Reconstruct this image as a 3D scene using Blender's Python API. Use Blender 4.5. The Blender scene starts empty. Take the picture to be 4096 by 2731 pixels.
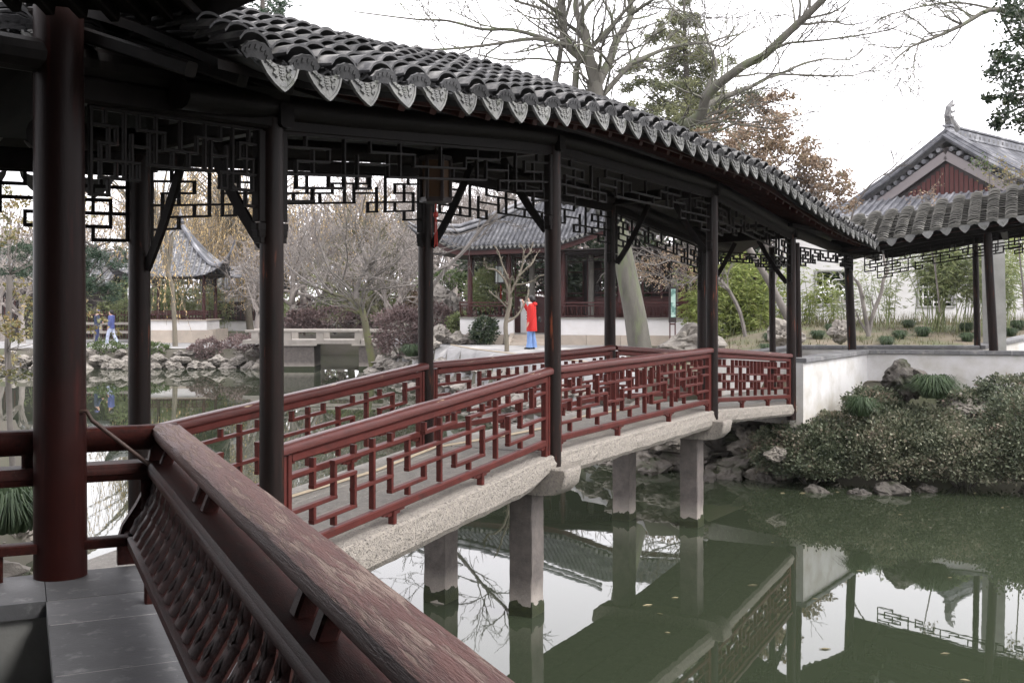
import bpy, bmesh, math, random
from mathutils import Vector as V, Matrix as M, noise as NZ

# ------------------------------------------------------------------ scene, camera, sky, sun, exposure
S = bpy.context.scene
COL = S.collection
F, HZ, CU, EYE = 4400.0, 1202.0, 2048.0, 2.87       # lens in photo pixels, horizon row, centre column, eye above the water
def at(u, v, Y):                                       # point at distance Y seen at photo pixel (u, v)
    return V(((u - CU) * Y / F, Y, EYE - (v - HZ) * Y / F))

cd = bpy.data.cameras.new('camera'); cam = bpy.data.objects.new('camera', cd); COL.objects.link(cam)
cam.location = (0, 0, EYE); cam.rotation_euler = (math.radians(90), 0, 0)
cd.sensor_width = 36.0; cd.lens = 36.0 * F / 4096.0; cd.shift_y = -163.5 / 4096.0
cd.clip_start = 0.05; cd.clip_end = 3000
S.camera = cam

W = bpy.data.worlds.new('World'); S.world = W; W.use_nodes = True
wn = W.node_tree.nodes; wl = W.node_tree.links; wn.clear()
SUN_EL, SUN_AZ = 48.0, 115.0
sky = wn.new('ShaderNodeTexSky'); sky.sky_type = 'NISHITA'; sky.sun_disc = False
sky.sun_elevation = math.radians(SUN_EL); sky.sun_rotation = math.radians(SUN_AZ)
sky.air_density = 1.0; sky.dust_density = 6.0; sky.ozone_density = 1.0
hs = wn.new('ShaderNodeHueSaturation'); hs.inputs['Saturation'].default_value = 0.10
mx = wn.new('ShaderNodeMix'); mx.data_type = 'RGBA'; mx.inputs['Factor'].default_value = 0.72   # closed cloud deck over the clear sky
mx.inputs['B'].default_value = (8.85, 8.62, 9.05, 1)
bg = wn.new('ShaderNodeBackground'); bg.inputs['Strength'].default_value = 0.11
wo = wn.new('ShaderNodeOutputWorld')
wl.new(sky.outputs[0], hs.inputs['Color']); wl.new(hs.outputs[0], mx.inputs['A'])
wl.new(mx.outputs['Result'], bg.inputs[0]); wl.new(bg.outputs[0], wo.inputs[0])
sd = bpy.data.lights.new('sun', 'SUN'); sun = bpy.data.objects.new('sun', sd); COL.objects.link(sun)
sd.energy = 0.8; sd.angle = math.radians(25); sd.color = (1, .97, .93)
_az, _el = math.radians(SUN_AZ), math.radians(SUN_EL)
_sd = V((math.sin(_az) * math.cos(_el), math.cos(_az) * math.cos(_el), math.sin(_el)))
sun.rotation_euler = _sd.to_track_quat('Z', 'Y').to_euler()
vs = S.view_settings; vs.view_transform = 'Standard'; vs.look = 'None'; vs.gamma = 1; vs.exposure = 1.84
try: vs.use_curve_mapping = False
except Exception: pass
S.cycles.max_bounces = 7; S.cycles.diffuse_bounces = 4; S.cycles.glossy_bounces = 3
S.cycles.transmission_bounces = 3; S.cycles.volume_bounces = 0; S.cycles.transparent_max_bounces = 6
S.cycles.sample_clamp_indirect = 8.0

R = random.Random(11)

# ------------------------------------------------------------------ objects
WM = {}
def link(o, parent=None, Wd=None):
    COL.objects.link(o)
    Wd = Wd if Wd is not None else M.Identity(4)
    if parent is not None:
        o.parent = parent; o.matrix_parent_inverse = WM[parent.name].inverted()
    o.matrix_basis = Wd; WM[o.name] = Wd.copy()
    return o
def tag(o, label=None, cat=None, group=None, kind=None):
    if label: o['label'] = label
    if cat: o['category'] = cat
    if group: o['group'] = group
    if kind: o['kind'] = kind
    return o
def thing(name, label, cat, loc=(0, 0, 0), group=None):
    o = bpy.data.objects.new(name, None); o.empty_display_size = .2
    link(o, None, M.Translation(V(loc))); return tag(o, label, cat, group)
def inst(name, me, Wd, parent):
    return link(bpy.data.objects.new(name, me), parent, Wd)

class MB:
    def __init__(s): s.v = []; s.f = []
    def add(s, vs, fs):
        k = len(s.v); s.v.extend(vs); s.f.extend([tuple(i + k for i in f) for f in fs])
    def mesh(s, name, mat, smooth=None):
        me = bpy.data.meshes.new(name); me.from_pydata([tuple(p) for p in s.v], [], s.f)
        if mat: me.materials.append(mat)
        if smooth:
            me.polygons.foreach_set('use_smooth', [True] * len(me.polygons))
            if smooth < 180: me.set_sharp_from_angle(angle=math.radians(smooth))
        me.update(); return me
    def build(s, name, mat, parent=None, smooth=None, centre=True):
        c = V((0, 0, 0))
        if s.v and centre:
            xs = [p[0] for p in s.v]; ys = [p[1] for p in s.v]; zs = [p[2] for p in s.v]
            c = V(((min(xs) + max(xs)) / 2, (min(ys) + max(ys)) / 2, min(zs)))
            s.v = [(p[0] - c.x, p[1] - c.y, p[2] - c.z) for p in s.v]
        return link(bpy.data.objects.new(name, s.mesh(name, mat, smooth)), parent, M.Translation(c))
    # -- shapes
    def hexa(s, a, b):                    # two matching quads
        s.add(list(a) + list(b), [(3, 2, 1, 0), (4, 5, 6, 7), (0, 1, 5, 4), (1, 2, 6, 5), (2, 3, 7, 6), (3, 0, 4, 7)])
    def box(s, c, sx, sy, sz, mt=None):
        q = [V((x * sx / 2, y * sy / 2, z * sz / 2)) for z in (-1, 1) for (x, y) in ((-1, -1), (1, -1), (1, 1), (-1, 1))]
        q = [(mt @ p if mt else p) + V(c) for p in q]
        s.hexa(q[:4], q[4:])
    def prism(s, sec0, sec1, caps=True):  # two matching closed sections
        n = len(sec0); fs = [(i, (i + 1) % n, n + (i + 1) % n, n + i) for i in range(n)]
        if caps: fs += [tuple(range(n - 1, -1, -1)), tuple(range(n, 2 * n))]
        s.add(list(sec0) + list(sec1), fs)
    def loft(s, secs, caps=True):
        n = len(secs[0]); k = len(s.v)
        for q in secs: s.v.extend(q)
        for j in range(len(secs) - 1):
            for i in range(n):
                a = k + j * n + i; b = k + j * n + (i + 1) % n
                s.f.append((a, b, b + n, a + n))
        if caps:
            s.f.append(tuple(k + i for i in range(n - 1, -1, -1)))
            e = k + (len(secs) - 1) * n; s.f.append(tuple(e + i for i in range(n)))
    def bar(s, p, q, w, h, up=V((0, 0, 1)), ch=0.15):   # chamfered bar: w sideways, h along up
        p = V(p); q = V(q); d = (q - p)
        if d.length < 1e-6: return
        d.normalize(); x = d.cross(up)
        if x.length < 1e-4: x = d.cross(V((1, 0, 0)))
        x.normalize(); y = x.cross(d).normalized()
        c = min(w, h) * ch
        if ch > 0:
            sec = [(w/2-c, -h/2), (w/2, -h/2+c), (w/2, h/2-c), (w/2-c, h/2), (-w/2+c, h/2), (-w/2, h/2-c), (-w/2, -h/2+c), (-w/2+c, -h/2)]
        else: sec = [(w/2, -h/2), (w/2, h/2), (-w/2, h/2), (-w/2, -h/2)]
        s.prism([p + x * a + y * b for a, b in sec], [q + x * a + y * b for a, b in sec])
    def tube(s, pts, rad, n=6, caps=True):
        pts = [V(p) for p in pts]; secs = []; px = None
        for i, p in enumerate(pts):
            d = (pts[min(i + 1, len(pts) - 1)] - pts[max(i - 1, 0)])
            if d.length < 1e-9: d = V((0, 0, 1))
            d.normalize()
            if px is None: px = d.orthogonal().normalized()
            px = px - d * px.dot(d)
            if px.length < 1e-5: px = d.orthogonal()
            px.normalize(); py = d.cross(px)
            r = rad[i] if isinstance(rad, (list, tuple)) else rad
            secs.append([p + (px * math.cos(6.28318 * k / n) + py * math.sin(6.28318 * k / n)) * r for k in range(n)])
        s.loft(secs, caps)
    def lathe(s, c, prof, n=20, sx=1, sy=1):
        secs = [[V((c[0] + r * sx * math.cos(6.28318 * k / n), c[1] + r * sy * math.sin(6.28318 * k / n), c[2] + z)) for k in range(n)] for r, z in prof]
        s.loft(secs)
    def quad(s, a, b, c, d): s.add([a, b, c, d], [(0, 1, 2, 3)])

def smooth(a, b, x):
    t = max(0, min(1, (x - a) / (b - a))); return t * t * (3 - 2 * t)
def interp(tab, x):
    if x <= tab[0][0]: return tab[0][1]
    for (x0, y0), (x1, y1) in zip(tab, tab[1:]):
        if x <= x1: return y0 + (y1 - y0) * (x - x0) / (x1 - x0)
    return tab[-1][1]
def sinterp(tab, x, w=.5, n=9):        # rounded polyline
    return sum(interp(tab, x + w * (2 * i / (n - 1) - 1)) for i in range(n)) / n

# ------------------------------------------------------------------ materials
def pm(name, c1, c2, scale=4, detail=5, rough=.7, bump=.15, bscale=40, stretch=None, rot=None, c3=None, s3=6, t3=(.55, .62), rand=0, spec=.35,
       up3=False, bstretch=True, rrough=None, dist=0, coat=0, bdist=.01, cz=None):
    m = bpy.data.materials.new(name); m.use_nodes = True
    nt = m.node_tree; n = nt.nodes; l = nt.links; b = n['Principled BSDF']
    g = n.new('ShaderNodeNewGeometry'); co = g.outputs['Position']
    raw = co
    if stretch:
        mp0 = n.new('ShaderNodeMapping'); mp0.inputs['Rotation'].default_value = rot or (0, 0, 0)
        mp1 = n.new('ShaderNodeMapping'); mp1.inputs['Scale'].default_value = stretch
        l.new(co, mp0.inputs[0]); l.new(mp0.outputs[0], mp1.inputs[0]); co = mp1.outputs[0]
    def noise(sc, det=detail, c=None):
        t = n.new('ShaderNodeTexNoise'); t.inputs['Scale'].default_value = sc; t.inputs['Detail'].default_value = det
        t.inputs['Roughness'].default_value = .62; t.inputs['Distortion'].default_value = dist
        l.new(c or co, t.inputs['Vector']); return t.outputs['Fac']
    def ramp(f, a, bb):
        r = n.new('ShaderNodeMapRange'); r.inputs['From Min'].default_value = a; r.inputs['From Max'].default_value = bb; r.clamp = True
        l.new(f, r.inputs['Value']); return r.outputs[0]
    def mix(f, a, bb):
        x = n.new('ShaderNodeMix'); x.data_type = 'RGBA'
        for k, s_ in (('Factor', f), ('A', a), ('B', bb)):
            if isinstance(s_, (tuple, list)): x.inputs[k].default_value = (*s_, 1)
            elif isinstance(s_, float): x.inputs[k].default_value = s_
            else: l.new(s_, x.inputs[k])
        return x.outputs['Result']
    col = mix(ramp(noise(scale), .3, .7), c1, c2)
    msk = None
    if c3:
        msk = ramp(noise(s3, 6), *t3)
        if up3:
            sp = n.new('ShaderNodeSeparateXYZ'); l.new(g.outputs['Normal'], sp.inputs[0])
            mm = n.new('ShaderNodeMath'); mm.operation = 'MULTIPLY'; l.new(msk, mm.inputs[0]); l.new(ramp(sp.outputs['Z'], -.1, .75), mm.inputs[1]); msk = mm.outputs[0]
        col = mix(msk, col, c3)
    if cz:                                # tone that changes with height: (z0, z1, colour, strength)
        sp2 = n.new('ShaderNodeSeparateXYZ'); l.new(raw, sp2.inputs[0])
        ad = n.new('ShaderNodeMath'); ad.operation = 'MULTIPLY_ADD'; l.new(noise(5, 4, raw), ad.inputs[0]); ad.inputs[1].default_value = cz[4]; l.new(sp2.outputs['Z'], ad.inputs[2])
        fz = ramp(ad.outputs[0], cz[1], cz[0]); m3 = n.new('ShaderNodeMath'); m3.operation = 'MULTIPLY'; m3.inputs[1].default_value = cz[3]; l.new(fz, m3.inputs[0])
        col = mix(m3.outputs[0], col, cz[2])
    if rand:
        oi = n.new('ShaderNodeObjectInfo'); hv = n.new('ShaderNodeHueSaturation')
        mr = n.new('ShaderNodeMapRange'); mr.inputs['To Min'].default_value = 1 - rand; mr.inputs['To Max'].default_value = 1 + rand
        l.new(oi.outputs['Random'], mr.inputs['Value']); l.new(mr.outputs[0], hv.inputs['Value']); l.new(col, hv.inputs['Color']); col = hv.outputs[0]
    l.new(col, b.inputs['Base Color'])
    if rrough and msk is not None:
        mr = n.new('ShaderNodeMapRange'); mr.inputs['To Min'].default_value = rough; mr.inputs['To Max'].default_value = rrough
        l.new(msk, mr.inputs['Value']); l.new(mr.outputs[0], b.inputs['Roughness'])
    else: b.inputs['Roughness'].default_value = rough
    b.inputs['Specular IOR Level'].default_value = spec
    if coat: b.inputs['Coat Weight'].default_value = coat; b.inputs['Coat Roughness'].default_value = .25
    if bump:
        bp = n.new('ShaderNodeBump'); bp.inputs['Strength'].default_value = bump; bp.inputs['Distance'].default_value = bdist
        h = noise(bscale, 4, co if bstretch else raw)
        if msk is not None:
            ma = n.new('ShaderNodeMath'); ma.operation = 'SUBTRACT'; l.new(h, ma.inputs[0]); l.new(msk, ma.inputs[1]); h = ma.outputs[0]
        l.new(h, bp.inputs['Height']); l.new(bp.outputs[0], b.inputs['Normal'])
    return m

BEN = math.atan2(-.912, .41)              # bench direction
BRD = math.atan2(.8759, .4825)            # bridge direction
MAT = dict(
 dark=pm('dark_timber', (.0042, .0036, .0034), (.0085, .0066, .006), 3, rough=.5, bump=.15, bscale=30, stretch=(6, 6, .6), c3=(.022, .008, .006), s3=5, t3=(.66, .72), spec=.07),
 post=pm('lacquered_post', (.0052, .0042, .0038), (.015, .0082, .0068), 3, rough=.42, bump=.12, bscale=26, stretch=(7, 7, .7), c3=(.12, .034, .016), s3=3.0, t3=(.63, .72), spec=.12),
 bigpost=pm('maroon_lacquer', (.013, .0058, .0052), (.008, .005, .0046), 2.5, rough=.36, bump=.10, bscale=20, stretch=(7, 7, .6), c3=(.034, .0085, .007), s3=2.2, t3=(.56, .72),
            cz=(1.4, 3.0, (.060, .011, .009), .5, .9), spec=.08),  # light on the lower post painted in as a redder tone
 red=pm('red_painted_wood', (.078, .0180, .0145), (.050, .0125, .0105), 5, rough=.46, bump=.10, bscale=40, stretch=(8, 1.5, 3), rot=(0, 0, -BRD + math.pi/2), c3=(.035, .012, .010), s3=4, t3=(.54, .70), spec=.12),
 redrail=pm('red_handrail_paint', (.074, .0180, .0145), (.048, .0125, .0105), 5, rough=.36, bump=.22, bscale=30, stretch=(9, 1.2, 9), rot=(0, 0, -BRD + math.pi/2), c3=(.36, .27, .18), s3=2.6, t3=(.63, .66), up3=True, spec=.28),
 redold=pm('old_red_wood', (.046, .0115, .0090), (.020, .0075, .0064), 5, spec=.10, rough=.52, bump=.25, bscale=30, stretch=(8, 1.4, 8), rot=(0, 0, -BEN + math.pi/2), c3=(.050, .033, .022), s3=3, t3=(.64, .70)),
 peel=pm('peeling_rail_paint', (.062, .0235, .0195), (.105, .045, .037), 3.5, rough=.46, bump=.6, bscale=26, stretch=(6, .62, 6), rot=(0, 0, -BEN + math.pi/2), c3=(.175, .128, .108), s3=7.5, t3=(.49, .60), up3=True, rrough=.8, dist=.15, spec=.3, bdist=.012),
 granite=pm('granite', (.29, .26, .222), (.185, .168, .150), 30, detail=8, rough=.85, bump=1.0, bscale=75, c3=(.10, .092, .083), s3=70, t3=(.58, .64), bdist=.014),
 pier=pm('pier_stone', (.125, .108, .098), (.070, .062, .058), 9, detail=8, rough=.85, bump=.6, bscale=40, c3=(.09, .08, .072), s3=50, t3=(.6, .68), cz=(.08, .42, (.34, .305, .27), .9, .16)),
 algae=pm('wet_algae', (.012, .016, .007), (.028, .034, .010), 20, rough=.55, bump=.7, bscale=60),
 tile=pm('grey_roof_tile', (.060, .060, .062), (.026, .026, .028), 9, rough=.80, bump=.3, bscale=50, c3=(.19, .185, .178), s3=7, t3=(.44, .66), up3=True, rand=.4),
 tilec=pm('corridor_roof_tile', (.155, .150, .135), (.085, .084, .078), 8, rough=.85, bump=.3, bscale=50, c3=(.27, .26, .225), s3=4, t3=(.5, .72), up3=True, rand=.25),
 drip=pm('drip_tile_clay', (.150, .150, .140), (.085, .086, .088), 8, rough=.78, bump=.55, bscale=70, c3=(.06, .064, .052), s3=9, t3=(.58, .68), rand=.28),
 tilefar=pm('hall_roof_tile', (.120, .122, .135), (.070, .072, .080), 3, rough=.8, bump=.0, c3=(.24, .24, .25), s3=1.2, t3=(.48, .7), rand=.3),
 plaster=pm('white_plaster', (.60, .59, .59), (.50, .49, .485), 1.3, detail=7, rough=.9, bump=.06, bscale=30, c3=(.52, .49, .45), s3=1.1, t3=(.58, .80), spec=.2),
 plasterw=pm('stained_plaster', (.56, .555, .55), (.48, .47, .465), 1.2, detail=7, rough=.9, bump=.06, bscale=30, c3=(.38, .36, .325), s3=1.6, t3=(.44, .68), spec=.2, cz=(1.0, 1.6, (.36, .32, .25), .8, .6)),
 coping=pm('grey_coping', (.17, .17, .17), (.10, .10, .105), 6, rough=.85, bump=.2, c3=(.26, .25, .23), s3=5, t3=(.55, .7), rand=.15),
 slab=pm('grey_floor_brick', (.125, .125, .130), (.078, .079, .083), 3.5, detail=9, rough=.62, bump=.2, bscale=60, c3=(.21, .21, .21), s3=11, t3=(.56, .74), rand=.14),
 mortar=pm('pale_mortar', (.42, .41, .39), (.30, .29, .28), 20, rough=.9, bump=.1),
 cement=pm('cement_face', (.30, .30, .285), (.20, .20, .19), 3, detail=7, rough=.9, bump=.2),
 paving=pm('courtyard_paving', (.24, .235, .235), (.155, .152, .150), 3, detail=8, rough=.88, bump=.5, bscale=14, c3=(.34, .33, .32), s3=.5, t3=(.52, .62)),
 deck=pm('deck_stone', (.23, .215, .195), (.150, .140, .130), 12, detail=8, rough=.85, bump=.5, bscale=50, c3=(.30, .29, .27), s3=40, t3=(.58, .66), rand=.12),
 sand=pm('buff_sandstone', (.38, .325, .27), (.28, .245, .21), 2, detail=7, rough=.9, bump=.2, rand=.12),
 rock=pm('garden_rock', (.26, .235, .20), (.125, .113, .10), 2.2, detail=9, rough=.92, bump=.8, bscale=7, c3=(.07, .07, .045), s3=2.2, t3=(.55, .70), rand=.2, bdist=.05),
 rockp=pm('pale_garden_rock', (.25, .228, .20), (.115, .105, .095), 3.0, detail=9, rough=.92, bump=.8, bscale=6, c3=(.13, .12, .10), s3=2.0, t3=(.55, .70), rand=.2, bdist=.05),
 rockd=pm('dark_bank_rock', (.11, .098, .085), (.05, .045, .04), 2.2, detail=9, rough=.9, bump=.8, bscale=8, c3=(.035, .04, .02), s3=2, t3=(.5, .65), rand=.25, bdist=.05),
 soil=pm('garden_soil', (.135, .108, .078), (.075, .068, .042), .7, detail=8, rough=.95, bump=.6, bscale=6, c3=(.065, .075, .032), s3=.6, t3=(.48, .6)),
 bark=pm('grey_green_bark', (.120, .113, .097), (.070, .066, .056), 3, detail=8, rough=.9, bump=.6, bscale=20, stretch=(2, 2, .5), c3=(.105, .118, .070), s3=1.6, t3=(.5, .64)),
 barkd=pm('dark_bark', (.085, .074, .066), (.045, .04, .036), 4, rough=.9, bump=.5, bscale=20),
 barkp=pm('pale_bark', (.175, .158, .145), (.095, .086, .078), 3, rough=.9, bump=.5, bscale=18),
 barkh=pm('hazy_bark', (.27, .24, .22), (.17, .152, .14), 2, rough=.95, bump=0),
 barkm=pm('mossy_bark', (.11, .098, .070), (.075, .074, .040), 2, rough=.9, bump=.5, bscale=18, c3=(.105, .112, .045), s3=1.5, t3=(.50, .66)),
 barky=pm('willow_bark', (.165, .14, .11), (.10, .092, .068), 2, rough=.9, bump=.4, bscale=18),
 iron=pm('rusty_iron', (.03, .018, .014), (.05, .026, .018), 20, rough=.6, bump=.2),
 hallred=pm('hall_red_lacquer', (.060, .0145, .013), (.036, .011, .0105), 3, rough=.5, bump=0),
 halldark=pm('hall_dark_timber', (.022, .014, .013), (.014, .010, .010), 3, rough=.5, bump=0),
 hallgrey=pm('grey_stone_post', (.20, .19, .17), (.14, .135, .12), 4, rough=.8, bump=0),
)
def leafmat(name, cs, rough=.55, scale=7, trans=.25, spec=.35):
    m = bpy.data.materials.new(name); m.use_nodes = True; nt = m.node_tree; n = nt.nodes; l = nt.links; b = n['Principled BSDF']
    g = n.new('ShaderNodeNewGeometry'); rp = n.new('ShaderNodeValToRGB'); t = n.new('ShaderNodeTexNoise')
    t.inputs['Scale'].default_value = scale; t.inputs['Detail'].default_value = 2
    l.new(g.outputs['Position'], t.inputs['Vector'])
    ad = n.new('ShaderNodeMath'); ad.operation = 'MULTIPLY_ADD'; ad.inputs[1].default_value = .42
    s2 = n.new('ShaderNodeMath'); s2.operation = 'MULTIPLY_ADD'; s2.inputs[1].default_value = 1.1; s2.inputs[2].default_value = -.27
    l.new(t.outputs['Fac'], s2.inputs[0]); l.new(g.outputs['Random Per Island'], ad.inputs[0]); l.new(s2.outputs[0], ad.inputs[2])
    l.new(ad.outputs[0], rp.inputs[0])
    e = rp.color_ramp.elements
    while len(e) < len(cs): e.new(.5)
    for i, c in enumerate(cs): e[i].position = .12 + .76 * i / (len(cs) - 1); e[i].color = (*c, 1)
    l.new(rp.outputs[0], b.inputs['Base Color']); b.inputs['Roughness'].default_value = rough; b.inputs['Specular IOR Level'].default_value = spec
    if trans:
        tr = n.new('ShaderNodeBsdfTranslucent'); l.new(rp.outputs[0], tr.inputs[0]); ms = n.new('ShaderNodeMixShader'); ms.inputs[0].default_value = trans
        l.new(b.outputs[0], ms.inputs[1]); l.new(tr.outputs[0], ms.inputs[2]); l.new(ms.outputs[0], n['Material Output'].inputs[0])
    return m
LEAF = dict(
 shrub=leafmat('jasmine_leaves', [(.024, .033, .021), (.066, .082, .048), (.14, .155, .10), (.30, .225, .18)], scale=2.5),
 shrub2=leafmat('pale_jasmine_leaves', [(.035, .045, .028), (.095, .11, .068), (.18, .185, .125), (.33, .26, .21)], scale=2.0),
 green=leafmat('bush_leaves', [(.03, .05, .016), (.07, .105, .035), (.13, .16, .06)]),
 bamboo=leafmat('bamboo_leaves', [(.10, .14, .035), (.20, .245, .065), (.33, .34, .12)], trans=.35),
 bamboop=leafmat('pale_bamboo_leaves', [(.10, .135, .06), (.19, .225, .10), (.30, .31, .16)], trans=.35),
 grass=leafmat('lily_turf_blades', [(.018, .034, .015), (.042, .070, .03), (.075, .105, .05)]),
 drygrass=leafmat('dry_turf_blades', [(.06, .07, .03), (.12, .115, .055), (.19, .165, .095)]),
 cedar=leafmat('cedar_needles', [(.075, .088, .05), (.15, .16, .08), (.25, .25, .125)], scale=1.2),
 cypress=leafmat('cypress_needles', [(.012, .028, .017), (.03, .055, .032), (.06, .085, .05)], scale=3),
 brown=leafmat('withered_leaves', [(.10, .075, .055), (.185, .13, .09), (.26, .185, .12), (.19, .185, .115)], scale=1.3),
 broad=leafmat('evergreen_leaves', [(.012, .022, .012), (.03, .048, .026), (.075, .085, .04)], scale=4, rough=.4),
 olive=leafmat('olive_shrub_leaves', [(.06, .075, .03), (.14, .14, .06), (.25, .20, .09), (.19, .11, .05)], scale=3),
 purple=leafmat('bronze_shrub_leaves', [(.075, .05, .05), (.15, .105, .10), (.23, .17, .16)], scale=3),
 willow=leafmat('yellow_willow_leaves', [(.40, .27, .11), (.58, .41, .18), (.68, .52, .28)], trans=.3, scale=1.5),
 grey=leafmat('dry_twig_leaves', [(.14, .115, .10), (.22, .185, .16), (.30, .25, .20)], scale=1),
)
def plain(name, c, rough=.6, spec=.3, metal=0):
    m = bpy.data.materials.new(name); m.use_nodes = True; b = m.node_tree.nodes['Principled BSDF']
    b.inputs['Base Color'].default_value = (*c, 1); b.inputs['Roughness'].default_value = rough; b.inputs['Specular IOR Level'].default_value = spec; b.inputs['Metallic'].default_value = metal
    return m
# ------------------------------------------------------------------ water and land
def water_mat():
    m = bpy.data.materials.new('pond_water'); m.use_nodes = True; nt = m.node_tree; n = nt.nodes; l = nt.links; b = n['Principled BSDF']
    b.inputs['Base Color'].default_value = (.0245, .031, .0185, 1); b.inputs['Roughness'].default_value = .014
    b.inputs['IOR'].default_value = 1.43; b.inputs['Specular IOR Level'].default_value = .5
    g = n.new('ShaderNodeNewGeometry'); mp = n.new('ShaderNodeMapping'); mp.inputs['Scale'].default_value = (1, .8, 1)
    t = n.new('ShaderNodeTexNoise'); t.inputs['Scale'].default_value = 3.2; t.inputs['Detail'].default_value = 3
    bp = n.new('ShaderNodeBump'); bp.inputs['Strength'].default_value = .006; bp.inputs['Distance'].default_value = .05
    l.new(g.outputs['Position'], mp.inputs[0]); l.new(mp.outputs[0], t.inputs['Vector']); l.new(t.outputs['Fac'], bp.inputs['Height']); l.new(bp.outputs[0], b.inputs['Normal'])
    return m
mb = MB(); mb.quad(V((-60, -20, 0)), V((40, -20, 0)), V((40, 75, 0)), V((-60, 75, 0)))
tag(mb.build('pond_water', water_mat()), kind='structure')

POND = [(-3.6, 6.9), (-4.7, 9.5), (-5.4, 12), (-6.4, 15), (-9, 20), (-14, 30), (-22, 40), (-22, 46.3), (-16, 46.6), (-10.3, 46.4), (-10.3, 58), (-5.9, 58), (-5.7, 46),
        (-5.0, 42), (-3.4, 37.5), (-2.2, 33), (-.6, 28.0), (.9, 23.5), (1.9, 19.8), (3.0, 18.3), (4.4, 17.7), (6, 17.2), (8, 16.9), (14, 15.8), (18, 6), (14, -10), (-9, -10), (-9, 3), (-4.5, 5.2)]
def pond_sd(x, y):                         # positive on land
    ins = False; dm = 1e9; n = len(POND)
    for i in range(n):
        x0, y0 = POND[i]; x1, y1 = POND[(i + 1) % n]
        if (y0 > y) != (y1 > y) and x < (x1 - x0) * (y - y0) / (y1 - y0) + x0: ins = not ins
        dx, dy = x1 - x0, y1 - y0; t = max(0, min(1, ((x - x0) * dx + (y - y0) * dy) / (dx * dx + dy * dy)))
        dm = min(dm, (x - x0 - t * dx) ** 2 + (y - y0 - t * dy) ** 2)
    return -math.sqrt(dm) if ins else math.sqrt(dm)
def land(x, y):
    h = 1.40
    h -= .60 * smooth(-5.6, -9.5, x) * smooth(70, 58, y)
    h += .72 * smooth(23.5, 34, y) * smooth(2.6 + max(0, y - 24) * .22, 5.6 + max(0, y - 24) * .3, x)
    h += 1.2 * smooth(62, 110, y)
    return h
def ground_z(x, y):
    d = pond_sd(x, y)
    k = smooth(-.15, 3.0, d) if (x > 3.2 and y < 20.4) else smooth(-.25, .55, d) if y > 17 else smooth(-.35, .35 if x < 0 else 1.6, d)
    return -1.0 + (land(x, y) + 1.0) * k
def grid(xs, ys):
    vs_ = []; fs = []; nx = len(xs)
    for y in ys:
        for x in xs: vs_.append((x, y, ground_z(x, y)))
    for j in range(len(ys) - 1):
        for i in range(nx - 1):
            a = j * nx + i; fs.append((a, a + 1, a + nx + 1, a + nx))
    return vs_, fs
def lin(a, b, s):
    n = max(1, round((b - a) / s)); return [a + (b - a) * i / n for i in range(n + 1)]
xs = lin(-600, -60, 60)[:-1] + lin(-60, -24, 4)[:-1] + lin(-24, 16, .5)[:-1] + lin(16, 60, 4)[:-1] + lin(60, 600, 60)
ys = lin(-200, -12, 40)[:-1] + lin(-12, 4, 2)[:-1] + lin(4, 50, .5)[:-1] + lin(50, 76, 2)[:-1] + lin(76, 140, 8)[:-1] + lin(140, 900, 60)
mb = MB(); mb.v, mb.f = grid(xs, ys)
gm = pm('bank_soil', (.095, .086, .07), (.058, .053, .042), .5, detail=8, rough=.95, bump=.5, bscale=5, c3=(.06, .064, .036), s3=.35, t3=(.5, .62))
tag(mb.build('ground', gm, smooth=180, centre=False), kind='structure')
def sheet(name, xs_, ys_, lift, mat, keep):
    m_ = MB(); vs_, fs = grid(xs_, ys_); m_.v = [(p[0], p[1], p[2] + lift) for p in vs_]
    m_.f = [f for f in fs if all(keep(*vs_[i][:2]) for i in f)]
    return tag(m_.build(name, mat, smooth=180), kind='structure')
sheet('courtyard_paving', lin(-6, 16, .5), lin(20, 44, .5), .012, MAT['paving'],
      lambda x, y: pond_sd(x, y) > -.1 and x < 2.6 + max(0, y - 24) * .16 and y < 43)
sheet('garden_soil', lin(2.6, 16, .45), lin(20, 38, .45), .014, MAT['soil'],
      lambda x, y: pond_sd(x, y) > .8 and x > 2.6 + max(0, y - 24) * .16 + .5)
sheet('lakeside_path', lin(-30, -11.8, .7), lin(47.4, 58, .7), .012, MAT['paving'], lambda x, y: pond_sd(x, y) > .7)

# ------------------------------------------------------------------ bridge frame
A0 = V((-1.457, 6.667, 0)); BD = V((.4825, .8759, 0)); BN = V((-.8759, .4825, 0)); BW = 1.375
SA, SB, SC, SD = 0.0, 3.786, 8.262, 12.105
def bp(s, t, z): return A0 + BD * s + BN * t + V((0, 0, z))
def deck_z(s): return interp([(-1.4, 1.06), (SA, 1.19), (SB, 1.484), (SC, 1.487), (SD, 1.244), (16, 1.244)], s)
EAVE = [(-1.6, 3.90), (-.6, 3.955), (SA, 3.975), (SB, 4.315), (SC, 4.285), (SD, 3.915), (15.8, 3.73)]
def eave_z(s): return sinterp(EAVE, s, .9)

bridge = thing('covered_bridge', 'long roofed timber footbridge with red fretwork railings crossing the green pond', 'covered bridge', (A0.x, A0.y, 0))
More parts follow.
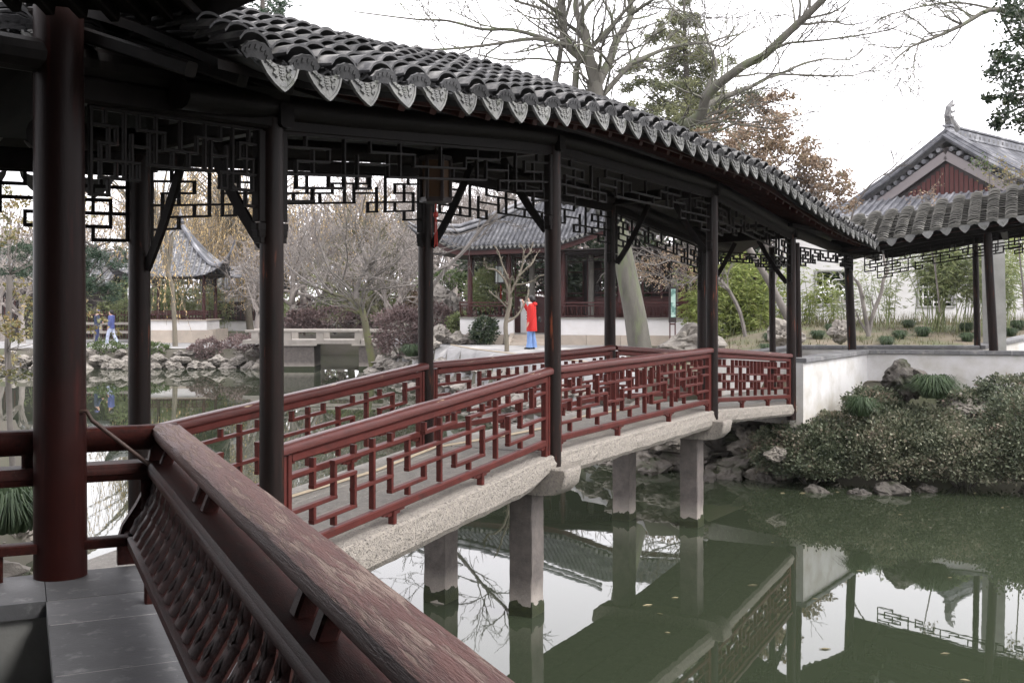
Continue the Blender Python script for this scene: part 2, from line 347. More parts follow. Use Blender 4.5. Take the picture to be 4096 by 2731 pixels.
# stone deck: four strips per span
def deck_strip(s0, s1, t0, t1, th, rough_side, rng, notch):
    ns = max(8, int((s1 - s0) * 9)) if rough_side else 2
    secs = []
    for i in range(ns + 1):
        s = s0 + (s1 - s0) * i / ns; z = deck_z(s)
        thk = th
        if rough_side:
            e0 = smooth(0, .3, s - s0) if s0 > 3 and s0 < 5 else 1; e1 = smooth(0, .6, s1 - s) if s1 < 4 else 1
            thk = th * (.62 + .38 * min(e0, e1)) + rng.uniform(-.006, .006)
        j = rng.uniform(-.004, .006) if rough_side else 0
        secs.append([bp(s, t0 + .018, z), bp(s, t1, z), bp(s, t1, z - thk), bp(s, t0 + .02 + j * 2, z - thk - j), bp(s, t0 - .012 + j, z - thk * .80), bp(s, t0 - .014 - j, z - thk * .5), bp(s, t0 - .004 + j, z - thk * .2), bp(s, t0, z - .016)])
    m_ = MB(); m_.loft(secs); return m_
rng = random.Random(4)
for k, (s0, s1) in enumerate(((-.55, SB - .012), (SB + .012, SC - .012), (SC + .012, SD + .25))):
    tt = [-.045, .32, .69, 1.06, BW + .055]
    for i in range(4):
        m_ = deck_strip(s0, s1, tt[i] + (.003 if i else 0), tt[i + 1] - .003, (.245, .215, .175)[k], i == 0, rng, True)
        m_.build('deck_slab', MAT['granite'] if i == 0 else MAT['deck'], bridge)
# piers
for s in (SB, SC):
    for t in (.27, 1.2):
        m_ = MB(); a = .118; secs = []
        for z in (-.9, .0, .1, .2, .3, .4, .5, .6, .7, .8, .9, 1.0, 1.115):
            w_ = a * (1.0 + .02 * rng.uniform(-1, 1)); q_ = []
            for (x0, y0), (x1, y1) in (((-1, -1), (1, -1)), ((1, -1), (1, 1)), ((1, 1), (-1, 1)), ((-1, 1), (-1, -1))):
                for f_ in (0, .06, .35, .65, .94):
                    k_ = .975 if f_ == 0 else 1; q_.append(bp(s + (x0 + (x1 - x0) * f_) * w_ * k_ + rng.uniform(-.004, .004), t + (y0 + (y1 - y0) * f_) * w_ * k_ + rng.uniform(-.004, .004), z))
            secs.append(q_)
        m_.loft(secs); p_ = m_.build('pier', MAT['pier'], bridge)
        m_ = MB(); secs = []
        for z in (-.05, .08, .13):
            w_ = a * (1.035 if z < .1 else .99); q_ = []
            for e in range(4):
                c0, c1 = ((-1, -1), (1, -1), (1, 1), (-1, 1))[e], ((1, -1), (1, 1), (-1, 1), (-1, -1))[e]
                for f_ in (0, .25, .5, .75):
                    q_.append(bp(s + (c0[0] + (c1[0] - c0[0]) * f_) * w_, t + (c0[1] + (c1[1] - c0[1]) * f_) * w_, z + (rng.uniform(-.03, .03) if z > .1 else 0)))
            secs.append(q_)
        m_.loft(secs); m_.build('algae_band', MAT['algae'], p_)
    # pier cap: beam across with rounded under-corners
    m_ = MB(); zt = deck_z(s) - .115; prof = [(-.20, 0), (-.215, -.03), (-.19, -.15), (-.10, -.235), (.02, -.25), (1.36, -.25), (1.49, -.235), (1.58, -.15), (1.60, -.03), (1.585, 0)]
    secs = []
    for ds in (-.165, -.15, .15, .165):
        k_ = .985 if abs(ds) > .16 else 1
        secs.append([bp(s + ds, .69 + (t - .69) * k_, zt + z * (k_ if z else 1) - (.012 if (abs(ds) > .16 and z == 0) else 0)) for t, z in prof])
    m_.loft(secs); m_.build('pier_cap', MAT['granite'], bridge, smooth=40)
# abutment blocks where the deck meets the banks
# columns
def column(parent, x, y, z0, z1, r, mat, lean=(0, 0), name='column', n=14):
    m_ = MB(); secs = []
    for i in range(7):
        f_ = i / 6; z = z0 + (z1 - z0) * f_; rr = r * (1.04 - .07 * f_)
        secs.append([V((x + lean[0] * (z - z0) + rr * math.cos(6.28318 * k / n), y + lean[1] * (z - z0) + rr * math.sin(6.28318 * k / n), z)) for k in range(n)])
    m_.loft(secs); return m_.build(name, mat, parent, smooth=50)
BC = []
for s, sf in ((SA, .23), (SB, SB), (SC, SC), (SD, SD - .25)):
    for near in (1, 0):
        ss = s if near else sf; t = 0 if near else BW
        if not near and s == SC: t = BW + .03
        c = bp(ss, t, 0); z0 = deck_z(s) - .13 if s in (SB, SC) else 1.05
        if s == SA: z0 = .2
        if s == SD: z0 = 1.0
        column(bridge, c.x, c.y, z0, eave_z(s) - .02, .074, MAT['post'])
        BC.append((ss, t))
# fret patterns, half of a symmetrical panel: (row, from, to) and (column, from, to)
RAILH = [(.83, 0, 1), (.83, 2, 6), (.83, 7, 8), (.61, 1, 3), (.61, 5, 8), (.385, 0, 2), (.385, 3, 5), (.385, 6, 8), (.17, 1, 3), (.17, 5, 7)]
RAILV = [(1, .61, 1), (1, .17, .385), (2, .385, .83), (2, 0, .17), (3, .17, .61), (3, .83, 1), (4, 0, 1), (5, .17, .61), (5, .83, 1), (6, .385, .83), (6, 0, .17), (7, .83, 1), (7, .17, .385), (8, 0, 1)]
RAIL2H = [(.80, 0, 3), (.80, 4, 8), (.60, 0, 1), (.60, 3, 5), (.60, 7, 10), (.60, 2, 3), (.42, 1, 4), (.42, 5, 7), (.42, 8, 10), (.21, 0, 2), (.21, 3, 5), (.21, 7, 9)]
RAIL2V = [(1, .80, 1), (2, .80, 1), (1, .42, .60), (1, 0, .21), (2, .21, .60), (3, .60, .80), (3, .21, .42), (4, .42, 1), (4, 0, .21), (5, .80, 1), (5, .21, .60), (6, 0, 1), (7, .80, 1), (7, .21, .60), (8, .80, 1), (8, .42, .80), (8, 0, .21), (9, .60, 1), (9, .21, .42), (10, 0, 1)]
VALH = [(5, 0, 1.6), (4, .7, 3.4), (2, .7, 2.5), (1, 0, 2.5), (3, 0, 5), (2, 4.2, 6.2), (1, 5, 8), (3, 6.2, 10), (2, 8, 10), (4, 4.2, 5)]
VALV = [(1.6, 5, 4), (.7, 2, 4), (2.5, 1, 2), (1.6, 1, 3), (3.4, 0, 4), (2.5, 3, 4), (4.2, 1.2, 4), (5, 0, 1), (5, 3, 4), (6.2, 1, 3), (7, 0, 3), (8, 1, 2), (9, 2, 3), (10, 0, 2), (1.2, 0, 1)]
def mirror(H, Vv, n):
    h = []
    for r, a, b in H:
        if b == n: h.append((r, a, 2 * n - a))
        else: h += [(r, a, b), (r, 2 * n - b, 2 * n - a)]
    v = []
    for g, a, b in Vv:
        v.append((g, a, b))
        if g != n: v.append((2 * n - g, a, b))
    return h, v
def fret(parent, pt, H, Vv, w, dep, nrm, mat, name='lattice_bar'):
    """pt(g, r) -> point; each bar is one piece"""
    for r, a, b in H:
        m_ = MB(); p, q = pt(a, r), pt(b, r); d = (q - p).normalized(); up = nrm.cross(d).normalized()
        m_.bar(p - d * w * .5, q + d * w * .5, dep, w, up if up.z > 0 else -up); m_.build(name, mat, parent)
    for g, a, b in Vv:
        p, q = pt(g, min(a, b)), pt(g, max(a, b)); d = (q - p).normalized()
        p = p + d * w * .5; q = q - d * w * .5
        if (q - p).length < .01: continue
        m_ = MB(); m_.bar(p, q, dep * .985, w, nrm.cross(d).normalized()); m_.build(name, mat, parent)
def rail_panel(parent, P0, P1, H, Vv, n, mat, matrail, label=None):
    """fretwork panel between deck points P0 and P1"""
    d = P1 - P0; nrm = V((-d.y, d.x, 0)).normalized(); dh = d.normalized()
    Z = V((0, 0, 1))
    def q(f_, z): return P0 + d * f_ + Z * z
    L = d.length; a = .052 / L
    m_ = MB()
    for (f0, f1) in ((.0, .035 / L), (.047 / L, .085 / L), (1 - .085 / L, 1 - .047 / L), (1 - .035 / L, 1)):
        fm = (f0 + f1) / 2; m_.bar(q(fm, .0), q(fm, .715), .055, (f1 - f0) * L, dh)
    i0 = .085 / L
    for z, h in ((.690, .055), (.122, .055)): m_.bar(q(i0, z), q(1 - i0, z), .058, h)
    m_.bar(q(i0 + .06 / L, .725), q(1 - i0 - .06 / L, .725), .04, .016, ch=0)      # strip under the handrail
    for f_ in (.33, .67):                                                     # feet with stepped brackets
        m_.bar(q(f_, .0), q(f_, .094), .055, .04, dh)
    for f_, s_ in ((.33, 1), (.33, -1), (.67, 1), (.67, -1), (i0, 1), (1 - i0, -1)):
        for k_, (l_, hh) in enumerate(((.11, .015), (.055, .03))):
            o_ = .02 / L if .2 < f_ < .8 else 0
            m_.bar(q(f_ + s_ * o_, .094 - hh / 2 + (.0 if k_ == 0 else -.0)), q(f_ + s_ * (o_ + l_ / L), .094 - hh / 2), .03 - .004 * k_, hh, ch=0)
    rail = m_.build('railing', mat, parent)
    if label: rail['label'] = label
    m_ = MB(); sec = [(-.052, -.028), (.052, -.028), (.056, .004), (.048, .022), (.026, .031), (-.026, .031), (-.048, .022), (-.056, .004)]
    y = Z
    N_ = 14; rg = random.Random(int(P0.x * 1000)); secs = []
    for i in range(N_ + 1):
        o_ = V((0, 0, rg.uniform(-.0025, .0025))); c_ = q(-.01 + 1.02 * i / N_, .760) + o_
        secs.append([c_ + nrm * a_ + y * b_ for a_, b_ in sec])
    m_.loft(secs); m_.build('handrail', matrail, rail, smooth=50)
    f0 = .098 / L; f1 = 1 - f0; zb, zt = .149, .662; N2 = 2 * n
    h, v = mirror(H, Vv, n)
    fret(rail, lambda g, r: q(f0 + (f1 - f0) * g / N2, zb + (zt - zb) * r), h, v, .027, .046, nrm, mat)
    return rail
for (a, b, H, Vv, n) in ((SA + .09, SB - .075, RAILH, RAILV, 8), (SB + .075, SC - .075, RAIL2H, RAIL2V, 10), (SC + .075, SD - .06, RAIL2H, RAIL2V, 10)):
    for t in (.012, BW - .012):
        a_ = a + (.20 if t > 1 and a < 1 else 0); b_ = b - (.28 if t > 1 and b > 11 else 0)
        rail_panel(bridge, bp(a_, t, deck_z(a_)), bp(b_, t, deck_z(b_)), H, Vv, n, MAT['red'], MAT['redrail'])
# valances under the eaves
def valance(parent, P0, P1, mat, ends=(0, 1), scale=1.0, n=10, step=.084, bw=.017):
    d = P1 - P0; nrm = V((-d.y, d.x, 0)).normalized(); Z = V((0, 0, 1)); L = d.length
    def q(f_, z): return P0 + d * f_ + Z * z
    m_ = MB(); m_.bar(q(0, -.012), q(1, -.012), .03, .024)
    for f_ in (.012 / L, 1 - .012 / L): m_.bar(q(f_, -.012 - 5.1 * step * scale), q(f_, -.02), .028, .02, d.normalized())
    if ends:
        for f_ in [(.016 / L, 1 - .016 / L)[e_] for e_ in ends]:
            m_.bar(q(f_, -.56 * scale), q(f_, -.02), .07, .055, d.normalized())
            # carved foot of the end board
            for z_, w_ in ((-.59, .075), (-.63, .06), (-.665, .035)): m_.bar(q(f_, (z_ - .025) * scale), q(f_, (z_ + .02) * scale), .068, w_, d.normalized())
    f = m_.build('valance', mat, parent)
    h, v = mirror(VALH, VALV, n); f0 = .03 / L
    fret(f, lambda g, r: q(f0 + (1 - 2 * f0) * g / (2 * n), -.012 - step * scale * r), h, v, bw, .03, nrm, mat)
    return f
val = []
for i in range(3):
    s0, s1 = (SA, SB, SC, SD)[i] + .07, (SA, SB, SC, SD)[i + 1] - .07
    for t in (0, BW):
        e0 = (.22 if t and i == 0 else 0); e1 = (-.25 if t and i == 2 else 0)
        z0 = eave_z(s0) - .085 - (.12 if t else 0); z1 = eave_z(s1) - .085 - (.12 if t else 0)
        valance(bridge, bp(s0 + e0, t, z0), bp(s1 + e1, t, z1), MAT['dark'])
# knee braces and cross beams
def brace(parent, p, q, w, mat):
    m_ = MB(); pts = []; mid = (p + q) / 2; d = q - p
    for i in range(7):
        f_ = i / 6; o = math.sin(f_ * math.pi) * .055
        pts.append(p + d * f_ + V((0, 0, -o)) * .8)
    for a, b in zip(pts, pts[1:]): pass
    up = V((0, 0, 1)); side = V((-d.y, d.x, 0)).normalized() if abs(d.x) + abs(d.y) > 1e-4 else V((1, 0, 0))
    secs = []
    for i, c in enumerate(pts):
        dd = (pts[min(i + 1, 6)] - pts[max(i - 1, 0)]).normalized(); nn = side.cross(dd).normalized()
        secs.append([c + side * w * .35 + nn * w, c - side * w * .35 + nn * w, c - side * w * .35 - nn * w, c + side * w * .35 - nn * w])
    m_.loft(secs); return m_.build('knee_brace', mat, parent)
for s in (SA, SB, SC, SD):
    zz = eave_z(s)
    m_ = MB(); m_.bar(bp(s + (.03 if s == SA else 0), -.1, zz - .0), bp(s + (.2 if s == SA else 0), BW + .1, zz - .06), .11, .15); m_.build('cross_beam', MAT['dark'], bridge)
    brace(bridge, bp(s, .07, zz - .78), bp(s, .52, zz - .10), .035, MAT['dark'])
    o = .23 if s == SA else (-.25 if s == SD else 0)
    brace(bridge, bp(s + o, BW - .07, zz - .90), bp(s + o * .6, BW - .52, zz - .14), .035, MAT['dark'])
def beam_run(parent, t, off, r, s0, s1, name='eave_beam', round_=True):
    m_ = MB(); pts = [bp(s, t, eave_z(s) + off) for s in lin(s0, s1, .5)]
    m_.tube(pts, r, 12); m_.build(name, MAT['dark'], parent, smooth=60)
beam_run(bridge, 0, .055, .085, -.75, 15.4); beam_run(bridge, BW, -.045, .085, -.6, 13.2); beam_run(bridge, BW * .5, .50, .08, -.6, 13.2, 'ridge_beam')
# flat lintel board under the eave beam
for i in range(3):
    s0, s1 = (SA, SB, SC, SD)[i], (SA, SB, SC, SD)[i + 1]
    for t, o in ((0, 0), (BW, -.12)):
        m_ = MB(); m_.bar(bp(s0, t, eave_z(s0) - .045 + o), bp(s1, t, eave_z(s1) - .045 + o), .05, .09); m_.build('lintel', MAT['dark'], bridge)

# ------------------------------------------------------------------ tiles
def arc_tile(w, L, rise, th, n=7, taper=.93, flip=1):
    """shell tile, convex up when flip = 1; y runs down the slope, centred"""
    m_ = MB(); sec = []
    for e, (y, k) in enumerate(((-L / 2, taper), (L / 2, 1.0))):
        out = []
        for i in range(n + 1):
            a = -1 + 2 * i / n; x = a * w / 2 * k; z = flip * rise * (math.sqrt(max(0, 1 - (a * .94) ** 2)) - .34)
            out.append(V((x, y, z)))
        inn = [V((p.x * (1 - flip * .03), p.y, p.z - th)) for p in reversed(out)]
        sec.append(out + inn)
    m_.loft(sec); return m_
def drip_mesh(w, h, motif=True):
    """hanging triangular eave tile: plate in xz, facing +y, with raised rim and motif"""
    m_ = MB(); th = .012
    top = [(x, -.15 * w * (1 - (2 * x / w) ** 2) * 1.1) for x in [(-.5 + i / 8) * w for i in range(9)]]
    bot = [(.5 * w, 0), (.465 * w, -.26 * h), (.37 * w, -.53 * h), (.235 * w, -.76 * h), (.09 * w, -.925 * h), (0, -h), (-.09 * w, -.925 * h), (-.235 * w, -.76 * h), (-.37 * w, -.53 * h), (-.465 * w, -.26 * h)]
    out = [(x, z) for x, z in top] + bot[1:] + []
    out = out[:-1] + [bot[-1]]
    def pt(x, z, y): return V((x, y + .10 * (x / w) ** 2 * w * -.6 + z * .18 * -1 * .0, z))
    A_ = [pt(x, z, th) for x, z in out]; B_ = [pt(x, z, 0) for x, z in out]
    n = len(out); cx = V((0, th, -.42 * h)); k = len(m_.v)
    m_.v.extend(A_ + B_ + [cx, V((0, 0, -.42 * h))])
    for i in range(n):
        j = (i + 1) % n
        m_.f += [(k + i, k + j, k + n + j, k + n + i), (k + j, k + i, k + 2 * n), (k + n + i, k + n + j, k + 2 * n + 1)]
    if motif:
        rim = [(x * .90, z * .90 - .015 * h) for x, z in out]
        ctr = (0, -.42 * h)
        for i in range(n):
            j = (i + 1) % n; a, b = out[i], out[j]; c, d = rim[i], rim[j]
            m_.add([pt(a[0], a[1], th), pt(b[0], b[1], th), pt(b[0], b[1], th + .006), pt(a[0], a[1], th + .006), pt(c[0], c[1], th + .006), pt(d[0], d[1], th + .006), pt(d[0], d[1], th), pt(c[0], c[1], th)],
                   [(0, 1, 2, 3), (3, 2, 5, 4), (4, 5, 6, 7)])
        for z in (-.30, -.38, -.46, -.54, -.62): m_.box((0, th + .002, z * h), .13 * w * (1 if z > -.6 else .7), .008, .035 * h)
        m_.box((0, th + .0015, -.46 * h), .02 * w, .007, .42 * h)
        for sx in (-1, 1):
            for (cx_, cz_, r_) in ((.20, -.34, .055), (.31, -.22, .045), (.17, -.54, .045)):
                p_ = [V((sx * (cx_ * w + r_ * w * math.cos(a)), th + .003 - .06 * cx_ ** 2 * w, cz_ * h + r_ * h * 1.1 * math.sin(a))) for a in [i * .8 for i in range(7)]]
                m_.tube(p_, .007 * w / .2, 4)
    return m_
def fan_mesh(w, h):
    """end plate of a cap-tile row with a scalloped edge"""
    m_ = MB(); n = 12; o = []; i_ = []
    for k in range(n + 1):
        a = math.pi * k / n; sc = 1 + (.07 if k % 2 else 0)
        o.append((-.5 * w * math.cos(a) * 1.06 * sc, h * math.sin(a) * sc * .95 - .02)); i_.append((-.5 * w * math.cos(a) * .55, h * .25 * math.sin(a) - .05))
    for y0, y1 in ((0, .014),):
        k0 = len(m_.v)
        for pts, y in ((o, y1), (i_, y1), (o, y0), (i_, y0)): m_.v += [V((x, y, z)) for x, z in pts]
        c = n + 1
        for k in range(n):
            m_.f += [(k0 + k, k0 + k + 1, k0 + c + k + 1, k0 + c + k), (k0 + 2 * c + k + 1, k0 + 2 * c + k, k0 + 3 * c + k, k0 + 3 * c + k + 1),
                     (k0 + k + 1, k0 + k, k0 + 2 * c + k, k0 + 2 * c + k + 1), (k0 + c + k, k0 + c + k + 1, k0 + 3 * c + k + 1, k0 + 3 * c + k)]
    for k in range(1, n, 2):                          # small bosses
        a = math.pi * k / n; m_.box((-.38 * w * math.cos(a), .016, h * .60 * math.sin(a) - .02), .022 * w / .2, .006, .022)
    return m_
CAM = V((0, 0, EYE))
def frame_of(fn, s, a, e=.02):
    p = fn(s, a); ts = (fn(s + e, a) - fn(s - e, a)).normalized(); ta = (fn(s, a - e) - fn(s, a + e)).normalized()   # ta down the slope
    n = ts.cross(ta).normalized()
    if n.z < 0: n = -n
    x = ta.cross(n).normalized()
    return p, x, ta, n
def mat4(p, x, y, z):
    return M(((x.x, y.x, z.x, p.x), (x.y, y.y, z.y, p.y), (x.z, y.z, z.z, p.z), (0, 0, 0, 1)))
def tile_field(parent, fn, s_list, pitch, a_of, mats, limit=300, tw=.2, tl=.2, rise=.06, drips=True, rng=None, pan=True, mdrip=None, dripw=.27, driph=.20, fans=True, jit=.02, motif=True, tilt0=.19, th=.013, cut=None, n=7, driplimit=300, prefix='', mnear=None):
    """fn(s, a): roof surface, a metres up from the eave; a_of(s): list of course positions"""
    rng = rng or random.Random(3); cap = arc_tile(tw, tl, rise, th, n).mesh('cap_tile', mats, 35); pn = arc_tile(pitch * 1.02, tl, rise * .8, .012, n, .95, -1).mesh('pan_tile', mats, 35)
    caps, pans = [], []
    for s in s_list:
        for kind, so, lst in (('c', 0, caps), ('p', pitch / 2, pans)):
            if kind == 'p' and not pan: continue
            for a in a_of(s + so):
                if cut and cut(s + so, a): continue
                p, x, y, z = frame_of(fn, s + so, a)
                tilt = tilt0 + rng.uniform(-jit, jit) * 2; yy = (y + z * tilt).normalized(); zz = x.cross(yy)
                rz = rng.uniform(-jit, jit); xx = (x + yy * rz).normalized(); yy = zz.cross(xx)
                o = z * ((.062 if kind == 'c' else .018) * (tw / .2) + rng.uniform(-.004, .004))
                lst.append(((p - CAM).length, mat4(p + o, xx, yy, zz)))
    for nm, me, lst in (('cap_tile', cap, caps), ('pan_tile', pn, pans)):
        lst.sort(key=lambda q: q[0])
        for d_, m4 in lst[:limit]: inst(nm, me, m4, parent)
        rest = lst[limit:]
        if rest:
            m_ = MB(); vv = [v.co.copy() for v in me.vertices]; ff = [tuple(p.vertices) for p in me.polygons]
            for d_, m4 in rest: m_.add([m4 @ v for v in vv], ff)
            o = m_.build('roof_tiles', mats, parent, smooth=35); o['kind'] = 'stuff'
    if drips:
        dm = drip_mesh(dripw, driph, motif).mesh('drip_tile', mdrip or mats, 40); fm = fan_mesh(tw * .92, rise * .78).mesh('eave_cap', mats)
        for s in s_list:
            p, x, y, z = frame_of(fn, s + pitch / 2, 0.0); out = V((y.x, y.y, 0)).normalized(); xx = V((x.x, x.y, x.z)); 
            up = V((0, 0, 1)); r = rng.uniform(-.06, .06); fwd = (out + up * (.16 + rng.uniform(-.05, .05))).normalized()
            zz = xx.cross(fwd).normalized(); zz = zz if zz.z > 0 else -zz; x2 = fwd.cross(zz)
            m4 = mat4(p + out * (tl * .5) + V((0, 0, .035)) + zz * 0, x2, fwd, zz) @ M.Rotation(r, 4, 'Y')
            if not (cut and cut(s + pitch / 2, 0)): inst('drip_tile', dm, m4, parent)
            if fans and not (cut and cut(s, 0)):
                p, x, y, z = frame_of(fn, s, 0.0)
                m4 = mat4(p + y * (tl * .5 - .01) + z * .085, x, (y + z * .12).normalized(), x.cross((y + z * .12).normalized())) @ M.Rotation(rng.uniform(-.08, .08), 4, 'Y')
                inst('eave_cap', fm, m4, parent)
# bridge roof surface: section rolled over the ridge
RO = .60                                        # overhang
def prof_z(t):                                   # height above the eave tip level
    c = BW * .5; r = .30; k = .475
    return .16 + k * (math.sqrt((c + RO) ** 2 + r * r) - math.sqrt((t - c) ** 2 + r * r)) - (.10 * (t + RO) / (BW + 2 * RO) if t > c else .05 * (t + RO) / (c + RO))
NPROF = 60; _pt = [-RO + (BW + 2 * RO) * i / NPROF for i in range(NPROF + 1)]; _pl = [0.0]
for i in range(NPROF): _pl.append(_pl[-1] + math.hypot(_pt[i + 1] - _pt[i], prof_z(_pt[i + 1]) - prof_z(_pt[i])))
PROFLEN = _pl[-1]
def t_of(a): return interp(list(zip(_pl, _pt)), a) if 0 <= a <= PROFLEN else (-RO + a * .86 if a < 0 else BW + RO + (a - PROFLEN) * .86)
def roof_fn(s, a):
    t = t_of(a); z = eave_z(s) + (prof_z(t) if a >= 0 else .16 + a * .5) + .05 * NZ.noise(V((s * .7, t * .8, 3.1)))
    return bp(s, t, z)
PITCH = .365; CR = .104
roof = None
m_ = MB(); ss = lin(-1.08, 15.6, .3); aa = lin(0, PROFLEN, .12)
secs = []
for s in ss:
    tp = [roof_fn(s, a) + V((0, 0, -.02)) for a in aa]; bt = [p + V((0, 0, -.05)) for p in reversed(tp)]
    secs.append(tp + bt)
m_.loft(secs); roof = m_.build('roof', MAT['dark'], bridge)
half = PROFLEN * .5
def corr_cut(s, a):                             # valley with the corridor roof beyond the far bank
    return s > 12.3 and a > (15.75 - s) * .60 + .02
def near_a(s): return [.02 + CR * i for i in range(int((half + .10) / CR) + 1)]
s_list = [.15 + PITCH * i for i in range(-3, 43)]
tile_field(roof, roof_fn, s_list, PITCH, near_a, MAT['tile'], tw=.235, tl=.215, rise=.092, rng=random.Random(5), mdrip=MAT['drip'], dripw=.315, driph=.185, cut=corr_cut, jit=.055, tilt0=.42, th=.014)
sad = arc_tile(.27, .34, .085, .02, 9, .97).mesh('ridge_saddle', MAT['tilec'], 40)
for s in s_list:
    if corr_cut(s, half): continue
    p, x, y, z = frame_of(roof_fn, s, half + .02); inst('ridge_saddle', sad, mat4(p + z * .055, x, y, z), roof)
def far_fn(s, a):
    return roof_fn(s, PROFLEN - a)
def far_frame(s, a): return far_fn(-s, a)
tile_field(roof, far_frame, [-.15 - PITCH * i for i in range(-2, 34)], PITCH, lambda s: [.02 + CR * 1.3 * i for i in range(int(half / CR / 1.3))], MAT['tile'], limit=0, tw=.235, tl=.24, rise=.078, rng=random.Random(6), mdrip=MAT['drip'], dripw=.285, driph=.185, fans=False, motif=False)
# rafters
for i in range(-4, 44):
    s = .15 + PITCH * (i + .5) - .03
    if s > 15.2: continue
    for (ta, tb) in ((-.50, .62),):
        m_ = MB(); m_.bar(bp(s, ta, eave_z(s) + prof_z(ta) - .125), bp(s, tb, eave_z(s) + prof_z(tb) - .135), .075, .075); m_.build('rafter', MAT['redold'] if i >= 0 else MAT['dark'], bridge)
m_ = MB(); secs = []
for s in lin(-.3, 15.4, .4):
    p = bp(s, -.53, eave_z(s) + .115); secs.append([p + V((0, 0, .03)), p + BN * .03 + V((0, 0, .03)), p + BN * .03 - V((0, 0, .03)), p - V((0, 0, .03))])
m_.loft(secs); m_.build('eave_board', MAT['redold'], bridge)
# ------------------------------------------------------------------ pavilion the camera stands in
PE = V((.41, -.912, 0)).normalized(); PO = V((.912, .41, 0)).normalized()     # along the bench, outwards from it
PL = V((-.446, 3.0, 0))                          # a point on the outer top edge of the bench rail
ZL, ZF = 1.45, .95                                # ledge, floor
def pq(e, w, z): return PL + PE * e + PO * w + V((0, 0, z))
pav = thing('waterside_pavilion', 'dark pavilion in front with a thick maroon column, grey brick ledge and curved bench rail', 'pavilion', (-2.345, 5.48, ZF))
KX, KY = -2.335, 5.69
m_ = MB(); n = 28; secs = []
for i in range(15):
    f_ = i / 14; z = ZL + (4.95 - ZL) * f_; rr = .131 - .010 * f_
    secs.append([V((KX + rr * math.cos(6.28318 * k / n) - .012 * f_, KY + rr * math.sin(6.28318 * k / n), z)) for k in range(n)])
m_.loft(secs); m_.build('column', MAT['bigpost'], pav, smooth=50)['label'] = 'thick maroon column'
# ledge: bricks in a row along the bench, then along the far side
E0 = -3.62                                       # far corner along the bench (inner edge)
WI, WO = -.70, .04
def ledge_brick(e0, e1, w0, w1, r):
    m_ = MB(); g = .0035; z1 = ZL + r.uniform(-.001, .001)
    a = [pq(e0 + g, w0, ZL - .075), pq(e0 + g, w1, ZL - .075), pq(e1 - g, w1, ZL - .075), pq(e1 - g, w0, ZL - .075)]
    b = [pq(e0 + g, w0, z1), pq(e0 + g, w1, z1), pq(e1 - g, w1, z1), pq(e1 - g, w0, z1)]
    m_.hexa(a, b); m_.build('ledge_brick', MAT['slab'], pav)
es = [-2.72, -2.30, -1.58, -.86, -.14, .58, 1.30, 2.02]
for a, b in zip(es, es[1:]): ledge_brick(a, b, WI, WO, R)
E1 = -2.725; E2 = -3.30
ws = [WO, -.70, -1.30, -1.90, -2.50]
for a, b in zip(ws, ws[1:]): ledge_brick(E2, E1, b + .004, a, R)
m_ = MB(); m_.hexa([pq(-2.72, WI + .008, ZL - .05), pq(-2.72, WO - .008, ZL - .05), pq(2.02, WO - .008, ZL - .05), pq(2.02, WI + .008, ZL - .05)],
                   [pq(-2.72, WI + .008, ZL - .0002), pq(-2.72, WO - .008, ZL - .0002), pq(2.02, WO - .008, ZL - .0002), pq(2.02, WI + .008, ZL - .0002)])
m_.build('mortar_bed', MAT['mortar'], pav)
m_ = MB(); 
m_.hexa([pq(E1 + .006, WI + .035, .0), pq(E1 + .006, WO - .05, .0), pq(2.0, WO - .05, .0), pq(2.0, WI + .035, .0)], [pq(E1 + .006, WI + .035, ZL - .076), pq(E1 + .006, WO - .05, ZL - .076), pq(2.0, WO - .05, ZL - .076), pq(2.0, WI + .035, ZL - .076)])
m_.hexa([pq(E2 + .04, -2.5, .0), pq(E2 + .04, WO - .05, .0), pq(E1 - .03, WO - .05, .0), pq(E1 - .03, -2.5, .0)], [pq(E2 + .04, -2.5, ZL - .076), pq(E2 + .04, WO - .05, ZL - .076), pq(E1 - .03, WO - .05, ZL - .076), pq(E1 - .03, -2.5, ZL - .076)])
m_.build('ledge_wall', MAT['cement'], pav)
# floor of square bricks inside
for i in range(7):
    for j in range(4):
        e0 = -2.69 + i * .66; w0 = WI + .03 - (j + 1) * .66; m_ = MB()
        a = [pq(e0, w0, ZF - .06), pq(e0, w0 + .652, ZF - .06), pq(e0 + .652, w0 + .652, ZF - .06), pq(e0 + .652, w0, ZF - .06)]
        m_.hexa(a, [p + V((0, 0, .06)) for p in a]); m_.build('floor_brick', MAT['slab'], pav)
m_ = MB(); a = [pq(-2.69, -3.4, .2), pq(-2.69, WI + .035, .2), pq(2.0, WI + .035, .2), pq(2.0, -3.4, .2)]
m_.hexa(a, [p + V((0, 0, ZF - .265)) for p in a]); m_.build('plinth', MAT['cement'], pav)
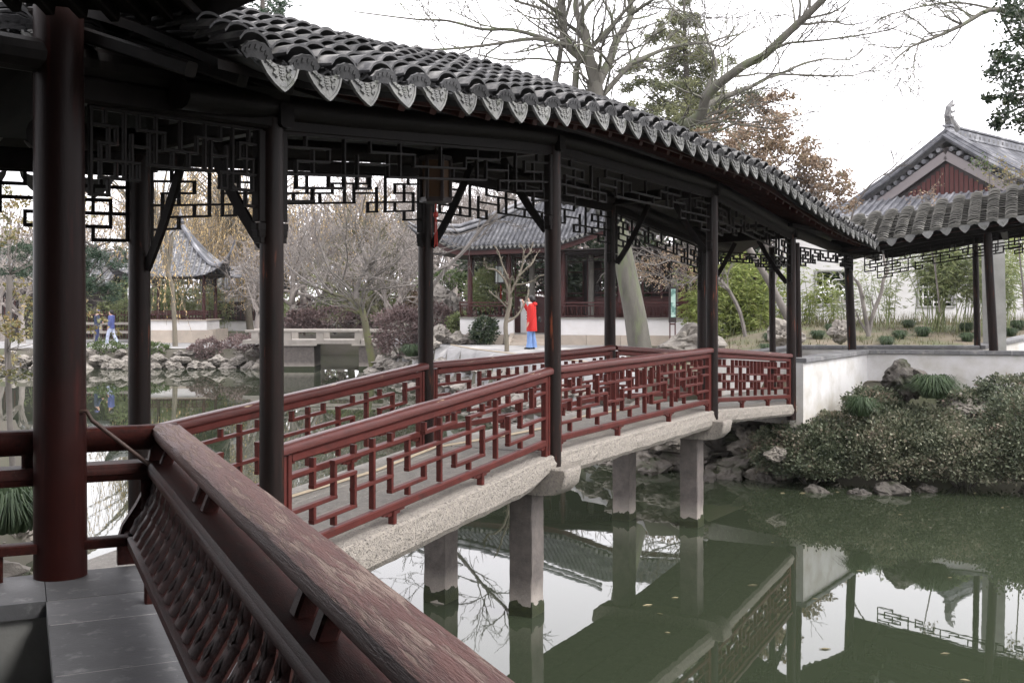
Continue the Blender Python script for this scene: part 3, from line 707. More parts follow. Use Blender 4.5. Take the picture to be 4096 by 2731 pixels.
# bench rail with curved back (a bench back leans out over the water)
def bench(parent, org, al, out, L, label, brackets=(.02,), posts=(), handmat=None, midmat=None, hand0=0.0, slat=.185):
    def q(e, w, z): return org + al * e + out * w + V((0, 0, z))
    def run(name, sec, e0, e1, mat, sm=45, jit=0, par=None, step=.2):
        m_ = MB(); secs = []; rg = random.Random(9)
        for e in lin(e0, e1, step):
            secs.append([q(e, w + (rg.uniform(-jit, jit)), z + rg.uniform(-jit, jit)) for w, z in sec])
        m_.loft(secs); return m_.build(name, mat, par or parent, smooth=sm)
    b = run('bench_back', [(-.185, 1.935), (-.185, 1.985), (-.172, 2.0), (-.02, 2.0), (-.015, 1.99), (-.015, 1.955), (-.10, 1.945), (-.12, 1.91), (-.17, 1.91)], 0, L, midmat)
    b['label'] = label
    run('molding', [(-.192, 1.948), (-.192, 1.972), (-.184, 1.98), (-.184, 1.94)], 0, L, midmat, par=b)
    run('handrail', [(-.012, 2.188), (0, 2.172), (.0, 2.09), (-.012, 2.065), (-.085, 2.058), (-.105, 2.066), (-.146, 2.115), (-.160, 2.15), (-.156, 2.178), (-.140, 2.190), (-.07, 2.194)], hand0, L, handmat or midmat, 40, .0015, b, .12)
    run('bottom_rail', [(-.30, 1.585), (-.30, 1.625), (-.29, 1.632), (-.21, 1.632), (-.205, 1.625), (-.205, 1.585)], 0, L, midmat, par=b)
    for e in posts:
        m_ = MB(); u = (q(0, -.075, 2.075) - q(0, -.10, 1.995)).normalized(); m_.bar(q(e, -.105, 1.995), q(e, -.075, 2.075), .07, .06, out); m_.build('short_post', midmat, b)
    for e in brackets:                              # S-shaped end frame
        m_ = MB(); secs = []
        for w, z, t in ((-.27, ZL, .09), (-.27, 1.58, .09), (-.255, 1.66, .075), (-.20, 1.76, .06), (-.145, 1.86, .062), (-.125, 1.95, .085), (-.10, 2.06, .09), (-.075, 2.14, .07)):
            secs.append([q(e - .035, w - t * .7, z), q(e + .035, w - t * .7, z), q(e + .035, w + t * .7, z), q(e - .035, w + t * .7, z)])
        m_.loft(secs); m_.build('bracket', midmat, b, smooth=40)
    k = 0; e = .14
    while e < L - .05:                               # carved bamboo-shaped slats
        m_ = MB(); secs = []; pts = [(-.262, 1.63), (-.225, 1.69), (-.182, 1.76), (-.150, 1.83), (-.138, 1.91)]
        nn = 20
        for i in range(nn + 1):
            f_ = i / nn * 4; j = min(3, int(f_)); g = f_ - j; w = pts[j][0] + (pts[j + 1][0] - pts[j][0]) * g; z = pts[j][1] + (pts[j + 1][1] - pts[j][1]) * g
            node = max(0, 1 - abs((f_ % 1.33) - .67) / .10); hw = .056 + .008 * node; d = .018 + .006 * node
            dz = V((0, 0, 1)); tn = (out * (pts[j + 1][0] - pts[j][0]) + dz * (pts[j + 1][1] - pts[j][1])).normalized(); nr = al.cross(tn).normalized()
            c = q(e, w, z); secs.append([c + al * (hw * cx) + nr * (d * cy) for cx, cy in ((-1, 0), (-.6, -1), (.6, -1), (1, 0), (.6, 1), (-.6, 1))])
        m_.loft(secs)
        for f_ in (.9, 2.2, 3.2):                        # carved leaves on the slat
            j = int(f_); g = f_ - j; w = pts[j][0] + (pts[j + 1][0] - pts[j][0]) * g; z = pts[j][1] + (pts[j + 1][1] - pts[j][1]) * g
            tn = (out * (pts[j + 1][0] - pts[j][0]) + V((0, 0, pts[j + 1][1] - pts[j][1]))).normalized(); nr = al.cross(tn).normalized(); 
            sgn = 1 if nr.dot(out) < 0 else -1; c = q(e, w, z) + nr * .022 * sgn
            for sx in (-1, 1): m_.add([c + tn * .05, c + al * sx * .030 + nr * .004 * sgn, c - tn * .035, c + al * sx * .002], [(0, 1, 2, 3), (3, 2, 1, 0)])
        m_.build('slat', midmat, b, smooth=50); e += slat; k += 1
    for e in [x for x in (.9, 2.5, 4.1, 5.7) if x < L]:
        m_ = MB(); m_.bar(q(e, -.25, ZL), q(e, -.25, 1.59), .06, .06, out); m_.build('leg', midmat, b)
    return b
bstart = pq(-3.40, 0, 0)
bench(pav, bstart, PE, PO, 5.6, 'long curved bench back with peeling paint', (.03, 5.5), (.22, 1.43, 1.66, 3.30, 3.53, 5.1), MAT['peel'], MAT['redold'], .02)
# second bench along the far side, running left from the corner
corner = pq(-3.46, -.02, 0)
bench(pav, corner, -PO, -PE, 2.6, 'short bench back with straight bamboo balusters', (2.5,), (.6, .75, 2.0, 2.15), MAT['redold'], MAT['redold'], .0, .45)
# iron tie rod from the column to the bench end
m_ = MB(); p0 = V((KX + .12, KY - .04, 2.30)); p1 = pq(-3.05, -.20, 2.02)
pts = [p0 + V((-.02, .0, -.012)), p0, p0 + V((.03, 0, .004)), p0 + (p1 - p0) * .16, p0 + (p1 - p0) * .6, p1]
m_.tube(pts, .011, 8); m_.build('tie_rod', MAT['iron'], pav, smooth=60)
# lintel and valance between the thick column and the bridge
K = V((KX, KY, 0)); AA = bp(SA, 0, 0)
valance(pav, K + V((.10, .11, 3.905)), AA + V((-.05, -.055, 3.905)), MAT['dark'], n=10, step=.092, ends=(1,))
m_ = MB(); m_.bar(K + V((0, 0, 3.97)), AA + V((0, 0, 3.97)), .12, .14); m_.build('lintel', MAT['dark'], pav)
m_ = MB(); m_.tube([K + V((-.3, -.3, 4.12)), AA + V((.05, .05, 4.12))], .09, 12); m_.build('eave_beam', MAT['dark'], pav)
# far side of the link: valance from the bridge end to the left
A2 = bp(.23, BW, 0); fl = A2 - PO * 2.6
valance(pav, A2 - PO * .07 + V((0, 0, 3.74)), fl + V((0, 0, 3.74)), MAT['dark'], n=10, step=.090, ends=(), bw=.024)
m_ = MB(); m_.bar(A2 + V((0, 0, 3.80)), fl + V((0, 0, 3.80)), .12, .14); m_.build('lintel', MAT['dark'], pav)
column(pav, fl.x, fl.y, .2, 4.0, .074, MAT['post'])
for e in (1.0, 3.9): 
    c = pq(e, -2.9, 0); column(pav, c.x, c.y, ZF, 4.4, .13, MAT['bigpost'])
c = pq(5.4, -.45, 0); column(pav, c.x, c.y, ZL, 4.4, .13, MAT['bigpost'])
# unseen board walls added to keep light from behind off the pavilion
def shading_wall(e0, w0, e1, w1, z1):
    a, b = pq(e0, w0, ZF), pq(e1, w1, ZF); d = (b - a); n = int(d.length / .42); dd = d.normalized()
    for i in range(n):
        m_ = MB(); p = a + d * ((i + .5) / n); L_ = d.length / n - .008
        m_.bar(p, p + V((0, 0, z1 - ZF)), .05, L_, dd, ch=.05); m_.build('wall_board', MAT['dark'], pav)
shading_wall(-2.3, -3.35, 5.8, -3.35, 4.5); shading_wall(5.8, -3.35, 5.8, .1, 4.5)
# link roof running left, with its own eave tiles
LE0 = V((-1.58, 6.56, 0)); LE = V((-.86, -.51, 0)).normalized(); LU = V((-.51, .86, 0)).normalized()   # along the eave, up the slope
def link_fn(s, a):
    return LE0 + LE * s + LU * a * .86 + V((0, 0, 4.30 + a * .40))
secs = []; m_ = MB()
for s in lin(-.3, 3.4, .5):
    q_ = [link_fn(s, a) + V((0, 0, -.03)) for a in (0, .5, 1.1, 1.25)] + [link_fn(s, 2.4) + V((0, 0, -.75))]
    secs.append(q_ + [p - V((0, 0, .06)) for p in reversed(q_)])
m_.loft(secs); lr = m_.build('roof', MAT['dark'], pav)
tile_field(lr, lambda s, a: link_fn(-s, a), [.14 - .36 * i for i in range(0, 5)], .36, lambda s: [.02 + .11 * i for i in range(9)], MAT['tile'], tw=.235, tl=.21, rise=.078, rng=random.Random(8), mdrip=MAT['drip'], dripw=.285, driph=.185)
# far eave of the link: drip tile tips seen against the sky
dm = drip_mesh(.285, .185, False).mesh('drip_tile', MAT['drip'], 40)
for i in range(7):
    p = A2 - PO * (.25 + .36 * i) - PE * .62 + V((0, 0, 3.80)); x = -PO; y = -PE
    inst('drip_tile', dm, mat4(p, x, y, x.cross(y)) if x.cross(y).z > 0 else mat4(p, -x, y, (-x).cross(y)), lr)
m_ = MB()
for w0, z0, w1, z1 in ((-.7, 3.83, 1.2, 4.6),):
    a = [A2 - PE * .72 + PO * .2 + V((0, 0, 3.83)), A2 - PE * .72 - PO * 3 + V((0, 0, 3.83)), A2 + PE * .9 - PO * 3 + V((0, 0, 4.5)), A2 + PE * .9 + PO * .2 + V((0, 0, 4.5))]
    m_.hexa(a, [p + V((0, 0, .08)) for p in a])
m_.build('roof_slope', MAT['dark'], pav)
# main roof of the pavilion, close overhead
ed = [V((-7, 3.2, 4.45)), V((-3.4, 4.95, 4.33)), V((-1.62, 5.80, 4.34)), V((-1.30, 5.66, 4.42)), V((-.98, 5.52, 4.60)), V((-.86, 5.30, 4.62)), V((-.45, 4.4, 4.46)), V((.35, 2.6, 4.40)), V((1.5, .2, 4.40)), V((2.4, -2.6, 4.4)), V((-6, -6, 4.4)), V((-8, 0, 4.4))]
ctr = V((-2.6, .5, 6.2)); m_ = MB()
n = len(ed); k = 0
mid = [e + (ctr - e) * .5 + V((0, 0, -.25)) for e in ed]
m_.v = [p for p in ed] + [p for p in mid] + [ctr] + [p + V((0, 0, .10)) for p in ed] + [p + V((0, 0, .12)) for p in mid] + [ctr + V((0, 0, .14))]
o = 2 * n + 1
for i in range(n):
    j = (i + 1) % n
    m_.f += [(i, j, n + j, n + i), (n + i, n + j, 2 * n), (o + j, o + i, o + n + i, o + n + j), (o + n + j, o + n + i, o + 2 * n), (j, i, o + i, o + j)]
m_.build('main_roof', MAT['dark'], pav)
for i in range(14):                                # rafters under the near edge
    f_ = i / 13; p = V((-3.4, 4.95, 4.33)) + (V((-1.62, 5.80, 4.34)) - V((-3.4, 4.95, 4.33))) * f_
    m_ = MB(); m_.bar(p + V((.02, -.03, -.03)), p + (ctr - p) * .5 + V((0, 0, -.33)), .05, .06); m_.build('rafter', MAT['dark'], pav)

# ------------------------------------------------------------------ corridor beyond the bridge, with low white walls
C0 = V((4.50, 17.40, 0)); C1 = V((6.49, 20.35, 0)); C2 = V((9.9, 18.75, 0))
cor = thing('covered_corridor', 'tiled corridor on the far bank with low white walls and thin dark posts', 'corridor', (6.49, 20.35, 1.2))
def low_wall(parent, pts, z0s, z1s, th, cop=.30, mat=None):
    for (a, b), (z0, z0b), (z1, z1b) in zip(zip(pts, pts[1:]), zip(z0s, z0s[1:]), zip(z1s, z1s[1:])):
        d = (b - a).normalized(); nn = V((-d.y, d.x, 0))
        m_ = MB(); m_.hexa([a - nn * th / 2 + V((0, 0, z0)), b - nn * th / 2 + V((0, 0, z0b)), b + nn * th / 2 + V((0, 0, z0b)), a + nn * th / 2 + V((0, 0, z0))],
                           [a - nn * th / 2 + V((0, 0, z1 - .075)), b - nn * th / 2 + V((0, 0, z1b - .075)), b + nn * th / 2 + V((0, 0, z1b - .075)), a + nn * th / 2 + V((0, 0, z1 - .075))])
        w_ = m_.build('low_wall', mat or MAT['plasterw'], parent)
        L = (b - a).length; k = max(1, round(L / .42))
        for i in range(k):
            p = a + d * (L * i / k + .003); q = a + d * (L * (i + 1) / k - .003); zz = z1 + (z1b - z1) * i / k; zq = z1 + (z1b - z1) * (i + 1) / k
            m_ = MB(); m_.bar(p + V((0, 0, zz - .036)), q + V((0, 0, zq - .036)), th + .10, .072 + R.uniform(-.004, .004), ch=.12); m_.build('coping_tile', MAT['coping'], w_)
low_wall(cor, [C0, C1, C2, V((13.5, 17.2, 0))], [.2, .3, .3, .3], [1.96, 1.965, 2.0, 2.05], .22)
FW = [V((3.35, 18.75, 0)), V((4.75, 20.7, 0)), V((5.8, 22.45, 0)), V((9.35, 22.1, 0)), V((12.6, 25.6, 0))]
low_wall(cor, FW, [1.2] * 5, [1.955, 1.95, 1.955, 1.97, 2.18], .22)
m_ = MB()
for a, b, c, d in ((C0, C1, FW[2], FW[0]), (C1, C2, FW[3], FW[2])):
    q_ = [p + V((0, 0, .9)) for p in (a, b, c, d)]; m_.hexa(q_, [p + V((0, 0, .34)) for p in q_])
m_.build('corridor_floor', MAT['deck'], cor)
def ceave(s):  return 3.735 + .155 * s
CD = (C2 - C1).normalized(); CN = V((-CD.y, CD.x, 0)); 
if CN.y < 0: CN = -CN
COV = .58; CWD = 2.1
def cprof(t):
    c = CWD * .5; r = .35; return .15 + .44 * (math.sqrt((c + COV) ** 2 + r * r) - math.sqrt((t - c) ** 2 + r * r))
NPR = 60; _ct = [-COV + (CWD + 2 * COV) * i / NPR for i in range(NPR + 1)]; _cl = [0.0]
for i in range(NPR): _cl.append(_cl[-1] + math.hypot(_ct[i + 1] - _ct[i], cprof(_ct[i + 1]) - cprof(_ct[i])))
def ct_of(a): return interp(list(zip(_cl, _ct)), a) if a >= 0 else -COV + a * .8
def corr_fn(s, a):
    t = ct_of(a); z = ceave(s) + (cprof(t) if a >= 0 else .15 + a * .55) + .04 * NZ.noise(V((s * .8, t, 7.7)))
    return C1 + CD * s + CN * t + V((0, 0, z))
m_ = MB(); secs = []
for s in lin(-.55, 8.5, .35):
    tp = [corr_fn(s, a) + V((0, 0, -.02)) for a in lin(0, _cl[-1], .2)]; secs.append(tp + [p - V((0, 0, .05)) for p in reversed(tp)])
m_.loft(secs); cr_ = m_.build('roof', MAT['dark'], cor)
chalf = _cl[-1] * .5
tile_field(cr_, corr_fn, [.12 + .30 * i for i in range(-4, 26)], .30, lambda s: [.02 + .098 * i for i in range(int((chalf + .12) / .098) + 1)], MAT['tilec'], tw=.20, tl=.18, rise=.066, rng=random.Random(15), mdrip=MAT['drip'], dripw=.215, driph=.17,
           cut=lambda s, a: s < .1 and a < (.1 - s) * 1.0, jit=.03, motif=False, tilt0=.36, th=.015)
m_ = MB(); m_.tube([corr_fn(s, .35) + V((0, 0, -.22)) for s in lin(-.4, 8.4, .5)], .08, 10); m_.build('eave_beam', MAT['dark'], cor, smooth=60)
m_ = MB(); m_.tube([C1 + CD * s + CN * CWD + V((0, 0, ceave(s) + .03)) for s in lin(.15, 8.4, .5)], .08, 10); m_.build('eave_beam', MAT['dark'], cor, smooth=60)
m_ = MB(); secs = []
for s in lin(-.2, 8.4, .4):
    p = corr_fn(s, .07) + V((0, 0, -.075)); secs.append([p + V((0, 0, .035)), p + CN * .04 + V((0, 0, .035)), p + CN * .04 - V((0, 0, .035)), p - V((0, 0, .035))])
m_.loft(secs); m_.build('eave_board', MAT['redold'], cor)
m_ = MB(); a = [bp(11.6, -.15, 4.0), C1 + V((.1, -.1, 3.98)), C1 + CN * 2.6 + V((0, 0, 4.0)), bp(11.6, BW + .4, 4.0)]; m_.hexa(a, [p + V((0, 0, .05)) for p in a]); m_.build('corner_ceiling', MAT['dark'], cor)
m_ = MB(); q_ = []
for s, t in ((-.3, .0), (8.4, .0), (8.4, CWD), (-.3, CWD)): q_.append(C1 + CD * s + CN * t + V((0, 0, ceave(s) + .14)))
m_.hexa(q_, [p + V((0, 0, .04)) for p in q_]); m_.build('ceiling', MAT['dark'], cor)
# posts, leaning a little with age
for (x, y, z0, z1, lx, r) in ((C1.x - .19, C1.y + .02, 1.95, 3.78, -.045, .078), (8.52, 19.45, 1.95, 4.1, -.055, .075), (4.62, 17.72, 1.92, 3.8, -.02, .052),
                              (4.58, 19.30, 1.3, 3.8, -.01, .056), (5.75, 22.4, 1.9, 3.9, -.02, .06), (9.35, 22.1, 1.9, 4.2, -.02, .06), (C2.x + 1.2, C2.y - .55, 1.9, 4.3, 0, .075)):
    column(cor, x, y, z0, z1, r, MAT['post'], (lx, 0))
m_ = MB(); m_.bar(C1 + CD * -.1 + V((0, 0, ceave(-.1) + .055)), C1 + CD * 8.3 + V((0, 0, ceave(8.3) + .055)), .06, .16); m_.build('lintel', MAT['dark'], cor)
def cv(s, t, z): return C1 + CD * s + CN * t + V((0, 0, z))
valance(cor, cv(.02, 0, ceave(0) - .02), cv(2.30, 0, ceave(2.3) - .02), MAT['dark'], step=.072, scale=.85, ends=(), bw=.024)
valance(cor, cv(2.45, 0, ceave(2.4) - .02), cv(4.6, 0, ceave(4.6) - .02), MAT['dark'], step=.072, scale=.85, ends=(), bw=.024)
valance(cor, cv(.0, CWD, ceave(0) - .10), cv(3.4, CWD, ceave(3.4) - .10), MAT['dark'], step=.072, scale=.85, ends=(), bw=.024)
valance(cor, V((4.66, 17.78, 3.74)), C1 + V((-.22, -.1, 3.72)), MAT['dark'], step=.072, scale=.8, ends=(), bw=.024)
valance(cor, V((3.15, 17.9, 3.70)), V((4.55, 19.25, 3.66)), MAT['dark'], step=.072, scale=.7, ends=(), bw=.024)
valance(cor, V((4.62, 19.35, 3.66)), V((5.72, 22.35, 3.70)), MAT['dark'], step=.072, scale=.7, ends=(), bw=.024)
for s in (0.0, 2.37, 4.7):
    m_ = MB(); m_.bar(cv(s, -.05, ceave(s) + .03), cv(s, CWD + .05, ceave(s) + .0), .10, .13); m_.build('cross_beam', MAT['dark'], cor)
m_ = MB(); m_.hexa([V((9.75, 22.45, 1.5)), V((10.1, 22.45, 1.5)), V((10.1, 22.75, 1.5)), V((9.75, 22.75, 1.5))], [V((9.70, 22.45, 4.3)), V((10.05, 22.45, 4.3)), V((10.05, 22.75, 4.3)), V((9.70, 22.75, 4.3))])
m_.build('white_pier', MAT['cement'], cor)

# ------------------------------------------------------------------ white garden wall with openwork windows
gw = thing('garden_wall', 'tall white garden wall with openwork windows behind the bamboo', 'garden wall', (13, 37, 1.9))
GA, GB = V((8.75, 36.5, 0)), V((21.5, 35.4, 0)); gd = (GB - GA).normalized(); gn = V((gd.y, -gd.x, 0))
Lg = (GB - GA).length
wins = [(1.30, 2.35, 2.72, 3.85, 0), (4.60, 5.75, 2.66, 3.80, 1), (8.00, 9.2, 2.66, 3.80, 1)]
def gq(s, z, o=0): return GA + gd * s + gn * o + V((0, 0, z))
xs_ = [0]; 
for w_ in wins: xs_ += [w_[0], w_[1]]
xs_.append(Lg)
def slabw(s0, s1, z0, z1, th=.35, mat=None, name='wall_panel', par=gw, o=0):
    m_ = MB(); m_.hexa([gq(s0, z0, o), gq(s1, z0, o), gq(s1, z0, o - th), gq(s0, z0, o - th)], [gq(s0, z1, o), gq(s1, z1, o), gq(s1, z1, o - th), gq(s0, z1, o - th)]); return m_.build(name, mat or MAT['plaster'], par)
slabw(0, Lg, 1.2, 2.60); slabw(0, Lg, 3.90, 5.4)
for a, b in ((0, wins[0][0]), (wins[0][1], wins[1][0]), (wins[1][1], wins[2][0]), (wins[2][1], Lg)): slabw(a, b, 2.60, 3.90)
for s0, s1, z0, z1, k in wins:
    slabw(s0, s1, 2.60, z0); slabw(s0, s1, z1, 3.90)
    m_ = MB(); t = .06
    for p, q in (((s0, z0), (s1, z0)), ((s0, z1), (s1, z1)), ((s0, z0), (s0, z1)), ((s1, z0), (s1, z1))): m_.bar(gq(p[0], p[1], .015), gq(q[0], q[1], .015), .07, .07)
    wf = m_.build('window', MAT['cement'], gw)
    cs, cz = (s0 + s1) / 2, (z0 + z1) / 2; hs_ = (s1 - s0) / 2; hz_ = (z1 - z0) / 2
    if k == 0:                                        # flower with S-curved rays
        m_ = MB(); m_.tube([gq(cs + .08 * math.cos(a), cz + .08 * math.sin(a), -.06) for a in [i * .7854 for i in range(9)]], .024, 6); m_.build('lattice_bar', MAT['plaster'], wf)
        for i in range(8):
            a0 = i * .7854 + .3; m_ = MB(); pts = []
            for j in range(8):
                r = .08 + j * .072; a = a0 + .42 * math.sin(j * .95); x, z = r * math.cos(a), r * math.sin(a)
                pts.append(gq(cs + max(-hs_, min(hs_, x * 1.02)), cz + max(-hz_, min(hz_, z * 1.02)), -.06))
            m_.tube(pts, .020, 6); m_.build('lattice_bar', MAT['plaster'], wf)
            if i % 2 == 0:
                m_ = MB(); a = a0 + .4; c = (hs_ * .74 * (1 if math.cos(a) > 0 else -1), hz_ * .74 * (1 if math.sin(a) > 0 else -1))
                m_.tube([gq(cs + c[0] + .12 * math.cos(b), cz + c[1] + .12 * math.sin(b), -.06) for b in [j * .7854 for j in range(9)]], .02, 6); m_.build('lattice_bar', MAT['plaster'], wf)
    else:
        for i in range(1, 7):
            f_ = i / 7; m_ = MB(); a_, b_ = (0, .62) if i % 2 else (.3, 1)
            m_.bar(gq(s0 + (s1 - s0) * f_, z0 + (z1 - z0) * a_, -.06), gq(s0 + (s1 - s0) * f_, z0 + (z1 - z0) * b_, -.06), .045, .045); m_.build('lattice_bar', MAT['plaster'], wf)
            m_ = MB(); a_, b_ = (.38, 1) if i % 2 else (0, .72)
            m_.bar(gq(s0 + (s1 - s0) * a_, z0 + (z1 - z0) * f_, -.062), gq(s0 + (s1 - s0) * b_, z0 + (z1 - z0) * f_, -.062), .045, .045); m_.build('lattice_bar', MAT['plaster'], wf)
m_ = MB()
for s in lin(0, Lg, .32): pass
m_.hexa([gq(0, 5.4, .15), gq(Lg, 5.4, .15), gq(Lg, 5.4, -.5), gq(0, 5.4, -.5)], [gq(0, 5.65, -.12), gq(Lg, 5.65, -.12), gq(Lg, 5.65, -.22), gq(0, 5.65, -.22)]); m_.build('wall_coping', MAT['coping'], gw)
# ------------------------------------------------------------------ hall across the courtyard
hall = thing('garden_hall', 'open red timbered hall behind the courtyard with sweeping grey tiled roof and white plinth', 'hall', (2, 36.5, 1.4))
HL = V((-1.41, 37.0, 0)); HD = V((.985, -.17, 0)).normalized(); HN = V((.17, .985, 0)).normalized()
def hq(s, w, z): return HL + HD * s + HN * w + V((0, 0, z))
HLEN = 9.5
def heave(s): return 4.62 + .05 * s * .5 + .62 * smooth(2.6, 5.4, s) + .55 * smooth(.2, -1.4, s) ** 2
def hall_fn(s, a):
    return hq(s, -1.05 + a * .93, heave(s) * (1 - min(1, a / 5)) + (4.75 + .0 * s) * min(1, a / 5) + .34 * a + .016 * a * a)
m_ = MB(); secs = []
for s in lin(-1.35, HLEN + 1, .45):
    am = max(.05, min(6.6, (s + 1.35) * 1.25 + .05)); tp = [hall_fn(s, am * i / 8) + V((0, 0, -.03)) for i in range(9)]; secs.append(tp + [p - V((0, 0, .09)) for p in reversed(tp)])
m_.loft(secs); hr = m_.build('roof', MAT['tile'], hall)
tile_field(hr, hall_fn, [-1.15 + .155 * i for i in range(66)], .155, lambda s: [.03 + .105 * i for i in range(61)], MAT['tilefar'], limit=300, tw=.115, tl=.15, rise=.042, n=3, rng=random.Random(21), mdrip=MAT['drip'], dripw=.135, driph=.13, motif=False,
           cut=lambda s, a: a > (s + 1.30) * 1.22 - .1, jit=.01)
m_ = MB()                                            # side slope seen edge-on past the hip
a = [hall_fn(-1.35, 0), hall_fn(-1.1, .3) + V((-.1, .1, 0)), hq(4.2, 5.2, 7.2), hq(-1.2, 9, 5.0)]
m_.hexa(a, [p - V((0, 0, .1)) for p in a]); m_.build('side_slope', MAT['tilefar'], hr)
for k_, (off, rr) in enumerate(((0, .075), (.16, .06))):          # hip ridge with two rolls
    m_ = MB(); pts = [hq(-1.75, -1.45, 5.32 + off * .7), hq(-1.55, -1.25, 5.12 + off)]
    for i in range(12):
        s = -1.35 + 5.3 * i / 11; a_ = max(0, (s + 1.35) * 1.24); pts.append(hall_fn(s, a_) + V((0, 0, .12 + off)))
    m_.tube(pts, [.03] + [rr] * (len(pts) - 1), 7); m_.build('hip_ridge', MAT['tilefar'], hr, smooth=60)
# fascia and beams
m_ = MB(); secs = []
for s in lin(-1.2, HLEN, .3):
    p = hall_fn(s, .10); secs.append([p + V((0, 0, -.13)), p + HN * .05 + V((0, 0, -.13)), p + HN * .05 + V((0, 0, -.30)), p + V((0, 0, -.30))])
m_.loft(secs); m_.build('fascia', MAT['hallred'], hall)
m_ = MB(); m_.hexa([hq(-1.1, -.9, 4.40), hq(HLEN, -.9, 4.62), hq(HLEN, 6, 4.62), hq(-1.1, 6, 4.40)], [hq(-1.1, -.9, 4.44), hq(HLEN, -.9, 4.66), hq(HLEN, 6, 4.66), hq(-1.1, 6, 4.44)]); m_.build('ceiling', MAT['halldark'], hall)
cs_ = [0.0, 1.32, 3.15, 5.05, 7.05, 9.0]
for i, s in enumerate(cs_):
    column(hall, hq(s, 0, 0).x, hq(s, 0, 0).y, 2.25, 4.45 + .02 * s, .085, MAT['hallred'], n=10)
column(hall, hq(0, 5.5, 0).x, hq(0, 5.5, 0).y, 1.7, 4.45, .085, MAT['hallred'], n=10)
for s in (1.9, 3.95, 5.2, 6.8):
    column(hall, hq(s, 1.35, 0).x, hq(s, 1.35, 0).y, 1.75, 4.45, .10, MAT['hallgrey'], n=10)
for a, b in zip(cs_, cs_[1:]):
    f = valance(hall, hq(a + .09, 0, 4.32 + .02 * a), hq(b - .09, 0, 4.32 + .02 * b), MAT['halldark'], step=.075, scale=.95)
    m_ = MB(); m_.bar(hq(a, 0, 4.40 + .02 * a), hq(b, 0, 4.40 + .02 * b), .10, .14); m_.build('lintel', MAT['halldark'], hall)
# inner walls: lattice doors in front and windows behind, so daylight shows through
def lattice_door(s0, s1, w, zb, zt, back=False):
    m_ = MB(); t = .05
    for p, q in (((s0, zb), (s0, zt)), ((s1, zb), (s1, zt)), ((s0, zt), (s1, zt)), ((s0, zb), (s1, zb)), ((s0, zb + 1.36), (s1, zb + 1.36)), ((s0, zb + 1.2), (s1, zb + 1.2)), ((s0, zt - .40), (s1, zt - .40))):
        m_.bar(hq(p[0], w, p[1]), hq(q[0], w, q[1]), t, t, HN)
    d = m_.build('lattice_door', MAT['hallred'], hall)
    m_ = MB(); m_.hexa([hq(s0, w + .012, zb), hq(s1, w + .012, zb), hq(s1, w + .03, zb), hq(s0, w + .03, zb)], [hq(s0, w + .012, zb + 1.2), hq(s1, w + .012, zb + 1.2), hq(s1, w + .03, zb + 1.2), hq(s0, w + .03, zb + 1.2)]); m_.build('door_panel', MAT['hallred'], d)
    if back: return
    m_ = MB(); cx = (s0 + s1) / 2; z0, z1 = zb + 1.36, zt - .40; hw = (s1 - s0) / 2
    for k_ in range(3):
        zc = z0 + (z1 - z0) * (k_ + .5) / 3; r = min(hw * .78, (z1 - z0) / 6.4)
        m_.tube([hq(cx + r * math.cos(a_ * .7854 + .39), w, zc + r * math.sin(a_ * .7854 + .39)) for a_ in range(9)], .024, 4)
        for sx, sz in ((1, 0), (-1, 0), (0, 1), (0, -1)): m_.bar(hq(cx + sx * r * .95, w, zc + sz * r * .95), hq(cx + sx * hw, w, zc + sz * (z1 - z0) / 6), .034, .034)
        m_.bar(hq(cx - r, w, zc), hq(cx + r, w, zc), .03, .03); m_.bar(hq(cx, w, zc - r), hq(cx, w, zc + r), .03, .03)
    m_.build('lattice', MAT['halldark'], d)
i = 0; s = 1.30
while s < 9.1:
    if not 2.55 < s < 3.3: lattice_door(s, s + .60, 1.45, 1.78, 4.35)
    s += .63
s = 1.3
while s < 9.1:
    lattice_door(s, s + .62, 5.6, 1.78, 4.35, True)
    m_ = MB(); m_.hexa([hq(s + .64, 5.58, 1.76), hq(s + 1.3, 5.58, 1.76), hq(s + 1.3, 5.66, 1.76), hq(s + .64, 5.66, 1.76)], [hq(s + .64, 5.58, 4.4), hq(s + 1.3, 5.58, 4.4), hq(s + 1.3, 5.66, 4.4), hq(s + .64, 5.66, 4.4)]); m_.build('wall_board', MAT['halldark'], hall)
    s += 1.3
m_ = MB(); m_.hexa([hq(.0, -.0, 1.55), hq(HLEN, 0, 1.55), hq(HLEN, 6.2, 1.55), hq(0, 6.2, 1.55)], [hq(.0, 0, 1.76), hq(HLEN, 0, 1.76), hq(HLEN, 6.2, 1.76), hq(0, 6.2, 1.76)]); m_.build('hall_floor', MAT['deck'], hall)
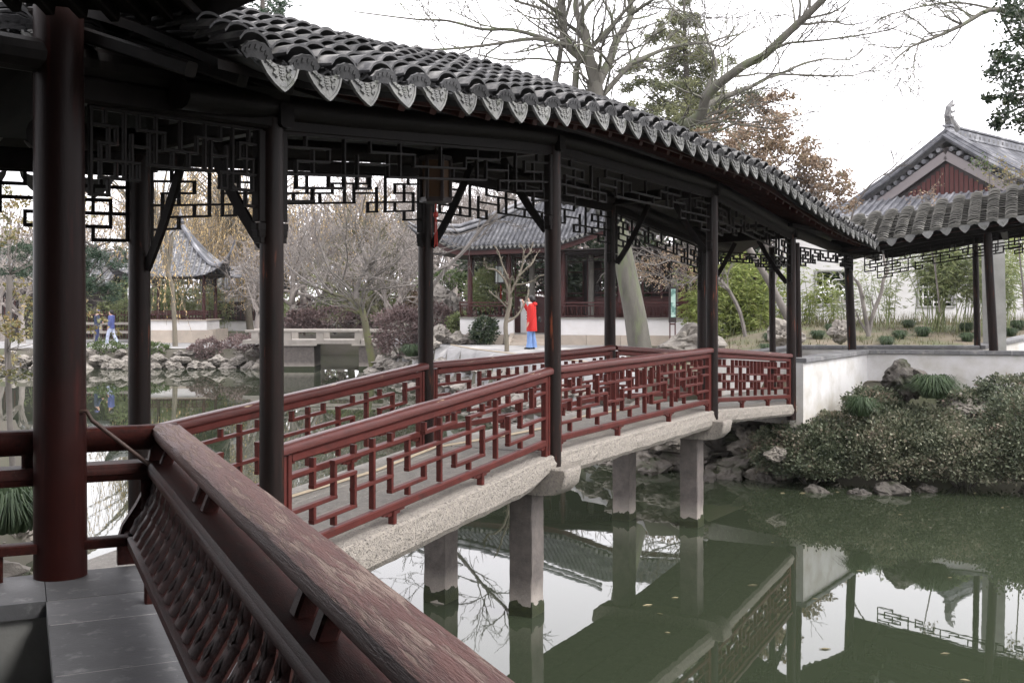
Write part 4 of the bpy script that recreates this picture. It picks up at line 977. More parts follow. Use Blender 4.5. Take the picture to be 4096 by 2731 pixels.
# white plinth wall with bench rail, open at the steps
def hbox(s0, s1, w0, w1, z0, z1, name, mat, par=hall):
    m_ = MB(); m_.hexa([hq(s0, w0, z0), hq(s1, w0, z0), hq(s1, w1, z0), hq(s0, w1, z0)], [hq(s0, w0, z1), hq(s1, w0, z1), hq(s1, w1, z1), hq(s0, w1, z1)]); return m_.build(name, mat, par)
for a, b in ((-.32, 1.50), (2.75, 9.4)):
    hbox(a, b, -.12, .12, 1.735, 2.27, 'plinth_wall', MAT['plaster']); hbox(a - .02, b + .02, -.17, .17, 2.27, 2.315, 'plinth_cap', MAT['hallgrey'])
hbox(1.56, 1.98, 1.0, 1.2, 1.76, 2.85, 'white_panel', MAT['plaster']); hbox(5.0, 9.4, 1.50, 1.62, 1.76, 2.92, 'white_dado', MAT['plaster'])
s = -.55
while s < 9.3:
    l_ = R.uniform(.75, 1.2)
    if not (1.4 < s + l_ / 2 < 2.8): hbox(s, min(9.4, s + l_ - .01), -.32 + R.uniform(-.006, .006), .1, 1.2, 1.735 if R.random() > 2 else 1.735 - R.uniform(0, .004), 'base_stone', MAT['sand'])
    s += l_
for k_ in range(3): hbox(1.5 - .0, 2.75, -.35 - .30 * (2 - k_), .2, 1.25, 1.50 + .115 * k_, 'step', MAT['sand'])
for s in (1.40, 2.72):
    m_ = MB(); m_.hexa([hq(s, -1.15, 1.3), hq(s + .13, -1.15, 1.3), hq(s + .13, -.1, 1.3), hq(s, -.1, 1.3)], [hq(s, -1.15, 1.42), hq(s + .13, -1.15, 1.42), hq(s + .13, -.1, 1.80), hq(s, -.1, 1.80)]); m_.build('step_side', MAT['sand'], hall)
for a, b in ((-.30, 1.45), (2.8, 5.05), (5.05, 7.05), (7.05, 9.3)):
    m_ = MB()
    for z, o in ((2.36, -.06), (2.70, -.26), (2.80, -.32)): m_.bar(hq(a, o, z), hq(b, o, z), .05, .045)
    r_ = m_.build('bench_rail', MAT['hallred'], hall)
    n = int((b - a) / .15)
    for i in range(n):
        s = a + (b - a) * (i + .5) / n; m_ = MB(); m_.tube([hq(s, -.06, 2.38), hq(s, -.20, 2.46), hq(s, -.23, 2.57), hq(s, -.26, 2.70)], .018, 5); m_.build('slat', MAT['hallred'], r_)
    for s in (a + .02, b - .02): m_ = MB(); m_.tube([hq(s, -.04, 2.32), hq(s, -.22, 2.48), hq(s, -.25, 2.6), hq(s, -.33, 2.83)], .032, 5); m_.build('rail_end', MAT['hallred'], r_)
# hanging lantern in the hall and in the bridge
def lantern(name, label, p, h, r, glass, tassel=True, parts=6):
    t = thing(name, label, 'lantern', p, 'hanging lanterns'); m_ = MB()
    P_ = V(p)
    for z in (0, -h): m_.lathe((P_.x, P_.y, P_.z + z), [(r * .3, .03), (r * 1.08, .02), (r * 1.08, -.02), (r * .3, -.03)], parts)
    for k in range(parts):
        a = 6.28318 * k / parts; o = V((math.cos(a) * r, math.sin(a) * r, 0)); m_.bar(P_ + o, P_ + o - V((0, 0, h)), .028, .028)
    m_.bar(P_, P_ + V((0, 0, .35)), .012, .012); m_.build('lantern_frame', MAT['halldark'], t)
    m_ = MB(); m_.lathe((P_.x, P_.y, P_.z), [(r * .9, -.02), (r * .9, -h + .02)], parts); m_.build('lantern_pane', glass, t)
    if tassel:
        m_ = MB(); q = P_ - V((0, 0, h)); rg = random.Random(2)
        m_.tube([q, q - V((0, 0, .10))], .008, 5); m_.lathe((q.x, q.y, q.z - .1), [(.006, 0), (.02, -.01), (.022, -.04), (.012, -.05)], 8)
        for k in range(26):
            a = rg.uniform(0, 6.28); d = rg.uniform(.004, .018); m_.tube([q + V((d * .5 * math.cos(a), d * .5 * math.sin(a), -.145)), q + V((d * math.cos(a), d * math.sin(a), -.145 - rg.uniform(.20, .26) * (h / .35 if h > .35 else 1)))], .0022, 3)
        m_.build('tassel', plain('red_silk', (.30, .025, .015), .6), t)
    return t
lantern('palace_lantern', 'glazed lantern with a black frame hanging under the eave of the red timbered hall', tuple(hq(.95, .55, 4.05)), .58, .20, plain('lantern_glass', (.42, .46, .44), .15))
bl = bp(2.9, .69, 0); lantern('palace_lantern', 'dark lantern with a red tassel hanging inside the covered bridge', (bl.x, bl.y, 4.10), .36, .13, plain('lantern_silk', (.05, .022, .006), .6))

# ------------------------------------------------------------------ pavilion on the far shore
fp = thing('lakeside_pavilion', 'small square pavilion with upturned roof corners on the far shore behind willow strands', 'pavilion', (-16.75, 54.6, .85))
FX, FY, FA = -16.75, 55.6, math.radians(4)
def fq(x, y, z): return V((FX + x * math.cos(FA) - y * math.sin(FA), FY + x * math.sin(FA) + y * math.cos(FA), z))
def froof(f, x, r):                                  # face f, x in -1..1, r 0 apex .. 1 eave
    w = 2.75 * r; z = 4.02 + 2.7 * (1 - r) ** 1.55 + 1.05 * abs(x) ** 5 * r ** 7; k = 1 + .10 * abs(x) ** 4 * r ** 4
    a = f * math.pi / 2; px, py = x * w * k, -w * k
    return fq(px * math.cos(a) - py * math.sin(a), px * math.sin(a) + py * math.cos(a), z)
m_ = MB()
for f in range(4):
    nx, nr = 16, 14; k0 = len(m_.v)
    for j in range(nr + 1):
        for i in range(nx + 1): m_.v.append(froof(f, -1 + 2 * i / nx, .04 + .96 * j / nr))
    for j in range(nr):
        for i in range(nx):
            a = k0 + j * (nx + 1) + i; m_.f.append((a, a + nx + 1, a + nx + 2, a + 1))
fr = m_.build('roof', MAT['tile'], fp)
for f in range(4):
    for i in range(-10, 11):
        x0 = i / 10.5; pts = []
        for j in range(10):
            r = 1 - j * .1; x = x0 / r
            if abs(x) <= 1: pts.append(froof(f, x, r) + V((0, 0, .03)))
        if len(pts) > 1: m_ = MB(); m_.tube(pts, .055, 5); m_.build('tile_row', MAT['tilefar'], fr)
    m_ = MB(); pts = [froof(f, 1, .04 + .96 * j / 12) + V((0, 0, .09)) for j in range(13)]; e = pts[-1] - pts[-2]
    pts.append(pts[-1] + e * .9 + V((0, 0, .22))); m_.tube(pts, [.10] * 11 + [.08, .06, .03], 6); m_.build('hip_ridge', MAT['tilefar'], fr)
m_ = MB(); p = fq(0, 0, 6.85); m_.lathe(p, [(.16, -.1), (.20, .02), (.10, .08), (.15, .2), (.10, .34), (.04, .45), (.015, .7)], 10); m_.build('finial', MAT['tilefar'], fr, smooth=60)
for x, y in ((-1.45, -1.45), (1.45, -1.45), (1.45, 1.45), (-1.45, 1.45)):
    p = fq(x, y, 0); column(fp, p.x, p.y, 1.85, 4.25, .085, MAT['hallred'], n=10)
for (a, b) in (((-1.4, -1.45), (1.4, -1.45)), ((-1.4, 1.45), (1.4, 1.45)), ((-1.45, -1.4), (-1.45, 1.4)), ((1.45, -1.4), (1.45, 1.4))):
    valance(fp, fq(*a, 4.0), fq(*b, 4.0), MAT['halldark'], ends=(), step=.085)
    m_ = MB(); m_.bar(fq(*a, 4.10), fq(*b, 4.10), .12, .16); m_.build('lintel', MAT['halldark'], fp)
m_ = MB(); a = [fq(-2.2, -2.2, 4.14), fq(2.2, -2.2, 4.14), fq(2.2, 2.2, 4.14), fq(-2.2, 2.2, 4.14)]; m_.hexa(a, [p + V((0, 0, .04)) for p in a]); m_.build('ceiling', MAT['halldark'], fp)
def fbox(x0, x1, y0, y1, z0, z1, name, mat):
    m_ = MB(); m_.hexa([fq(x0, y0, z0), fq(x1, y0, z0), fq(x1, y1, z0), fq(x0, y1, z0)], [fq(x0, y0, z1), fq(x1, y0, z1), fq(x1, y1, z1), fq(x0, y1, z1)]); return m_.build(name, mat, fp)
fbox(-1.62, 1.62, -1.62, 1.62, 1.42, 1.88, 'white_plinth', MAT['plaster']); fbox(-1.7, 1.7, -1.7, 1.7, 1.88, 1.93, 'plinth_cap', MAT['sand'])
for i in range(4): fbox(-2.0 + i * 1.0, -1.005 + i * 1.0, -2.0, 2.0, .6, 1.42, 'base_stone', MAT['sand'])
for y in (-1.6, 1.6):
    m_ = MB()
    for z, o in ((1.98, 0), (2.22, .10), (2.33, .14)): m_.bar(fq(-1.6 - o, y + (o if y > 0 else -o), z), fq(1.6 + o, y + (o if y > 0 else -o), z), .05, .05)
    r_ = m_.build('bench_rail', MAT['hallred'], fp)
    for i in range(18):
        x = -1.5 + 3.0 * i / 17; m_ = MB(); sg = 1 if y > 0 else -1; m_.tube([fq(x, y, 1.95), fq(x, y + .09 * sg, 2.08), fq(x, y + .12 * sg, 2.3)], .022, 4); m_.build('slat', MAT['hallred'], r_)

# ------------------------------------------------------------------ tall gabled hall at the right
th = thing('gabled_hall', 'tall grey hall at the right with red boarded gable and carved ridge end', 'hall', (19.9, 50, 1.5))
AP = V((19.9, 50, 10.3)); RD = V((.72, .69, 0)).normalized(); GD = V((.69, -.72, 0)).normalized()
def gz(a): return 10.3 - .70 * abs(a) + .018 * a * a
def tq(a, b, z): return AP + GD * a + RD * b + V((0, 0, z - 10.3))
m_ = MB(); secs = []
for b in lin(-.35, 12, 1.2):
    tp = [tq(a, b, gz(a)) for a in lin(-6.4, 6.4, .8)]; secs.append(tp + [p - V((0, 0, .22)) for p in reversed(tp)])
m_.loft(secs); tr = m_.build('roof', MAT['tile'], th)
for sgn in (-1, 1):
    for j in range(34):
        b = -.2 + .34 * j; m_ = MB(); m_.tube([tq(sgn * a, b, gz(a) + .04) for a in lin(.1, 6.3, .8)], .075, 5); m_.build('tile_row', MAT['tilefar'], tr)
    for off, rr, o in ((.12, .13, 0), (.30, .10, .0), (.0, .10, -.3)):
        m_ = MB(); m_.tube([tq(sgn * a, -.30 + o, gz(a) + off) for a in lin(0, 6.6, .7)], rr, 6); m_.build('verge_ridge', MAT['tilefar'], tr)
    for i in range(18):
        a = .3 + i * .34; m_ = MB(); m_.tube([tq(sgn * a, -.55, gz(a) - .42), tq(sgn * a, -.15, gz(a) - .38)], .11, 6); m_.build('verge_tile', MAT['tilefar'], tr)
    m_ = MB(); p, q = tq(0, -.42, 9.42), tq(sgn * 5.6, -.42, gz(5.6) - .92); m_.bar(p, q, .08, .40); m_.build('bargeboard', plain('weathered_board', (.20, .18, .18), .8), th)
m_ = MB()
m_.hexa([tq(-4.6, -.25, 6.6), tq(4.6, -.25, 6.6), tq(4.6, -.15, 6.6), tq(-4.6, -.15, 6.6)], [tq(-.1, -.25, 9.8), tq(.1, -.25, 9.8), tq(.1, -.15, 9.8), tq(-.1, -.15, 9.8)]); gb = m_.build('gable_wall', MAT['halldark'], th)
for i in range(-14, 15):
    a = i * .22; z1 = gz(a) - 1.25
    if z1 > 7.7: m_ = MB(); m_.bar(tq(a, -.27, 7.55), tq(a, -.27, z1), .03, .17, GD); m_.build('gable_plank', plain('gable_red', (.066, .017, .015), .6) if i == -14 else bpy.data.materials['gable_red'] if 'gable_red' in bpy.data.materials else plain('gable_red', (.066, .017, .015), .6), gb)
m_ = MB(); secs = []
for a in lin(-6.6, 6.6, .6): secs.append([tq(a, -.2, 7.60), tq(a, -.3, 7.68), tq(a, -1.9, 6.65 + .02 * abs(a)), tq(a, -1.9, 6.52 + .02 * abs(a))])
m_.loft(secs); m_.build('skirt_roof', MAT['tilefar'], th)
for a in lin(-6.4, 6.4, .34): m_ = MB(); m_.tube([tq(a, -.3, 7.71), tq(a, -1.9, 6.70 + .02 * abs(a))], .07, 5); m_.build('tile_row', MAT['tilefar'], tr)
m_ = MB(); m_.bar(tq(0, -.3, 10.55), tq(0, 12, 10.55), .26, .34); m_.bar(tq(0, -.35, 10.78), tq(0, 12, 10.78), .36, .10); m_.bar(tq(0, -.35, 10.36), tq(0, 12, 10.36), .40, .10); rg_ = m_.build('main_ridge', MAT['tilefar'], tr)
for i in range(22): m_ = MB(); p = tq(0, .2 + i * .52, 10.5); m_.box(p, .34, .20, .16); m_.build('ridge_brick', MAT['coping'], rg_)
m_ = MB(); pts = [tq(0, .5, 10.7), tq(0, .05, 10.95), tq(0, -.2, 11.25), tq(0, -.15, 11.6), tq(0, .15, 11.85), tq(0, .35, 12.05)]; m_.tube(pts, [.26, .24, .17, .13, .09, .03], 8)
for i, (b, z) in enumerate(((.35, 11.2), (.45, 11.5), (.42, 11.78), (.5, 11.0))): m_.tube([tq(0, b - .35, z - .05), tq(0, b, z), tq(0, b + .12, z + .14)], [.08, .05, .015], 5)
m_.build('ridge_finial', MAT['coping'], tr)
m_ = MB(); a = [tq(-5.4, .3, 1.0), tq(5.4, .3, 1.0), tq(5.4, 12, 1.0), tq(-5.4, 12, 1.0)]; m_.hexa(a, [p + V((0, 0, 5.6)) for p in a]); m_.build('wall', MAT['plaster'], th)

# ------------------------------------------------------------------ far houses at the left and behind the pavilion
def house(name, label, x, y, w, d, zw, zr, wallm, ang=0):
    t = thing(name, label, 'house', (x, y, .8)); ca, sa = math.cos(ang), math.sin(ang)
    def q(a, b, z): return V((x + a * ca - b * sa, y + a * sa + b * ca, z))
    m_ = MB(); a = [q(-w/2, 0, .3), q(w/2, 0, .3), q(w/2, d, .3), q(-w/2, d, .3)]; m_.hexa(a, [V((p.x, p.y, zw)) for p in a]); m_.build('wall', wallm, t)
    m_ = MB(); e = .6; secs = []
    for s in (-w/2 - e, w/2 + e): secs.append([q(s, -e, zw - .1), q(s, d * .5, zr), q(s, d + e, zw - .1), q(s, d + e, zw - .25), q(s, d * .5, zr - .2), q(s, -e, zw - .25)])
    m_.loft(secs); r = m_.build('roof', MAT['tile'], t)
    n = int((w + 2 * e) / .36)
    for i in range(n): s = -w/2 - e + (i + .5) * .36; m_ = MB(); m_.tube([q(s, -e, zw - .06), q(s, d * .25, (zw + zr) / 2 - .0), q(s, d * .5, zr + .04)], .085, 5); m_.build('tile_row', MAT['tilefar'], r)
    m_ = MB(); m_.bar(q(-w/2 - e, d * .5, zr + .1), q(w/2 + e, d * .5, zr + .1), .3, .3); m_.build('main_ridge', MAT['tilefar'], r)
    for k in range(3):
        s = -w * .3 + k * w * .3; m_ = MB(); c = q(s, -.04, 0); m_.box((c.x, c.y, zw - 1.35), 1.1, .08, 1.1, M.Rotation(ang, 3, 'Z')); f = m_.build('window', MAT['halldark'], t)
        for j in range(4): m_ = MB(); c = q(s - .4 + j * .27, -.10, 0); m_.box((c.x, c.y, zw - 1.35), .05, .05, 1.05, M.Rotation(ang, 3, 'Z')); m_.build('bar', MAT['hallred'], f)
house('garden_house', 'low grey roofed garden house far behind the shrubs at the left edge', -27.5, 60, 10, 5, 3.9, 5.4, MAT['halldark'], .06)
house('white_house', 'white walled house with grey roof behind the lakeside pavilion', -15.9, 64, 3.4, 4, 3.6, 4.6, MAT['plaster'], 0)

# ------------------------------------------------------------------ flat stone footbridge across the inlet
sb = thing('stone_footbridge', 'low flat granite slab footbridge with stone rails across the inlet', 'footbridge', (-8, 46, 0))
X0, X1 = -10.6, -5.3
pal = pm('pale_granite', (.31, .285, .255), (.22, .20, .18), 3, detail=7, rough=.9, bump=.2, rand=.1)
for i, y in enumerate((46.0, 46.62, 47.24)):
    for a, b in ((X0 - .6, -9.62), (-9.6, -6.3), (-6.28, X1 + .9)):
        m_ = MB(); m_.box(((a + b) / 2, y, 1.15 + (.0)), b - a - .01, .61, .16); m_.build('deck_slab', pal, sb)
for y in (45.85, 47.4):
    for a, b in ((X0 - .5, -6.4), (-6.38, X1 + .7)): m_ = MB(); m_.bar(V((a, y, 1.60)), V((b, y, 1.60)), .20, .11); m_.build('rail_stone', pal, sb)
    for x in (X0 - .1, -9.35, -8.0, -6.4, -5.2): m_ = MB(); m_.box((x, y, 1.38), .30, .18, .30); m_.build('rail_post', pal, sb)
for x in (-8.86, -6.16):
    m_ = MB(); m_.box((x, 46.55, .45), 1.25 if x < -8 else .42, 1.6, 1.10); p_ = m_.build('pier', MAT['pier'], sb)
    m_ = MB(); m_.box((x, 46.55, 1.03), 1.5 if x < -8 else 1.0, 1.75, .08); m_.build('pier_cap', pal, sb)
    m_ = MB(); m_.box((x, 46.55, .05), 1.27 if x < -8 else .44, 1.62, .16); m_.build('algae_band', MAT['algae'], p_)
# ------------------------------------------------------------------ rocks
def rock_mesh(seed, mat, sub=4, flat=.75):
    bm = bmesh.new(); bmesh.ops.create_icosphere(bm, subdivisions=sub, radius=1)
    o = V((seed * 3.7, seed * 1.3, seed * 7.1)); rg = random.Random(seed)
    cuts = [(V((rg.uniform(-1, 1), rg.uniform(-1, 1), rg.uniform(-.6, 1))).normalized(), rg.uniform(.55, .85)) for _ in range(9)]
    for v in bm.verts:
        p = v.co.copy()
        for n, d in cuts:
            k = p.dot(n) - d
            if k > 0: p -= n * k * .85
        q = p + V((NZ.noise(p * 2 + o), NZ.noise(p * 2 - o), 0)) * .3
        p *= 1 + .30 * NZ.noise(p * 1.5 + o) - .24 * max(0, 1 - abs(NZ.noise(q * 2.3 + o)) * 7) + .12 * NZ.noise(p * 4.2 + o) + .06 * NZ.noise(p * 9 + o)
        v.co = V((p.x, p.y, p.z * flat))
    me = bpy.data.meshes.new('rock'); bm.to_mesh(me); bm.free(); me.materials.append(mat); return me
RM = [rock_mesh(i + 1, MAT['rock']) for i in range(7)]; RP = [rock_mesh(i + 20, MAT['rockp']) for i in range(7)]; RDK = [rock_mesh(i + 40, MAT['rockd'], 4, .8) for i in range(6)]
def rock(p, s, lib, label, group, rg, sz=None):
    o = bpy.data.objects.new('rock', rg.choice(lib)); e = M.Translation(V(p)) @ M.Rotation(rg.uniform(0, 6.28), 4, 'Z') @ M.Rotation(rg.uniform(-.25, .25), 4, 'X')
    sc = s if isinstance(s, (tuple, list)) else (s * rg.uniform(.8, 1.25), s * rg.uniform(.8, 1.2), s * rg.uniform(.65, 1.0))
    link(o, None, e @ M.Diagonal(V((*sc, 1)))); tag(o, label, 'rock', group); return o
rg = random.Random(31)
# far shore
xs_r = -23.0
while xs_r < -10.6:
    for row in range(3):
        s = rg.uniform(.28, .55) * (1 - .12 * row); rock((xs_r + rg.uniform(-.3, .3), 46.25 + row * .38 + rg.uniform(-.15, .15), .05 + row * .30), s, RP, ('pale weathered rock at the waterline of the far shore', 'pale weathered rock in the middle course of the far shore', 'pale weathered rock topping the far shore bank')[row] + (' below the two visitors' if xs_r < -16.8 else ' below the lakeside pavilion' if xs_r < -13.4 else ' left of the stone footbridge'), 'rocks along the far shore', rg)
    xs_r += rg.uniform(.55, .85)
# inlet right side and courtyard edge
def along(pts, step):
    out = []
    for a, b in zip(pts, pts[1:]):
        a = V(a); b = V(b); n = max(1, int((b - a).length / step)); out += [a + (b - a) * ((i + .5) / n) for i in range(n)]
    return out
for p in along([(-5.6, 45.5, 0), (-5.0, 42, 0), (-3.4, 37.5, 0), (-2.2, 33, 0), (-.6, 28, 0), (.9, 23.5, 0), (1.9, 19.8, 0), (2.7, 18.6, 0)], .62):
    for row in range(3):
        s = rg.uniform(.26, .46); rock((p.x + row * .34 + rg.uniform(-.12, .18) - .1, p.y + rg.uniform(-.25, .25), .02 + row * .45), (s * 1.3, s * 1.2, s * rg.uniform(.5, .8)), RP if p.y > 24 else RM, ('flat grey rock at the waterline', 'flat grey rock halfway up the bank', 'flat grey rock on top of the bank')[row] + (' by the mossy tree' if p.y > 38 else ' in front of the bronze leaved shrub' if p.y > 31 else ' seen through the far railing of the bridge' if p.y > 23 else ' close to the bridge piers'), 'rocks along the courtyard edge', rg)
# under the right end of the bridge
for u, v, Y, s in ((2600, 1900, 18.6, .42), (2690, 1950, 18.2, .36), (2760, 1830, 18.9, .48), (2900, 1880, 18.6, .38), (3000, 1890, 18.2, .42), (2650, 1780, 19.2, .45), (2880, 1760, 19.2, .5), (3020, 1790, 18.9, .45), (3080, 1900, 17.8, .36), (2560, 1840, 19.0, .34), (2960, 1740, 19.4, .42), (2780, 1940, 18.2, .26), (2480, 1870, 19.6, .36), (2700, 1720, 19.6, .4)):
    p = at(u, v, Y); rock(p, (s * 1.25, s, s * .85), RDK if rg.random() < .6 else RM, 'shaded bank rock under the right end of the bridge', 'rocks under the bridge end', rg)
for x in lin(3.0, 10, .55):
    if x > 4.4 and rg.random() < .45: continue
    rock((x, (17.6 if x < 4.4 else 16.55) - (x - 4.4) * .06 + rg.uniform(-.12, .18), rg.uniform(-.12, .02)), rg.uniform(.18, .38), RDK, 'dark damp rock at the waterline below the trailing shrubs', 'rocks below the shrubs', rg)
# rock standing in the shrubs
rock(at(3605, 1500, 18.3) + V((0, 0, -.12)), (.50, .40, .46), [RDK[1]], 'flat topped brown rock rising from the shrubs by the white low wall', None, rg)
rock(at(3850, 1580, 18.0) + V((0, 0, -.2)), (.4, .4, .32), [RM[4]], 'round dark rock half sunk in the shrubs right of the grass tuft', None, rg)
rock(at(3100, 1800, 17.0) + V((0, 0, -.05)), (.18, .2, .16), [RM[4]], 'small pale rock showing through the lowest shrub by the water', None, rg)
rock(at(3740, 1740, 17.2), (.3, .28, .15), [RP[2]], 'pale flat stone between the shrubs below the grass tuft', None, rg)
# garden bed rocks
rock(at(3365, 1335, 26) + V((0, 0, .05)), (.30, .28, .42), [RP[1]], 'upright forked pale stone in the garden bed beside a corridor post', None, rg)
rock(at(3140, 1350, 24.5), (.5, .42, .55), [RP[3]], 'hollowed grey stone in the garden bed behind the bridge end post', None, rg)
rock(at(2760, 1370, 26), (.85, .7, .6), [RP[5]], 'large pale boulder below the bamboo right of the signboard', None, rg)
# rockery left of the hall
for u, v, Y, s in ((1760, 1340, 37, .5), (1830, 1355, 36.5, .4), (1740, 1290, 39, .55), (1790, 1240, 40, .6), (1850, 1290, 38.5, .45), (1770, 1200, 41.5, .6), (1900, 1350, 36.6, .34), (1720, 1370, 36, .38), (1840, 1225, 41, .5), (1745, 1160, 42.5, .55), (1700, 1220, 42, .5), (1905, 1300, 38, .3)):
    rock(at(u, v, Y), (s, s * .8, s * .95), RP, 'eroded grey rockery stone left of the red timbered hall', 'rockery stones beside the hall', rg)
# left bank close by
for x, y, z, s in ((-4.5, 8.2, .15, .5), (-4.9, 9.4, .25, .55), (-5.3, 10.5, .2, .5), (-5.7, 11.8, .3, .6), (-5.9, 13.0, .2, .5), (-6.2, 14.2, .25, .5), (-5.2, 8.8, .55, .6), (-5.8, 10.2, .65, .6), (-6.4, 12.0, .7, .6), (-4.3, 7.4, .1, .4), (-6.7, 15.2, .2, .5), (-7.2, 16.3, .25, .55), (-6.9, 14.0, .75, .5), (-7.8, 17.8, .3, .6), (-5.15, 12.6, .0, .34)):
    rock((x, y, z), (s * 1.2, s, s * .75), RM if rg.random() < .5 else RP, 'mossy layered bank rock seen behind the thick maroon column', 'rocks on the near left bank', rg)

# ------------------------------------------------------------------ leaves, grass and trees
def leaf(mb, p, s, rg, asp=.55, d=None):
    if d is None: d = V((rg.gauss(0, 1), rg.gauss(0, 1), rg.gauss(0, 1) * .8))
    if d.length < 1e-4: d = V((0, 0, 1))
    d = d.normalized(); w = d.cross(V((rg.gauss(0, 1), rg.gauss(0, 1), rg.gauss(0, 1)))).normalized()
    mb.add([p, p + d * s * .5 + w * s * asp * .5, p + d * s, p + d * s * .5 - w * s * asp * .5], [(0, 1, 2, 3)])
def shrub(name, label, c, rad, n, ls, mat, cat='shrub', group=None, rg=None, zmin=None, stem=True, hang=0, asp=.6, clump=.32, shell=.62):
    rg = rg or random.Random(int(c[0] * 97 + c[1] * 13)); c = V(c); t = thing(name, label, cat, (c.x, c.y, c.z - rad[2]), group)
    mb = MB(); off = V((rg.uniform(0, 50),) * 3); k = 0
    nc = max(8, n // 14)
    for _ in range(nc):
        while True:
            q = V((rg.gauss(0, 1), rg.gauss(0, 1), rg.gauss(0, 1))).normalized()
            if q.z > -.75: break
        r = (shell + (1 - shell) * rg.random() ** .6) * (1 + .28 * NZ.noise(q * 1.7 + off) + .16 * NZ.noise(q * 4 + off))
        cc = c + V((q.x * rad[0], q.y * rad[1], q.z * rad[2])) * r
        cr = clump * min(rad) * rg.uniform(.5, 1.1)
        for _ in range(14):
            p = cc + V((rg.gauss(0, 1), rg.gauss(0, 1), rg.gauss(0, .7))) * cr * .5
            if zmin is not None and p.z < zmin + .2 * rg.random() ** 2: continue
            leaf(mb, p, ls * rg.uniform(.6, 1.3), rg, asp, (p - c).normalized() * .9 + V((rg.gauss(0, .6), rg.gauss(0, .6), rg.gauss(0, .6) + .2)))
    for _ in range(hang):
        a = rg.uniform(0, 6.28); p = c + V((math.cos(a) * rad[0] * .95, math.sin(a) * rad[1] * .95, rg.uniform(-.7, .1) * rad[2]))
        for j in range(int(rg.uniform(4, 12))):
            p = p + V((rg.gauss(0, .02), rg.gauss(0, .02), -.045)); 
            if zmin is not None and p.z < zmin: break
            leaf(mb, p, ls, rg, asp)
    mb.build('foliage', mat, t)
    if stem:
        m_ = MB()
        for _ in range(9):
            a = rg.uniform(0, 6.28); b = c - V((0, 0, rad[2])); e = c + V((math.cos(a) * rad[0] * .75, math.sin(a) * rad[1] * .75, rg.uniform(.0, .7) * rad[2])); mdl = (b + e) / 2 + V((rg.gauss(0, .1), rg.gauss(0, .1), .1))
            m_.tube([b, mdl, e], [.02 * max(rad), .013 * max(rad), .005 * max(rad)], 4)
        m_.build('stems', MAT['barkd'], t)
    return t
def tuft(label, p, h, n, mat, group, spread=.6, rg=None):
    rg = rg or random.Random(int(p[0] * 31 + p[1] * 17)); mb = MB(); p = V(p)
    for _ in range(n * 2):
        a = rg.uniform(0, 6.28); d = V((math.cos(a), math.sin(a), 0)); s = spread * rg.uniform(.2, .95); hh = h * rg.uniform(.6, 1.1); w = .005 * (h / .4) + .002; sd = V((-d.y, d.x, 0)) * w
        b = p + d * rg.uniform(0, .45) * h; m1 = b + d * s * h * .55 + V((0, 0, hh * .8)); e = b + d * s * h * 1.5 + V((0, 0, hh * rg.uniform(.15, .6)))
        mb.add([b - sd, b + sd, m1 + sd * .8, m1 - sd * .8, e], [(0, 1, 2, 3), (3, 2, 4)])
    return tag(mb.build('grass_tuft', mat), label, 'grass tuft', group)
def grow(mb, p, d, L, r, lvl, rg, kink=.22, up=.06, ratio=.62, nch=(2, 4), sides=4, tips=None, spread=.75, rmin=.003):
    n = 4 if lvl > 0 else 3; pts = [V(p)]; q = V(p); dd = V(d).normalized()
    for i in range(n):
        dd = (dd + V((rg.gauss(0, kink), rg.gauss(0, kink), rg.gauss(0, kink) + up))).normalized(); q = q + dd * (L / n); pts.append(q.copy())
    r1 = max(rmin, r * (.55 if lvl else .3))
    mb.tube(pts, [r + (r1 - r) * i / n for i in range(n + 1)], sides if lvl > 1 else 3, caps=False)
    if lvl == 0:
        if tips is not None: tips.append((pts[-1], dd)); tips.append((pts[1], dd))
        return
    for _ in range(rg.randint(*nch)):
        k = rg.uniform(.35, 1.0); i = min(n - 1, int(k * n)); pp = pts[i] + (pts[i + 1] - pts[i]) * (k * n - i)
        ax = V((rg.gauss(0, 1), rg.gauss(0, 1), rg.gauss(0, 1))).normalized(); base = (pts[i + 1] - pts[i]).normalized(); side = base.cross(ax).normalized()
        nd = (base + side * rg.uniform(.5, 1.2) * spread).normalized()
        grow(mb, pp, nd, L * ratio * rg.uniform(.7, 1.15), max(rmin, (r + (r1 - r) * k) * .62), lvl - 1, rg, kink, up, ratio, nch, sides, tips, spread, rmin)
    grow(mb, pts[-1], dd, L * ratio * rg.uniform(.8, 1.1), r1, lvl - 1, rg, kink, up, ratio, nch, sides, tips, spread, rmin)
